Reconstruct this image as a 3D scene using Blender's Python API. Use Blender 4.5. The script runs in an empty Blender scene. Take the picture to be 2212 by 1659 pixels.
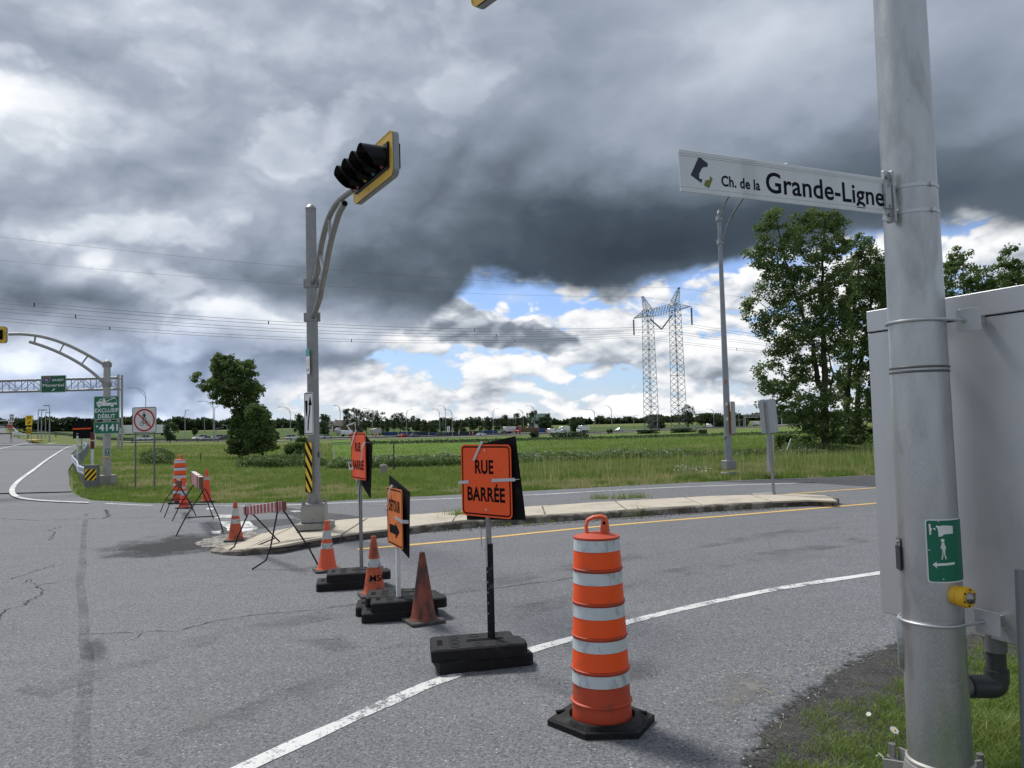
import bpy, bmesh, math, random
import numpy as np
from mathutils import Vector, Matrix, Euler, geometry
S = bpy.context.scene
C = S.collection
PI = math.pi
R_ = math.radians
rnd = random.Random(7)
nrg = np.random.default_rng(11)

# ------------------------------------------------------------------ camera
FPX, CX, CY, CAMH = 1661.0, 1106.0, 829.5, 1.95      # focal length and centre measured on the 2212 px wide photograph
cam_d = bpy.data.cameras.new('camera'); cam = bpy.data.objects.new('camera', cam_d); C.objects.link(cam)
cam_d.sensor_width = 36; cam_d.lens = 36 * FPX / 2212; cam_d.clip_start = 0.05; cam_d.clip_end = 12000
CAMR = Matrix.Rotation(PI/2 + R_(3.02), 3, 'X') @ Matrix.Rotation(-0.026, 3, 'Z')
cam.matrix_world = Matrix.Translation((0, 0, CAMH)) @ CAMR.to_4x4()
S.camera = cam

# ------------------------------------------------------------------ world, sun, exposure
SUN_EL, SUN_AZ = R_(56), R_(-42)          # sun ahead and to the left, high, behind thin cloud
SKY_LIGHT = 1.0
S.view_settings.view_transform = 'Standard'
S.view_settings.look = 'None'; S.view_settings.gamma = 1; S.view_settings.use_curve_mapping = False
S.view_settings.exposure = 0.10
sun_d = bpy.data.lights.new('sun', 'SUN'); sun = bpy.data.objects.new('sun', sun_d); C.objects.link(sun)
sun_d.energy = 3.2; sun_d.angle = R_(12); sun_d.color = (1.0, 0.965, 0.92)
sd = Vector((math.sin(SUN_AZ)*math.cos(SUN_EL), math.cos(SUN_AZ)*math.cos(SUN_EL), math.sin(SUN_EL)))
sun.rotation_euler = sd.to_track_quat('Z', 'Y').to_euler(); sun.location = sd * 60

# ---- tiny expression layer over shader nodes
class V:
    def __init__(s, nt, sock): s.nt, s.s = nt, sock
    def _m(s, op, *o, clamp=False):
        n = s.nt.nodes.new('ShaderNodeMath'); n.operation = op; n.use_clamp = clamp
        for i, a in enumerate((s,) + o):
            if isinstance(a, V): s.nt.links.new(a.s, n.inputs[i])
            else: n.inputs[i].default_value = a
        return V(s.nt, n.outputs[0])
    def __add__(s, o): return s._m('ADD', o)
    def __radd__(s, o): return s._m('ADD', o)
    def __sub__(s, o): return s._m('SUBTRACT', o)
    def __rsub__(s, o): return (s * -1.0) + o
    def __mul__(s, o): return s._m('MULTIPLY', o)
    def __rmul__(s, o): return s._m('MULTIPLY', o)
    def __truediv__(s, o): return s._m('DIVIDE', o)
    def pow(s, o): return s._m('POWER', o)
    def abs(s): return s._m('ABSOLUTE')
    def mx(s, o): return s._m('MAXIMUM', o)
    def mn(s, o): return s._m('MINIMUM', o)
    def clamp(s): return s._m('ADD', 0.0, clamp=True)
    def exp(s): return s._m('EXPONENT')
    def step(s, a, b):            # smoothstep from a to b
        n = s.nt.nodes.new('ShaderNodeMapRange'); n.interpolation_type = 'SMOOTHSTEP'
        s.nt.links.new(s.s, n.inputs[0])
        n.inputs[1].default_value = a; n.inputs[2].default_value = b; n.inputs[3].default_value = 0; n.inputs[4].default_value = 1
        return V(s.nt, n.outputs[0])
def vec(nt, x, y, z=0.0):
    n = nt.nodes.new('ShaderNodeCombineXYZ')
    for i, a in enumerate((x, y, z)):
        if isinstance(a, V): nt.links.new(a.s, n.inputs[i])
        else: n.inputs[i].default_value = a
    return V(nt, n.outputs[0])
def noise(nt, v, scale=1.0, detail=4, rough=0.5, dist=0.0, color=False, lac=2.0):
    n = nt.nodes.new('ShaderNodeTexNoise'); n.inputs['Scale'].default_value = scale; n.inputs['Detail'].default_value = detail
    n.inputs['Roughness'].default_value = rough; n.inputs['Distortion'].default_value = dist; n.inputs['Lacunarity'].default_value = lac
    if v is not None: nt.links.new(v.s, n.inputs['Vector'])
    if color:
        q = nt.nodes.new('ShaderNodeSeparateXYZ'); nt.links.new(n.outputs['Color'], q.inputs[0])
        return [V(nt, o) for o in q.outputs]
    return V(nt, n.outputs['Fac'])
def mixc(nt, f, a, b):
    n = nt.nodes.new('ShaderNodeMix'); n.data_type = 'RGBA'
    for i, x in ((0, f), (6, a), (7, b)):
        if isinstance(x, V): nt.links.new(x.s, n.inputs[i])
        elif i == 0: n.inputs[0].default_value = x
        else: n.inputs[i].default_value = (*x[:3], 1)
    return V(nt, n.outputs[2])
def ramp(nt, f, stops):
    n = nt.nodes.new('ShaderNodeValToRGB'); e = n.color_ramp.elements
    while len(e) < len(stops): e.new(0.5)
    for i, (p, c) in enumerate(stops): e[i].position = p; e[i].color = (*c, 1) if len(c) == 3 else c
    nt.links.new(f.s, n.inputs[0]); return V(nt, n.outputs[0])
def fcurve(nt, f, pts):           # pts in 0..1
    n = nt.nodes.new('ShaderNodeFloatCurve'); c = n.mapping.curves[0]
    while len(c.points) < len(pts): c.points.new(0.5, 0.5)
    for p, (x, y) in zip(c.points, pts): p.location = (x, y); p.handle_type = 'AUTO_CLAMPED'
    n.mapping.use_clip = False; n.mapping.update(); nt.links.new(f.s, n.inputs['Value']); return V(nt, n.outputs[0])

def ray(px, py):
    return CAMR @ Vector(((px-CX)/FPX, -(py-CY)/FPX, -1))
def azel(px, py):                 # a sky direction measured on the photograph, as compass angle and elevation
    d = ray(px, py).normalized(); return math.atan2(d.x, d.y), math.asin(d.z)

# ------------------------------------------------------------------ clouds, computed from noise
_G = {}
def _grad(seed):
    if seed not in _G:
        g = np.random.default_rng(seed); an = g.random((256, 256)) * 2*np.pi
        _G[seed] = (np.cos(an).astype(np.float32), np.sin(an).astype(np.float32))
    return _G[seed]
def perlin(x, y, seed):
    gx, gy = _grad(seed); xi = np.floor(x); yi = np.floor(y); fx = x - xi; fy = y - yi
    i = xi.astype(np.int32) & 255; j = yi.astype(np.int32) & 255; i1 = (i+1) & 255; j1 = (j+1) & 255
    u = fx*fx*fx*(fx*(fx*6-15)+10); v = fy*fy*fy*(fy*(fy*6-15)+10)
    a = gx[i, j]*fx + gy[i, j]*fy; b = gx[i1, j]*(fx-1) + gy[i1, j]*fy
    c = gx[i, j1]*fx + gy[i, j1]*(fy-1); d = gx[i1, j1]*(fx-1) + gy[i1, j1]*(fy-1)
    return (a + (b-a)*u) + ((c + (d-c)*u) - (a + (b-a)*u))*v
def fbm(x, y, oct=5, seed=0, rough=0.5, billow=False):
    s = 0; am = 1.0; n = 0
    ca, sa = 0.8, 0.6
    for k in range(oct):
        p = perlin(x, y, seed*31 + k) * 1.5
        s = s + am * ((2.6*np.abs(p) - 0.75) if billow else p); n += am; am *= rough
        x, y = (ca*x - sa*y)*2.03 + 11.3, (sa*x + ca*y)*2.03 - 7.1
    return s / n
def sstep(x, a, b):
    t = np.clip((x-a)/(b-a), 0, 1); return t*t*(3-2*t)
def lut(f, stops):
    p = [s[0] for s in stops]
    return np.stack([np.interp(f, p, [s[1][k] for s in stops]) for k in range(3)], -1)
def clouds(az, el):
    """colour and cover of the cloud layers towards a compass angle and an elevation (radians)"""
    az = az.astype(np.float32); el = el.astype(np.float32)
    # where on a flat cloud base the line of sight meets it: patterns crowd towards the horizon
    w1a = fbm(az*2.4, el*4.5, 4, 1); w1b = fbm(az*2.4+40, el*4.5, 4, 2)
    w2a = fbm(az*9, el*15, 5, 3, .55); w2b = fbm(az*9+20, el*15, 5, 4, .55)
    a = az + w1a*0.10 + w2a*0.040; e = el + w1b*0.055 + w2b*0.026
    def blob(px, py, rx, ry, tilt=0.0, p=1.0):
        a0, e0 = azel(px, py); c, s = math.cos(tilt), math.sin(tilt)
        u = ((a-a0)*c + (e-e0)*s) * (FPX/rx); v = ((e-e0)*c - (a-a0)*s) * (FPX/ry)
        return np.exp(-(u*u + v*v)**p)
    el0 = np.maximum(el, 0)
    hh = el0 + 0.20
    qx, qy = np.sin(az)/hh, np.cos(az)/hh
    f1 = fbm(qx*0.9 + w1a*0.25, qy*0.9 + w1b*.25, 4, 5, .42)
    f4 = fbm(az*38 + w2a*2.2 + el*20, el*56.0 + w2b*2.2 - az*12, 4, 8, .55)
    def lumps(da, de):
        x, y = az+da, el+de
        f2 = fbm(x*4.2 + w2a*0.16 + y*1.2, y*8.0 + w2b*0.22 - x*0.9, 6, 6, .46)
        f3 = fbm(x*8.5 + w1a*0.3 + y*3, y*13.0 + w1b*0.3 - x*3, 5, 7, .40, billow=True)
        return f2, f3
    f2, f3 = lumps(0, 0); g2, g3 = lumps(-0.012, 0.022)
    left = np.clip(0.55 - az*1.3, 0.22, 1.15)*(1 + .5*np.exp(-(el0/.22)**2))
    T = f2*0.8 + f3*0.55 + f1*0.2
    T = f2*1.0 - f3*0.16 + f1*0.25
    L = 0.635 + f1*0.09 + f2*0.06 - f3*0.030 + f4*0.016*left
    L = L - (sstep(T, -0.16, 0.12) - 0.5)*0.085*left + ((f2-g2)*0.17 + (f3-g3)*0.06)*(0.3 + 0.7*left)
    L = L + sstep(-T, 0.16, 0.34)*0.12*left
    for (px, py, rx, ry, tl, am) in BLOBS:
        L = L + blob(px, py, rx, ry, tl, 1.0)*am
    deck = lut(L, DECK)
    bl = np.clip(blob(140, 850, 460, 75), 0, 1)[..., None]
    deck = deck * (1 - bl*0.55) + deck*np.array([.78, .93, 1.24])*bl*0.55
    pts = sorted((azel(px, py)[0], max(azel(px, py)[1], -.01)) for px, py in EDGE)
    ed = np.interp(a*0.5 + az*0.5, [p[0] for p in pts], [p[1] for p in pts])
    md = sstep(e*0.55 + el*0.45 - ed + w2b*0.012, -0.012, 0.016)
    # cumulus and blue gaps below the deck
    def cum(da, de):
        x, y = (az+da), (el+de)
        k = 1.0
        ww = fbm(x*11, y*26, 4, 11); wv = fbm(x*11+9, y*26+5, 4, 12)
        big = fbm(x*6.0 + 3, y*17.0 + 1.5, 3, 13)
        bil = fbm(x*14 + ww*0.35, y*28 + wv*0.35, 5, 14, .48, billow=True)
        return big*0.60 + bil*0.36
    c0 = cum(0, 0); c1 = cum(-0.004, 0.010); c2 = cum(-0.008, 0.026)
    bias = 0
    for (px, py, rx, ry, tl, am) in LOWB: bias = bias + blob(px, py, rx, ry, tl)*am
    cc = c0 + bias + 0.11
    cov = sstep(cc, -0.02, 0.15)
    lit = 0.76 + (c0 - c1)*0.75 + (c0 - c2)*0.70 - np.clip(cc-0.25, 0, 1)*0.35
    dk = np.clip(sum(blob(*b) for b in DARKP), 0, 1)
    dk = sstep(dk + f4*.25 + (f3-.2)*.3, .28, .62)
    lit = lit - dk*0.5
    lowc = lut(lit, CUML)
    cov = np.clip(cov + dk, 0, 1)
    # thin bright veil hanging in the gaps, whitening of everything near the horizon
    veil = np.clip(np.exp(-el0/0.035)*0.55 + 0.20 + sstep(fbm(az*9, el*22, 4, 21), -.1, .4)*.3, 0, .85)
    alpha = cov + (1-cov)*veil
    lowc = lowc*(cov/np.maximum(alpha, 1e-3))[..., None] + np.array([.62, .70, .80])*((1-cov)*veil/np.maximum(alpha, 1e-3))[..., None]
    al = md + (1-md)*alpha
    col = (deck*md[..., None] + lowc*(alpha*(1-md))[..., None])/np.maximum(al, 1e-3)[..., None]
    return np.clip(col, 0.01, 1.6), np.clip(al, 0, 1)
DECK = ((0.0, (.040,.056,.078)), (0.18, (.066,.090,.118)), (0.34, (.128,.158,.200)), (0.50, (.235,.280,.350)), (0.64, (.355,.405,.490)), (0.78, (.57,.62,.70)), (0.92, (.84,.87,.92)), (1.1, (1.0,1.0,1.0)))
CUML = ((0.0, (.20,.235,.285)), (0.3, (.36,.40,.46)), (0.5, (.52,.56,.62)), (0.7, (.70,.73,.77)), (0.88, (.86,.87,.89)), (1.1, (.97,.97,.97)))
BLOBS = (
    (30, 230, 130, 90, 0.2, 0.24), (470, 30, 360, 110, -0.2, 0.13), (280, 270, 220, 80, -0.7, 0.08), (60, 430, 260, 70, -.2, 0.0), (330, 470, 170, 80, -.4, 0.08),
    (560, 340, 100, 130, -.3, 0.06), (1650, 80, 180, 90, -.5, 0.12), (980, 190, 130, 70, 0, 0.08), (560, 690, 190, 50, -.3, 0.14), (60, 790, 120, 45, 0, 0.26),
    (300, 896, 500, 15, 0.02, 0.22), (820, 730, 120, 50, 0, .12), (90, 560, 200, 50, 0, 0.06), (1500, 230, 260, 110, 0, 0.02), (130, 130, 120, 60, -.3, -0.14),
    (260, 400, 130, 45, -.3, -0.12), (110, 645, 260, 50, 0, -0.24), (500, 610, 160, 50, 0, -0.12), (780, 590, 270, 85, -.1, -0.32), (1050, 450, 380, 130, -.1, -0.18),
    (1330, 530, 380, 115, .03, -0.38), (1180, 590, 180, 50, .03, -0.10), (1500, 520, 260, 90, .15, -0.18), (1180, 130, 220, 130, 0, -0.09), (2150, 430, 320, 120, -.1, -0.34),
    (2150, 60, 220, 150, 0, -0.06), (1900, 330, 320, 100, .1, -0.12), (450, 800, 220, 30, 0, -0.16), (700, 820, 150, 28, 0, -0.18), (1750, 430, 220, 120, 0, -.12))
EDGE = [(-2500, 905), (0, 925), (350, 915), (560, 905), (640, 870), (760, 800), (870, 700), (960, 655), (1020, 600), (1120, 606), (1200, 624), (1320, 640), (1460, 605), (1560, 585), (1640, 545), (1800, 520), (2060, 500), (2212, 490), (2700, 560), (3600, 700)]
LOWB = ((700, 840, 130, 50, 0, .35), (1060, 612, 90, 24, 0, -.30), (950, 795, 130, 26, .1, -.24), (1260, 850, 110, 20, 0, -.28), (1560, 745, 120, 20, 0, -.22), (1590, 600, 80, 26, 0, -.3), (1200, 655, 120, 12, 0, -.2),
        (1130, 800, 200, 36, 0.1, .12), (1300, 770, 260, 40, 0, .22), (1500, 830, 220, 60, 0, .18), (1250, 700, 240, 26, 0, .16), (1800, 700, 300, 120, 0, .2), (820, 860, 250, 30, 0, .2))
DARKP = ((1080, 705, 75, 40, -.3), (1185, 735, 70, 30, -.2), (920, 690, 110, 45), (960, 640, 60, 50))

def cloud_image(name, a0, a1, e0, e1, w, h):
    az, el = np.meshgrid(a0 + (np.arange(w)+.5)/w*(a1-a0), e0 + (np.arange(h)+.5)/h*(e1-e0))
    col, al = clouds(az, el)
    px = np.concatenate([col, al[..., None]], -1).astype(np.float32)
    im = bpy.data.images.new(name, w, h, alpha=True, float_buffer=True)
    im.colorspace_settings.name = 'Non-Color'; im.alpha_mode = 'CHANNEL_PACKED'
    im.pixels.foreach_set(px.ravel()); im.update(); im.pack()
    return im
def build_world():
    W = bpy.data.worlds.new('World'); S.world = W; W.use_nodes = True; nt = W.node_tree; nt.nodes.clear()
    tc = nt.nodes.new('ShaderNodeTexCoord'); sp = nt.nodes.new('ShaderNodeSeparateXYZ'); nt.links.new(tc.outputs['Generated'], sp.inputs[0])
    x, y, z = (V(nt, o) for o in sp.outputs)
    az = x._m('ARCTAN2', y); el = z._m('ARCSINE')
    sky = nt.nodes.new('ShaderNodeTexSky'); sky.sky_type = 'NISHITA'; sky.sun_disc = False
    sky.sun_elevation = SUN_EL; sky.sun_rotation = SUN_AZ; sky.dust_density = 0.6; sky.ozone_density = 1.6
    def tex(im, a0, a1, e0, e1):
        t = nt.nodes.new('ShaderNodeTexImage'); t.image = im; t.extension = 'EXTEND'; t.interpolation = 'Cubic' if a1 < 2 else 'Linear'
        nt.links.new(vec(nt, (az-a0)*(1/(a1-a0)), (el-e0)*(1/(e1-e0))).s, t.inputs[0])
        return V(nt, t.outputs[0]), V(nt, t.outputs[1])
    FA = (-0.80, 0.80, -0.06, 0.64); GA = (-PI, PI, -0.06, PI/2)
    cf, af = tex(cloud_image('clouds_ahead', *FA, 1800, 790), *FA)
    cg, ag = tex(cloud_image('clouds_around', *GA, 1000, 260), *GA)
    infront = az.abs().step(0.79, 0.76) * el.step(0.635, 0.61)
    cc = mixc(nt, infront, cg, cf)
    al = ag + (af - ag) * infront
    blue = V(nt, _mul(nt, V(nt, sky.outputs[0]), (SKY_BLUE*.74, SKY_BLUE*.95, SKY_BLUE*1.38)))
    col = mixc(nt, al, blue, cc)
    col = mixc(nt, z.step(-0.03, -0.005), (.12, .14, .10), col)
    bg = nt.nodes.new('ShaderNodeBackground'); nt.links.new(col.s, bg.inputs[0]); bg.inputs[1].default_value = SKY_LIGHT
    out = nt.nodes.new('ShaderNodeOutputWorld'); nt.links.new(bg.outputs[0], out.inputs[0])
    W.cycles.sampling_method = 'MANUAL'; W.cycles.sample_map_resolution = 512
def _mul(nt, v, c):
    n = nt.nodes.new('ShaderNodeVectorMath'); n.operation = 'MULTIPLY'; nt.links.new(v.s, n.inputs[0]); n.inputs[1].default_value = c
    return n.outputs[0]
SKY_BLUE = 0.10
build_world()
# ------------------------------------------------------------------ helpers
def hor(px): return 917 - 0.026*(px-1106)
_TT = np.array([-.75, -.62, -.50, -.29, -.04, .12, .32, .75])
_TY = [[0, 24, 130, 200, 400, 700, 6000], [0, 24, 130, 200, 400, 700, 6000], [0, 24, 90, 200, 245, 350, 600, 6000], [0, 24, 150, 245, 295, 400, 600, 6000], [0, 24, 150, 310, 365, 500, 800, 6000],
       [0, 24, 150, 370, 435, 600, 900, 6000], [0, 24, 150, 500, 575, 750, 1000, 6000], [0, 24, 150, 500, 575, 750, 1000, 6000]]
_TZ = [[0, 0, 1.0, 2.2, 4.5, 7, 7], [0, 0, 1.0, 2.2, 4.5, 7, 7], [0, 0, .3, -.3, -.4, 1.6, 4.5, 4.5], [0, 0, -.9, -1.5, -1.5, 1.2, 3.8, 3.8], [0, 0, -1.1, -2.7, -2.7, -.8, 1.0, 1.0],
       [0, 0, -1.2, -3.6, -3.6, -2.0, -.5, -.5], [0, 0, -1.2, -4.0, -4.0, -3.0, -1.0, -1.0], [0, 0, -1.2, -4.0, -4.0, -3.0, -1.0, -1.0]]
RIDGE = np.array([(-86, 128, 1.0), (-101, 150, 1.29), (-126.5, 185, 2.15), (-158, 230, 4.1), (-198, 290, 6.3), (-243, 350, 7.4), (-330, 460, 7.6)])
def terr(X, Y):
    X = np.atleast_1d(np.asarray(X, float)); Y = np.atleast_1d(np.asarray(Y, float))
    t = np.where(Y > 5, X/np.maximum(Y, 5), 0)
    zz = np.stack([np.interp(Y, a, b) for a, b in zip(_TY, _TZ)], 0)
    tc = np.clip(t, _TT[0], _TT[-1]); i = np.clip(np.searchsorted(_TT, tc) - 1, 0, len(_TT)-2)
    f = (tc - _TT[i])/(_TT[i+1]-_TT[i]); f = f*f*(3-2*f)
    k = np.arange(len(X)); zf = zz.reshape(len(_TT), -1)
    z = zf[i.ravel(), k]*(1-f.ravel()) + zf[i.ravel()+1, k]*f.ravel()
    best = np.full(len(X), -99.)
    for (x0, y0, h0), (x1, y1, h1) in zip(RIDGE[:-1], RIDGE[1:]):
        dx, dy = x1-x0, y1-y0; s = np.clip(((X-x0)*dx + (Y-y0)*dy)/(dx*dx+dy*dy), 0, 1)
        d = np.hypot(X-x0-s*dx, Y-y0-s*dy); best = np.maximum(best, h0+s*(h1-h0) - np.maximum(0, d-6.5)*0.42)
    return np.maximum(z, best)
def tz(x, y): return float(terr([x], [y])[0])
def G(px, py, z=0.0):                       # the point of the level ground seen at a spot of the photograph
    d = ray(px, py); t = (z-CAMH)/d.z; return Vector((d.x*t, d.y*t, z))
def GT(px, py, Y):                          # the terrain point on a bearing at a distance
    d = ray(px, py); x = d.x/d.y*Y; return Vector((x, Y, tz(x, Y)))
def AT(px, py, Y):
    d = ray(px, py); t = Y/d.y; return Vector((d.x*t, Y, CAMH + d.z*t))

def mesh(name, verts, faces, smooth=False):
    me = bpy.data.meshes.new(name)
    v = np.asarray(verts, np.float32).reshape(-1, 3)
    me.vertices.add(len(v)); me.vertices.foreach_set('co', v.ravel())
    if isinstance(faces, np.ndarray):
        n, k = faces.shape; me.loops.add(n*k); me.loops.foreach_set('vertex_index', faces.astype(np.int32).ravel())
        me.polygons.add(n); me.polygons.foreach_set('loop_start', np.arange(0, n*k, k, dtype=np.int32)); me.polygons.foreach_set('loop_total', np.full(n, k, np.int32))
    else:
        tot = [len(f) for f in faces]; me.loops.add(sum(tot)); me.loops.foreach_set('vertex_index', [i for f in faces for i in f])
        me.polygons.add(len(faces)); st = np.concatenate([[0], np.cumsum(tot)[:-1]]).astype(np.int32) if tot else []
        me.polygons.foreach_set('loop_start', st); me.polygons.foreach_set('loop_total', np.array(tot, np.int32))
    me.polygons.foreach_set('use_smooth', [bool(smooth)]*len(me.polygons))
    me.update(calc_edges=True); return me
def link(name, me, m=None, parent=None, loc=None):
    o = bpy.data.objects.new(name, me); C.objects.link(o)
    if m is not None and me is not None and not me.materials: me.materials.append(m)
    if parent is not None: o.parent = parent
    if loc is not None: o.location = loc
    return o
def tag(o, label=None, cat=None, group=None, kind=None):
    if label: o['label'] = label
    if cat: o['category'] = cat
    if group: o['group'] = group
    if kind: o['kind'] = kind
    return o
def thing(name, label, cat, loc=(0, 0, 0), rz=0.0, group=None, tilt=None):
    o = bpy.data.objects.new(name, None); C.objects.link(o); o.empty_display_size = .2
    o.location = loc; o.rotation_euler = (tilt[0] if tilt else 0, tilt[1] if tilt else 0, rz)
    return tag(o, label, cat, group)
def dup(o, loc=None, rz=None, label=None, parent=None, scale=None):
    c = o.copy(); C.objects.link(c)
    if parent is not None: c.parent = parent
    if loc is not None: c.location = loc
    if rz is not None: c.rotation_euler = (0, 0, rz)
    if scale is not None: c.scale = scale
    if label: c['label'] = label
    for ch in list(o.children): dup(ch, parent=c)
    return c

class MB:
    def __init__(s): s.v = []; s.f = []; s.M = Matrix.Identity(4); s.sm = False
    def add(s, vs, fs):
        b = len(s.v); s.v += [tuple(s.M @ Vector(v)) for v in vs]; s.f += [tuple(b+i for i in f) for f in fs]; return s
    def box(s, c, d, r=0.0, b=0.0):        # centre, size, turn about z, chamfer of the upper edges
        hx, hy, hz = d[0]/2, d[1]/2, d[2]/2; cr, sr = math.cos(r), math.sin(r)
        if b <= 0: L = [(-hz, hx, hy), (hz, hx, hy)]
        else: L = [(-hz, hx-b, hy-b), (-hz+b, hx, hy), (hz-b, hx, hy), (hz, hx-b, hy-b)]
        vs = []
        for z, x, y in L:
            for sx, sy in ((-1, -1), (1, -1), (1, 1), (-1, 1)):
                px, py = sx*x, sy*y; vs.append((c[0]+px*cr-py*sr, c[1]+px*sr+py*cr, c[2]+z))
        fs = [(3, 2, 1, 0), tuple(len(vs)-4+i for i in range(4))]
        for k in range(len(L)-1):
            for i in range(4): j = (i+1) % 4; fs.append((4*k+i, 4*k+j, 4*k+4+j, 4*k+4+i))
        return s.add(vs, fs)
    def tube(s, pts, rad, n=8, caps=True, squash=None):
        pts = [Vector(p) for p in pts]; m = len(pts); rad = rad if isinstance(rad, (list, tuple)) else [rad]*m
        T = [(pts[min(i+1, m-1)]-pts[max(i-1, 0)]).normalized() for i in range(m)]
        up = Vector((0, 0, 1)) if abs(T[0].z) < .9 else Vector((0, 1, 0)); N = T[0].cross(up).normalized(); vs = []
        for i in range(m):
            N = (N - T[i]*N.dot(T[i])).normalized(); B = T[i].cross(N)
            for k in range(n):
                a = 2*PI*k/n; vs.append(pts[i] + (N*math.cos(a) + B*math.sin(a)*(squash or 1))*rad[i])
        fs = [(i*n+k, i*n+(k+1) % n, (i+1)*n+(k+1) % n, (i+1)*n+k) for i in range(m-1) for k in range(n)]
        if caps: fs += [tuple(range(n))[::-1], tuple((m-1)*n+k for k in range(n))]
        return s.add(vs, fs)
    def lathe(s, prof, n=24, c=(0, 0, 0), caps=True, axis='z'):
        def P(r, h, a):
            x, y = r*math.cos(a), r*math.sin(a)
            return (c[0]+x, c[1]+y, c[2]+h) if axis == 'z' else ((c[0]+x, c[1]+h, c[2]+y) if axis == 'y' else (c[0]+h, c[1]+x, c[2]+y))
        vs = [P(r, h, 2*PI*k/n) for r, h in prof for k in range(n)]; m = len(prof)
        fs = [(i*n+k, i*n+(k+1) % n, (i+1)*n+(k+1) % n, (i+1)*n+k) for i in range(m-1) for k in range(n)]
        if axis == 'y': fs = [f[::-1] for f in fs]
        if caps:
            lo, hi = tuple(range(n))[::-1], tuple((m-1)*n+k for k in range(n)); fs += [lo[::-1], hi[::-1]] if axis == 'y' else [lo, hi]
        return s.add(vs, fs)
    def prism(s, poly, z0, z1, b=0.0):      # polygon in x,y between heights; b = inset of the upper rim
        poly = [Vector((p[0], p[1], 0)) for p in poly]; n = len(poly)
        ar = sum(poly[i].x*poly[(i+1) % n].y - poly[(i+1) % n].x*poly[i].y for i in range(n))
        if ar < 0: poly = poly[::-1]
        rings = [(z0, 0)] + ([(z1-b, 0), (z1, b)] if b else [(z1, 0)]); vs = []
        for z, ins in rings:
            for i in range(n):
                p = poly[i]
                if ins:
                    a = (p-poly[i-1]).normalized(); c = (poly[(i+1) % n]-p).normalized(); na = Vector((-a.y, a.x, 0)); nc = Vector((-c.y, c.x, 0))
                    q = (na+nc); p = p + q*(ins/max(.4, 1+na.dot(nc)))
                vs.append((p.x, p.y, z))
        tri = geometry.tessellate_polygon([poly]); m = len(rings); fs = []
        for t in tri:
            t = list(t); A, B_, C_ = (poly[i] for i in t)
            if (B_-A).cross(C_-A).z < 0: t = t[::-1]
            fs.append(tuple((m-1)*n+i for i in t)); fs.append(tuple(t[::-1]))
        fs += [(k*n+i, k*n+(i+1) % n, (k+1)*n+(i+1) % n, (k+1)*n+i) for k in range(m-1) for i in range(n)]
        return s.add(vs, fs)
    def plate(s, poly, y0, y1):             # polygon in x,z between two y: a sign panel facing -y
        M0 = s.M.copy(); s.M = M0 @ Matrix(((1, 0, 0, 0), (0, 0, 1, 0), (0, 1, 0, 0), (0, 0, 0, 1)))
        b = len(s.f); s.prism(poly, y0, y1); s.f[b:] = [f[::-1] for f in s.f[b:]]; s.M = M0; return s
    def build(s, name, m=None, parent=None, smooth=False, loc=None):
        me = mesh(name, s.v, s.f, smooth); o = link(name, me, m, parent, loc)
        if smooth:
            try: me.set_sharp_from_angle(angle=R_(35))
            except Exception: pass
        return o
def rrect(w, h, r, n=5, cx=0, cz=0):
    out = []
    for sx, sy, a0 in ((1, 1, 0), (-1, 1, 90), (-1, -1, 180), (1, -1, 270)):
        for k in range(n+1):
            a = R_(a0 + 90*k/n); out.append((cx + sx*(w/2-r) + r*math.cos(a), cz + sy*(h/2-r) + r*math.sin(a)))
    return out
def ringplate(w, h, r, t, y, name, m, parent, cx=0, cz=0):
    a = rrect(w, h, r, 5, cx, cz); b = rrect(w-2*t, h-2*t, max(r-t, .004), 5, cx, cz); n = len(a)
    vs = [(p[0], y, p[1]) for p in a] + [(p[0], y, p[1]) for p in b]
    return link(name, mesh(name, vs, [(i, (i+1) % n, n+(i+1) % n, n+i)[::-1] for i in range(n)]), m, parent)
def flats(name, polys, y, m, parent, loc=None):   # flat print: polygons in x,z
    vs, fs = [], []
    for p in polys:
        q = [Vector((a, b, 0)) for a, b in p]; base = len(vs); vs += [(a, y, b) for a, b in p]
        for t in geometry.tessellate_polygon([q]):
            A, B_, C_ = (q[i] for i in t); t = t if (B_-A).cross(C_-A).z > 0 else t[::-1]
            fs.append(tuple(base+i for i in t))
    return link(name, mesh(name, vs, fs), m, parent, loc)
def circ(cx, cz, r, n=28): return [(cx + r*math.cos(2*PI*k/n), cz + r*math.sin(2*PI*k/n)) for k in range(n)]
def bar(x0, z0, x1, z1, w):
    d = Vector((x1-x0, z1-z0)).normalized()*w/2; return [(x0+d.y, z0-d.x), (x1+d.y, z1-d.x), (x1-d.y, z1+d.x), (x0-d.y, z0+d.x)]
def annulus(cx, cz, r0, r1, a0=0, a1=360, n=32):
    return [[(cx+r*math.cos(R_(a)), cz+r*math.sin(R_(a))) for r, a in ((r0, a0+(a1-a0)*k/n), (r1, a0+(a1-a0)*k/n), (r1, a0+(a1-a0)*(k+1)/n), (r0, a0+(a1-a0)*(k+1)/n))] for k in range(n)]
_tx = {}
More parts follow.
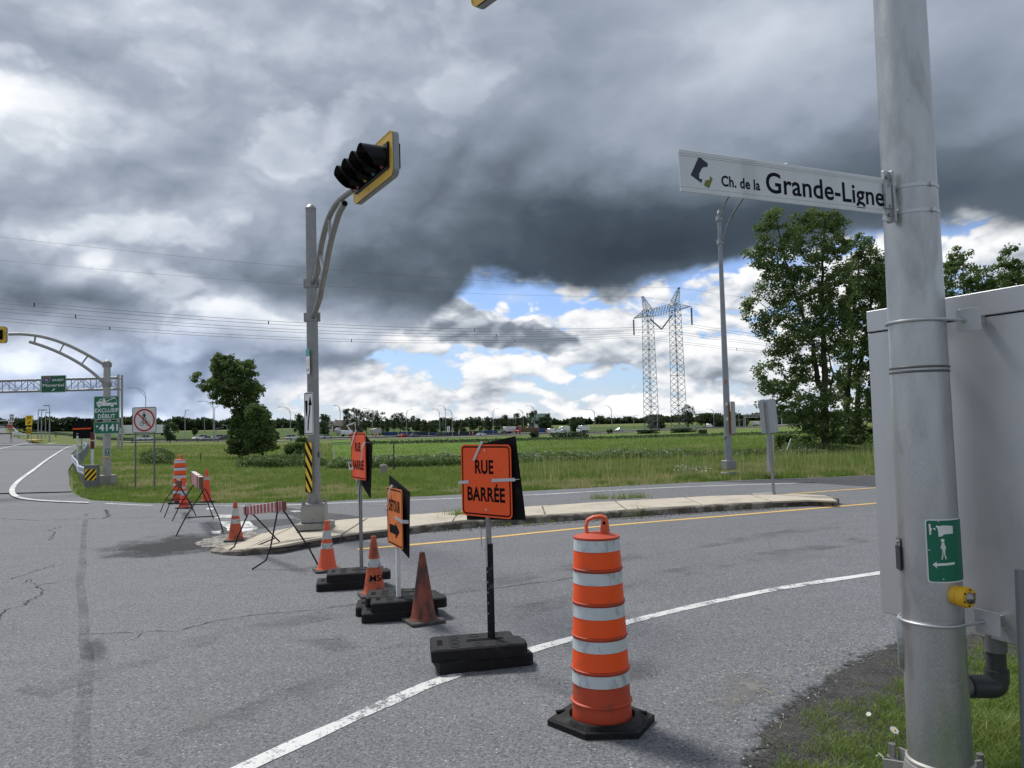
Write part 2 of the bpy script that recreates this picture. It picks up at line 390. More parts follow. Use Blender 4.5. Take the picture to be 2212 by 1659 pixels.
def text(body, x0, x1, z0, z1, y, m, parent, bold=0.0, name='lettering', capref=None, wrap=None):
    """lettering filling the box; z0..z1 is the height of a capital letter"""
    def glyphs(t):
        if (t, bold) in _tx: return _tx[(t, bold)]
        cu = bpy.data.curves.new('t', 'FONT'); cu.body = t; cu.size = 1; cu.offset = bold; cu.resolution_u = 4; cu.space_character = 1.0 + bold*1.6
        ob = bpy.data.objects.new('t', cu); C.objects.link(ob); dg = bpy.context.evaluated_depsgraph_get(); me = bpy.data.meshes.new_from_object(ob.evaluated_get(dg))
        n = len(me.vertices); v = np.zeros(n*3, np.float32); me.vertices.foreach_get('co', v); v = v.reshape(-1, 3); f = [tuple(p.vertices) for p in me.polygons]
        bpy.data.objects.remove(ob); bpy.data.curves.remove(cu); bpy.data.meshes.remove(me); _tx[(t, bold)] = (v, f); return v, f
    v, f = glyphs(body); ref, _ = glyphs(capref or 'H')
    lo, hi = ref[:, 1].min(), ref[:, 1].max(); a, b = v[:, 0].min(), v[:, 0].max()
    X = x0 + (v[:, 0]-a)/(b-a)*(x1-x0); Z = z0 + (v[:, 1]-lo)/(hi-lo)*(z1-z0)
    vs = np.stack([X, np.full(len(X), y), Z], -1)
    if wrap: vs = np.array([wrap(p) for p in vs])
    return link(name, mesh(name, vs, f), m, parent)

# ------------------------------------------------------------------ materials
_mats = {}
def mat(name, col, rough=0.6, metal=0.0, var=0.0, scale=6.0, bump=0.0, bscale=40.0, dirt=None, dscale=3.0, damt=0.5, dlev=(.5, .68), spec=0.5, emit=0.0, stretch=(1, 1, 1), coat=0.0, world=False):
    if name in _mats: return _mats[name]
    m = bpy.data.materials.new(name); m.use_nodes = True; nt = m.node_tree; nt.nodes.clear(); _mats[name] = m
    out = nt.nodes.new('ShaderNodeOutputMaterial'); p = nt.nodes.new('ShaderNodeBsdfPrincipled'); nt.links.new(p.outputs[0], out.inputs[0])
    p.inputs['Base Color'].default_value = (*col, 1); p.inputs['Roughness'].default_value = rough; p.inputs['Metallic'].default_value = metal
    p.inputs['Specular IOR Level'].default_value = spec; p.inputs['Coat Weight'].default_value = coat
    if max(col) < .03 and spec == .5: p.inputs['Specular IOR Level'].default_value = .18
    if emit: p.inputs['Emission Color'].default_value = (*col, 1); p.inputs['Emission Strength'].default_value = emit
    m.diffuse_color = (*col, 1)
    if var or bump or dirt:
        tc = nt.nodes.new('ShaderNodeTexCoord'); mp = nt.nodes.new('ShaderNodeMapping'); mp.inputs['Scale'].default_value = stretch
        if world:
            g = nt.nodes.new('ShaderNodeNewGeometry'); nt.links.new(g.outputs['Position'], mp.inputs[0])
        else: nt.links.new(tc.outputs['Object'], mp.inputs[0])
        co = V(nt, mp.outputs[0]); c = None
        if var:
            n = noise(nt, co, scale, 6, .6); f = (n-.5)*(2*var) + 1.0
            c = V(nt, _mulv(nt, col, f)); nt.links.new(c.s, p.inputs['Base Color'])
            r = ((noise(nt, co, scale*1.7, 4) - .5) * 0.35 + rough).clamp(); nt.links.new(r.s, p.inputs['Roughness'])
        if dirt:
            d = noise(nt, co, dscale, 7, .62, dist=.3).step(*dlev) * damt
            c = mixc(nt, d, c if c else col, dirt); nt.links.new(c.s, p.inputs['Base Color'])
        if bump:
            b = nt.nodes.new('ShaderNodeBump'); b.inputs['Strength'].default_value = bump; b.inputs['Distance'].default_value = .01
            nt.links.new(noise(nt, co, bscale, 5, .6).s, b.inputs['Height']); nt.links.new(b.outputs[0], p.inputs['Normal'])
    return m
def _mulv(nt, col, f):
    n = nt.nodes.new('ShaderNodeVectorMath'); n.operation = 'SCALE'; n.inputs[0].default_value = col; nt.links.new(f.s, n.inputs['Scale']); return n.outputs[0]
def base_nodes(name):
    m = bpy.data.materials.new(name); m.use_nodes = True; nt = m.node_tree; nt.nodes.clear()
    out = nt.nodes.new('ShaderNodeOutputMaterial'); p = nt.nodes.new('ShaderNodeBsdfPrincipled'); nt.links.new(p.outputs[0], out.inputs[0])
    g = nt.nodes.new('ShaderNodeNewGeometry'); return m, nt, p, V(nt, g.outputs['Position'])
def bump(nt, p, h, strength=.5, dist=.01):
    b = nt.nodes.new('ShaderNodeBump'); b.inputs['Strength'].default_value = strength; b.inputs['Distance'].default_value = dist
    nt.links.new(h.s, b.inputs['Height']); nt.links.new(b.outputs[0], p.inputs['Normal'])
def mapv(nt, v, sx, sy, sz=1.0, rz=0.0):
    mp = nt.nodes.new('ShaderNodeMapping'); mp.inputs['Scale'].default_value = (sx, sy, sz); mp.inputs['Rotation'].default_value = (0, 0, rz); nt.links.new(v.s, mp.inputs[0]); return V(nt, mp.outputs[0])
def asphalt(name, base, warm=0.0, fresh=False):
    m, nt, p, pos = base_nodes(name)
    big = noise(nt, pos, .35, 5, .6); mid = noise(nt, pos, 3.0, 5, .6); streak = noise(nt, mapv(nt, pos, .25, 1.6, 1, R_(-12)), 1.0, 5, .6)
    fine = noise(nt, pos, 95, 2, .6); grit = noise(nt, pos, 42, 3, .7)
    f = (big-.5)*.34 + (mid-.5)*.30 + (streak-.5)*.30 + (grit-.5)*1.5 + (fine-.5)*1.5 + (noise(nt, pos, 22, 2, .7)-.5)*.7 + 1.0
    c = V(nt, _mulv(nt, base, f.mx(.25)))
    vo = nt.nodes.new('ShaderNodeTexVoronoi'); vo.inputs['Scale'].default_value = 34; nt.links.new(pos.s, vo.inputs['Vector'])
    sp = nt.nodes.new('ShaderNodeSeparateXYZ'); nt.links.new(vo.outputs['Color'], sp.inputs[0])
    fleck = V(nt, vo.outputs['Distance']).step(.30, .16) * V(nt, sp.outputs[0]).step(.88, .92)
    if not fresh: c = mixc(nt, fleck*.85, c, (.50, .50, .49))
    vo2 = nt.nodes.new('ShaderNodeTexVoronoi'); vo2.inputs['Scale'].default_value = 75; nt.links.new(pos.s, vo2.inputs['Vector'])
    sp2 = nt.nodes.new('ShaderNodeSeparateXYZ'); nt.links.new(vo2.outputs['Color'], sp2.inputs[0])
    c = mixc(nt, V(nt, sp2.outputs[0]).step(.80, .86)*.35, c, (.34, .335, .33)); c = mixc(nt, V(nt, sp2.outputs[1]).step(.80, .86)*.5, c, (.03, .03, .032))
    nt.links.new(c.s, p.inputs['Base Color']); p.inputs['Roughness'].default_value = .82; p.inputs['Specular IOR Level'].default_value = .35
    bump(nt, p, fine*.5 + grit*.8, .7, .006); return m
def paint(name, col, under, wear=.5, tile=9.0):
    m, nt, p, pos = base_nodes(name)
    w = noise(nt, pos, tile, 8, .72); w2 = noise(nt, pos, 60, 3, .6); w3 = noise(nt, pos, 1.3, 3, .5)
    k = (w*.6 + w2*.35 + (w3-.5)*.35 + .03).step(wear-.05, wear+.04)
    g = noise(nt, pos, 90, 2) ; uc = V(nt, _mulv(nt, under, (g-.5)*1.2 + 1.0))
    pc = V(nt, _mulv(nt, col, (w3-.5)*.3 + (w2-.5)*.3 + 1.0))
    nt.links.new(mixc(nt, k, uc, pc).s, p.inputs['Base Color']); p.inputs['Roughness'].default_value = .7; bump(nt, p, w2, .4, .004); return m
# ------------------------------------------------------------------ ground, roads, markings
ASPH = (.152, .158, .168)
M_asph = asphalt('asphalt_old', ASPH); M_asph2 = asphalt('asphalt_patch', (.052, .054, .060), fresh=True); M_asph3 = asphalt('asphalt_far', (.12, .122, .128))
M_white = paint('road_paint_white', (.66, .66, .64), ASPH, .455); M_whitew = paint('road_paint_worn', (.66, .66, .64), (.12, .12, .125), .47, 4); M_yellow = paint('road_paint_yellow', (.70, .44, .12), ASPH, .34)
def grass_ground(name, cols, dry, dirt):
    m, nt, p, pos = base_nodes(name)
    a = noise(nt, pos, .16, 6, .6); b = noise(nt, pos, 1.1, 6, .62); c = noise(nt, pos, 9, 4, .6); d = noise(nt, mapv(nt, pos, .12, .5), 1.0, 5, .6)
    col = mixc(nt, b.step(.35, .65), cols[0], cols[1]); col = mixc(nt, c.step(.4, .7)*.6, col, cols[2])
    col = mixc(nt, (d*.6 + b*.4).step(.50, .62)*dry, col, (.235, .205, .115)); col = mixc(nt, (a*.7+c*.3).step(.60, .70)*dirt, col, (.150, .130, .085))
    nt.links.new(col.s, p.inputs['Base Color']); p.inputs['Roughness'].default_value = .95; p.inputs['Specular IOR Level'].default_value = .15
    bump(nt, p, b*.5 + c, .8, .08); return m
M_grass = grass_ground('grass_ground', ((.092, .132, .030), (.128, .168, .044), (.165, .195, .062)), .8, .5)
M_crop = grass_ground('crop_green', ((.105, .195, .028), (.125, .220, .034), (.110, .185, .036)), .0, .0)
M_marsh = grass_ground('ditch_grass', ((.055, .095, .022), (.070, .118, .028), (.085, .130, .040)), .3, .0)
def build_ground():
    ys = np.concatenate([[-120, -60, -25, -8], np.linspace(0, 22, 8), np.geomspace(24, 900, 150), np.geomspace(960, 9000, 14)])
    u = np.linspace(-1, 1, 281); u = np.sign(u)*np.abs(u)**1.15
    Yg = np.repeat(ys[:, None], len(u), 1); Xg = u[None]*(70 + 1.45*np.maximum(Yg, 0))
    Z = terr(Xg.ravel(), Yg.ravel()) - .035
    near = np.clip((Yg.ravel()-20)/10, 0, 1)
    Z += near*(.03*np.sin(Xg.ravel()*.7)*np.sin(Yg.ravel()*.45)) * (Yg.ravel() < 130) * (Xg.ravel() > -.4*Yg.ravel()) - .06*(Xg.ravel() < -.45*Yg.ravel())
    vs = np.stack([Xg.ravel(), Yg.ravel(), Z], -1); n = len(u); r = np.arange(len(ys)-1)[:, None]*n + np.arange(n-1)[None]
    f = np.stack([r, r+1, r+n+1, r+n], -1).reshape(-1, 4)
    tag(link('ground', mesh('ground', vs, f, True), M_grass), kind='structure')
build_ground()
def sheet(name, pts, z, m, kind='structure'):
    P = [Vector((p[0], p[1], 0)) for p in pts]; tri = geometry.tessellate_polygon([P]); fs = []
    for t in tri:
        A, B_, C_ = (P[i] for i in t); fs.append(t if (B_-A).cross(C_-A).z > 0 else t[::-1])
    return tag(link(name, mesh(name, [(p[0], p[1], z if not callable(z) else z(p[0], p[1])) for p in pts], fs), m), kind=kind)
def jag(pts, amp, step, seed=1):               # break a polyline into an uneven edge
    r = random.Random(seed); out = []
    for a, b in zip(pts[:-1], pts[1:]):
        L = math.hypot(b[0]-a[0], b[1]-a[1]); n = max(1, int(L/step))
        for k in range(n):
            t = k/n; j = 0 if k == 0 else 1; nx, ny = -(b[1]-a[1])/L, (b[0]-a[0])/L; o = r.uniform(-amp, amp)*(1 if k else .3)
            out.append((a[0]+(b[0]-a[0])*t+nx*o, a[1]+(b[1]-a[1])*t+ny*o))
    return out + [tuple(pts[-1][:2])]
def gp(L, z=0.0): return [tuple(G(x, y, z)[:2]) for x, y in L]
# main sheet of asphalt: crossroads and the road across
far = gp([(175, 1074), (200, 1081), (328, 1087), (662, 1086), (743, 1081), (1123, 1061.5), (1563, 1038.8), (1890, 1026.5)])
corner = gp([(2150, 1368), (1985, 1383), (1880, 1402), (1815, 1440), (1735, 1490), (1695, 1520), (1650, 1570), (1600, 1659)])
x0, y0 = far[-1]; dx, dy = far[-1][0]-far[-2][0], far[-1][1]-far[-2][1]
outer = jag(far, .05, .6, 3) + [(x0+dx*4, y0+dy*4), (90, 44), (90, -60), (-1, -60), (-70, -60), (-70, 27), (-29, 27)] + [tuple(p) for p in gp([(152, 1040)])] 
leftedge = gp([(152, 1040), (150, 1058)])
outer = outer[:-3] + [(-70, 27.2), (-22, 27.2)] + gp([(150, 1056), (158, 1066)])
sheet('asphalt_road', outer, 0.0, M_asph)
# approach road climbing away on the left
def ribbon(name, rows, m, dz=.02, nx=6):
    vs, n = [], nx+1
    for (xa, xb, y) in rows:
        for k in range(n):
            x = xa + (xb-xa)*k/nx; vs.append((x, y, tz(x, y)+dz))
    return tag(link(name, mesh(name, vs, [(r*n+k, r*n+k+1, (r+1)*n+k+1, (r+1)*n+k) for r in range(len(rows)-1) for k in range(nx)]), m), kind='structure')
er = [(G(x, y).y, G(x, y).x) for x, y in ((175, 1075), (158, 1066), (150, 1056), (150, 1040), (148, 1030), (147, 1022), (155, 1010), (162, 1000))] + [(66, -38), (80, -45.5), (112, -63)]
rows = []
for y in list(np.arange(26.8, 60, 3)) + list(np.arange(60, 113, 8)):
    xr = np.interp(y, [a for a, b in er], [b for a, b in er]); rows.append((-1.0*y-14, xr, y))
ribbon('approach_road', rows, M_asph, .012, 10)
rows = [(-1.2*y, -.50*y-2 if y < 122 else -.625*y, y) for y in (112, 118, 122, 128)]
ribbon('approach_road_end', rows, M_asph, .010, 14)
rr = [(RIDGE[i][0], RIDGE[i][1]) for i in range(len(RIDGE))]
rows = []
for y in np.arange(126, 440, 9):
    cx = np.interp(y, [r[1] for r in rr], [r[0] for r in rr]); rows.append((cx-7.5, cx+6.3, y))
ribbon('overpass_road', rows, M_asph3, .03, 3)
# highway across the fields: two carriageways
HW = [(-330, -18), (-200, 125), (-113, 221), (-73, 262), (-13, 331), (46, 396), (110, 466), (200, 560), (420, 800)]
def offs(P, d):
    out = []
    for i, p in enumerate(P):
        a, b = P[max(i-1, 0)], P[min(i+1, len(P)-1)]; L = math.hypot(b[0]-a[0], b[1]-a[1]); out.append((p[0]-(b[1]-a[1])/L*d, p[1]+(b[0]-a[0])/L*d))
    return out
def hwp(X, d=0.0):                        # a point of the highway by its X, moved d metres to its far side
    xs = [p[0] for p in HW]; y = float(np.interp(X, xs, [p[1] for p in HW])); return (X-.74*d, y+.67*d)
def strip(name, P, d0, d1, dz, m, step=12):
    q = []
    for a, b in zip(P[:-1], P[1:]):
        n = max(1, int(math.hypot(b[0]-a[0], b[1]-a[1])/step))
        q += [(a[0]+(b[0]-a[0])*k/n, a[1]+(b[1]-a[1])*k/n) for k in range(n)]
    q.append(P[-1]); A, B_ = offs(q, d0), offs(q, d1); vs = [(x, y, tz(x, y)+dz) for pr in zip(A, B_) for x, y in pr]
    return tag(link(name, mesh(name, vs, [(2*i, 2*i+2, 2*i+3, 2*i+1)[::-1] for i in range(len(q)-1)]), m), kind='structure')
M_hw = asphalt('highway_concrete', (.24, .24, .235)); HWm = HW[2:]
strip('highway_near_lanes', HWm, -9, 2, .25, M_hw); strip('highway_far_lanes', HWm, 14, 27, .30, M_hw); strip('highway_lane_line', HWm, -3.6, -3.3, .26, M_white)
HL = [(-330, 215), (-150, 236), (-105, 246), (-70, 270)]
strip('ramp_road', [(-92, 232), (-60, 262), (-20, 306), (40, 372)], -26, -19, .22, M_hw)
# crop field and rough strips between road and highway
def patch(name, t0, t1, Y0, Y1, m, dz=.03, nx=60, ny=24, wob=1.5, seed=0):
    vs = []
    for j in range(ny+1):
        for i in range(nx+1):
            t = t0+(t1-t0)*i/nx; s = j/ny; a = Y0(t) if callable(Y0) else Y0; b = Y1(t) if callable(Y1) else Y1
            Y = a*(b/a)**s; Y += math.sin(t*37+seed)*wob*(j in (0, ny))*Y/90; X = t*Y; vs.append((X, Y, tz(X, Y)+dz))
    n = nx+1
    return tag(link(name, mesh(name, vs, [(j*n+i, j*n+i+1, (j+1)*n+i+1, (j+1)*n+i) for j in range(ny) for i in range(nx)], True), m), kind='structure')
patch('crop_field', -.235, .75, 54, lambda t: 128, M_crop, .06)
patch('wet_meadow', -.235, .75, 128, lambda t: 175, M_marsh, .05)
patch('crop_strip', -.235, .75, 175, lambda t: 235, M_crop, .06, seed=3)
patch('hill_meadow', -.75, .75, lambda t: 345/max(1-1.1*min(t, .45), .3)+60, lambda t: 345/max(1-1.1*min(t, .45), .3)+240, M_marsh, .10)
# ---- kerbed island
ISL = [(455, 1172), (500, 1163), (549.6, 1143), (654.6, 1128), (743, 1121), (1000, 1102), (1274, 1084.5), (1450, 1075), (1527, 1070.5), (1630, 1067.5), (1740, 1067), (1795, 1070), (1813, 1076),
       (1800, 1081), (1739, 1079), (1600, 1088), (1451, 1097), (1158, 1115.5), (997, 1127), (800, 1145), (747, 1151), (660, 1164), (590, 1177), (520, 1183), (480, 1181), (455, 1177)]
M_conc = mat('island_concrete', (.50, .445, .355), .9, var=.16, scale=2.2, bump=.5, bscale=60, dirt=(.30, .265, .21), dscale=1.6, damt=.6, world=True)
M_kerb = mat('kerb_concrete', (.30, .27, .22), .92, var=.25, scale=6, bump=.9, bscale=45, dirt=(.075, .065, .05), dscale=5, damt=.9, dlev=(.38, .6), world=True)
isl = gp(ISL, .13)
t = thing('traffic_island', 'long concrete traffic island with weedy kerb between the two roads', 'traffic island')
ctr = Vector((sum(p[0] for p in isl)/len(isl), sum(p[1] for p in isl)/len(isl)))
def low_tip(mb):
    def k(x): u = min(1, max(0, (x+5.35)/1.9)); return .16+.84*u*u*(3-2*u)
    mb.v = [(x, y, z*k(x) if z > 0 else z) for x, y, z in mb.v]
mb = MB(); mb.prism(isl, -.02, .13, .025); low_tip(mb); mb.build('kerb', M_kerb, t)
inner = []
n = len(isl)
for i, p in enumerate(isl):
    a, b = Vector(isl[i-1]), Vector(isl[(i+1) % n]); d = (b-a).normalized(); q = Vector(p) + Vector((d.y, -d.x))*.0
    nx = Vector((-d.y, d.x)); c = Vector(p)+nx*.16
    if (c-ctr).length > (Vector(p)-ctr).length: c = Vector(p)-nx*.16
    inner.append((c.x, c.y))
# slabs of the island top, each its own piece, a joint between
def clipx(poly, x, keep_right):
    out = []
    for i in range(len(poly)):
        a, b = poly[i-1], poly[i]; ia, ib = (a[0] >= x) == keep_right, (b[0] >= x) == keep_right
        if ia != ib: f = (x-a[0])/(b[0]-a[0]); out.append((x, a[1]+(b[1]-a[1])*f))
        if ib: out.append(b)
    return out
xs = [-4.3, -3.0, -1.2, .6, 2.3, 4.0, 5.6]
for k in range(len(xs)+1):
    pl = inner
    if k > 0: pl = clipx(pl, xs[k-1]+.018, True)
    if k < len(xs): pl = clipx(pl, xs[k]-.018, False)
    if len(pl) > 2: mb = MB(); mb.prism(pl, .10, .136 + .003*(k % 2), .006); low_tip(mb); mb.build('slab', M_conc, t)
tip = jag(gp([(418, 1176), (440, 1166), (480, 1158), (530, 1150), (549, 1144)]), .04, .15, 9) + jag(gp([(560, 1162), (590, 1178), (540, 1187), (480, 1187), (435, 1183), (418, 1176)]), .03, .15, 8)
M_tip = mat('worn_concrete', (.33, .31, .27), .95, var=.3, scale=14, bump=.8, bscale=80, dirt=(.06, .06, .06), dscale=9, damt=.95, dlev=(.48, .56), world=True)
mb = MB(); mb.prism(tip[:-1], .0, .022, .01); mb.build('broken_tip', M_tip, t)
# ---- painted lines (each lies 4 mm above the asphalt)
def line(name, P, w, m, z=.004, amp=.0, seed=1, kind='structure'):
    P = [Vector(p) for p in P]; r = random.Random(seed); q = []
    for i in range(len(P)-1):                                  # smooth through the points
        p0, p1, p2, p3 = P[max(i-1, 0)], P[i], P[i+1], P[min(i+2, len(P)-1)]; L = (p2-p1).length; n = max(2, int(L/.35))
        for k in range(n):
            t = k/n; q.append(.5*((2*p1)+(p2-p0)*t+(2*p0-5*p1+4*p2-p3)*t*t+(3*p1-p0-3*p2+p3)*t**3))
    q.append(P[-1]); vs = []
    for i, p in enumerate(q):
        d = (q[min(i+1, len(q)-1)]-q[max(i-1, 0)]).normalized(); nn = Vector((-d.y, d.x)); ww = w if not callable(w) else w(i/len(q))
        for s in (1, -1): o = p+nn*s*(ww/2+r.uniform(-amp, amp)); vs.append((o.x, o.y, z if not callable(z) else z(o.x, o.y)))
    return tag(link(name, mesh(name, vs, [(2*i+1, 2*i+3, 2*i+2, 2*i) for i in range(len(q)-1)]), m), kind=kind)
line('edge_line', gp([(470, 1690), (545, 1651), (760, 1553), (1000, 1452), (1245, 1377), (1400, 1333), (1650, 1278), (1900, 1238), (2150, 1205)]), .135, M_white, amp=.013)
line('centre_line', gp([(772, 1187), (1000, 1167), (1300, 1137), (1600, 1112), (1890, 1087.5), (2212, 1062)]), .14, M_yellow, amp=.006)
line('far_edge_line', gp([(619, 1091), (743, 1086.2), (1123, 1070.5), (1450, 1053), (1763, 1042.5)]), .12, M_white)
line('far_centre_line', gp([(1687, 1068.8), (1890, 1054), (2212, 1034)]), .12, M_yellow)
line('far_white_dash', gp([(1627, 1066.5), (1668, 1065)]), .12, M_white)
line('edge_dash', gp([(226, 1087.5), (300, 1091), (330, 1091.8)]), .10, M_whitew); line('edge_dash', gp([(456, 1092.6), (545, 1093.5)]), .10, M_whitew)
def zt(x, y): return tz(x, y)+.03
def gt(L):
    out = []
    for x, y in L:
        z = 0
        for _ in range(12): p = G(x, y, z); z = .5*z+.5*tz(p.x, p.y)+0
        out.append((p.x, p.y))
    return out
cl = gt([(178, 960.5), (150, 965), (110, 988), (75, 1014), (40, 1040), (26, 1060), (36, 1074), (70, 1081), (130, 1085), (193, 1087.3)])
line('curved_edge_line', cl, lambda s: .17, M_white, z=lambda x, y: tz(x, y)+.03)
line('left_lane_line', gt([(-60, 985), (0, 970), (62, 956.5)]), .22, M_white, z=lambda x, y: tz(x, y)+.035)
line('left_lane_dash', gt([(104, 958.6), (122, 957.2)]), .45, M_white, z=lambda x, y: tz(x, y)+.035)
line('left_lane_dash', gt([(-20, 962.5), (20, 960)]), .2, M_whitew, z=lambda x, y: tz(x, y)+.035)
def quad(name, L, m, z=.004, amp=.02, seed=2):
    P = jag(gp(L)+[tuple(G(*L[0])[:2])], amp, .12, seed)[:-1]; return sheet(name, P, z, m)
def Pc(x, y): return ((380+x/4.608)/1.1573, (1120+y/4.608)/1.1573)
quad('asphalt_patch', [Pc(622, 852), Pc(765, 850), Pc(905, 975), Pc(870, 1010), Pc(700, 938)], M_asph2, .004)
quad('asphalt_patch', [Pc(1000, 838), Pc(1640, 812), Pc(1765, 850), Pc(1180, 940), Pc(1040, 862)], M_asph2, .0045)
quad('asphalt_patch', [Pc(1360, 742), Pc(1545, 682), Pc(1800, 730), Pc(2212, 765), Pc(2400, 795), Pc(2212, 830), Pc(1760, 846), Pc(1600, 770)], M_asph2, .005)
quad('new_asphalt_wedge', [(1540, 1041), (1660, 1036), (1890, 1027.5), (2212, 1011), (2212, 1036), (1890, 1052), (1763, 1044), (1640, 1043)], M_asph2, .004)
quad('worn_crossing_paint', [Pc(700, 770), Pc(940, 770), Pc(930, 803), Pc(730, 808)], M_whitew, .006, .03)
quad('worn_crossing_paint', [Pc(780, 850), Pc(1120, 845), Pc(1215, 935), Pc(1080, 975), Pc(875, 960)], M_whitew, .0095, .03)
quad('worn_crossing_paint', [Pc(680, 960), Pc(800, 955), Pc(800, 985), Pc(700, 995)], M_whitew, .006, .03)
quad('worn_crossing_paint', [Pc(1580, 728), Pc(1700, 724), Pc(1780, 740), Pc(1650, 746)], M_whitew, .0095, .03)
quad('worn_crossing_paint', [Pc(625, 695), Pc(720, 695), Pc(700, 710), Pc(630, 710)], M_whitew, .006, .02)
# dark stains: soot and tyre marks, a real film on the road
def stain(name, L, z, col, edge, dens, seed=4):
    m, nt, p, pos = base_nodes(name+'_film'); P = gp(L); cx = sum(q[0] for q in P)/len(P); cy = sum(q[1] for q in P)/len(P)
    at = nt.nodes.new('ShaderNodeAttribute'); at.attribute_name = 'edge'; e = V(nt, at.outputs['Fac'])
    n = noise(nt, pos, 2.2, 6, .65); n2 = noise(nt, pos, 26, 4, .65); k = ((n-.5)*1.3 + (n2-.5)*.9 + e*1.0 - .22).step(.0, edge) * dens
    p.inputs['Base Color'].default_value = (*col, 1); p.inputs['Roughness'].default_value = .9
    nt.links.new(k.s, p.inputs['Alpha']); n_ = len(P); rings = [0, .35, .7, 1.0]; vs, ev = [(cx, cy, z)], [1.]
    for r in rings[1:]:
        for q in P: vs.append((cx+(q[0]-cx)*r, cy+(q[1]-cy)*r, z)); ev.append(1-r)
    fs = [(0, 1+i, 1+(i+1) % n_) for i in range(n_)]
    for k_ in range(2): fs += [(1+k_*n_+i, 1+(k_+1)*n_+i, 1+(k_+1)*n_+(i+1) % n_, 1+k_*n_+(i+1) % n_) for i in range(n_)]
    me = mesh(name, vs, fs); a = me.attributes.new('edge', 'FLOAT', 'POINT'); a.data.foreach_set('value', ev)
    return tag(link(name, me, m), kind='structure')
stain('soot_stain', [(150, 1190), (230, 1168), (420, 1140), (560, 1150), (600, 1186), (500, 1196), (380, 1206), (250, 1225), (170, 1215)], .0125, (.025, .025, .028), .5, .72)
stain('oil_stain', [(165, 1375), (215, 1360), (255, 1400), (240, 1440), (190, 1452), (165, 1420)], .008, (.05, .05, .055), .6, .35)
stain('tyre_stain', [(60, 1060), (190, 975), (200, 1000), (140, 1068), (60, 1079)], .0+.05, (.045, .047, .05), .8, .5)
stain('dust_stain', [(1480, 1530), (1560, 1440), (1700, 1430), (1700, 1500), (1600, 1560), (1560, 1600)], .008, (.30, .285, .26), .7, .55)
# cracks and the sealed joint
M_crack = mat('crack_dark', (.040, .040, .043), .95); M_seal = mat('sealed_joint', (.105, .108, .115), .8, var=.5, scale=9, world=True)
def crack(L, w, m=M_crack, amp=.05, step=.09, seed=1, name='pavement_crack', z=.005):
    P = jag(gp(L), amp, step, seed); vs = []; r = random.Random(seed)
    for i, p in enumerate(P):
        a, b = Vector(P[max(i-1, 0)]), Vector(P[min(i+1, len(P)-1)]); d = (b-a).normalized(); n = Vector((-d.y, d.x))*w/2*r.uniform(.25, 1.5)
        vs += [(p[0]+n.x, p[1]+n.y, z), (p[0]-n.x, p[1]-n.y, z)]
    return tag(link(name, mesh(name, vs, [(2*i+1, 2*i+3, 2*i+2, 2*i) for i in range(len(P)-1)]), m), kind='structure')
def Ph(x, y): return (x/2.212/1.1573, (1240+y/2.212)/1.1573)
crack([Ph(480, 765), Ph(800, 752), Ph(1000, 745), Ph(1200, 690), Ph(1400, 660), Ph(1700, 635), Ph(1975, 600), (1060, 1273), (1250, 1248)], .011, amp=.03, seed=3)
crack([Ph(715, 800), Ph(790, 757)], .012, seed=4)
crack([Ph(0, 683), Ph(60, 620), Ph(150, 603), Ph(190, 560), Ph(235, 540), Ph(205, 505), Ph(230, 490), Ph(330, 480)], .018, seed=5)
crack([Ph(65, 460), Ph(150, 430), Ph(300, 385)], .014, seed=6); crack([Ph(120, 487), Ph(165, 460), Ph(200, 490)], .014, seed=7); crack([Ph(280, 245), Ph(300, 205), Ph(270, 190), Ph(340, 168)], .02, seed=8)
crack([Ph(585, 75), Ph(600, 110), Ph(575, 125)], .05, seed=9); crack([Ph(1770, 797), Ph(1880, 790)], .010, seed=10)
crack([Ph(0, 125), Ph(200, 135), Ph(450, 128), Ph(900, 115)], .022, amp=.04, seed=12)
m, nt, p, pos = base_nodes('joint_film'); p.inputs['Base Color'].default_value = (.045, .046, .050, 1); p.inputs['Roughness'].default_value = .8
nt.links.new(((noise(nt, pos, 6, 6, .7).step(.38, .62)*.26 + noise(nt, pos, 45, 3, .6).step(.4, .7)*.25)*noise(nt, pos, .9, 3, .6).step(.30, .60)).s, p.inputs['Alpha']); M_joint = m
line('sealed_joint', gp([(186, 1110), (180, 1170), (178, 1225), (172, 1260), (180, 1310), (182, 1380), (190, 1440), (178, 1530), (176, 1600), (182, 1680)]), .10, M_joint, .0045, .010)
for L_ in ([(330, 1640), (700, 1480), (1050, 1345), (1500, 1230), (1870, 1165)], [(60, 1500), (420, 1390), (900, 1290), (1500, 1180), (1850, 1130)]):      # faint wheel tracks along the lane
    m, nt, p, pos = base_nodes('wheel_track_film'); p.inputs['Base Color'].default_value = (.07, .071, .075, 1); p.inputs['Roughness'].default_value = .7
    nt.links.new((noise(nt, pos, 1.1, 5, .65).step(.42, .68)*.28).s, p.inputs['Alpha']); line('tyre_track', gp(L_), .42, m, .0035, .03)
for L_, c_, d_ in (([(1180, 1440), (1330, 1400), (1480, 1420), (1500, 1470), (1400, 1500), (1250, 1490)], (.06, .06, .062), .35), ([(330, 1530), (480, 1500), (560, 1540), (470, 1600), (340, 1590)], (.26, .26, .25), .30), ([(600, 1380), (760, 1360), (830, 1400), (700, 1430)], (.06, .06, .062), .28), ([(1500, 1220), (1700, 1180), (1860, 1190), (1700, 1230)], (.25, .25, .245), .3), ([(1180, 1580), (1440, 1560), (1480, 1610), (1200, 1630)], (.05, .05, .05), .35)):
    stain('old_stain', L_, .0075, c_, .8, d_)
crack([(0, 1040), (60, 1018), (105, 1003), (135, 990)], .05, M_seal, .03, .4, 15, 'sealed_joint', .055)
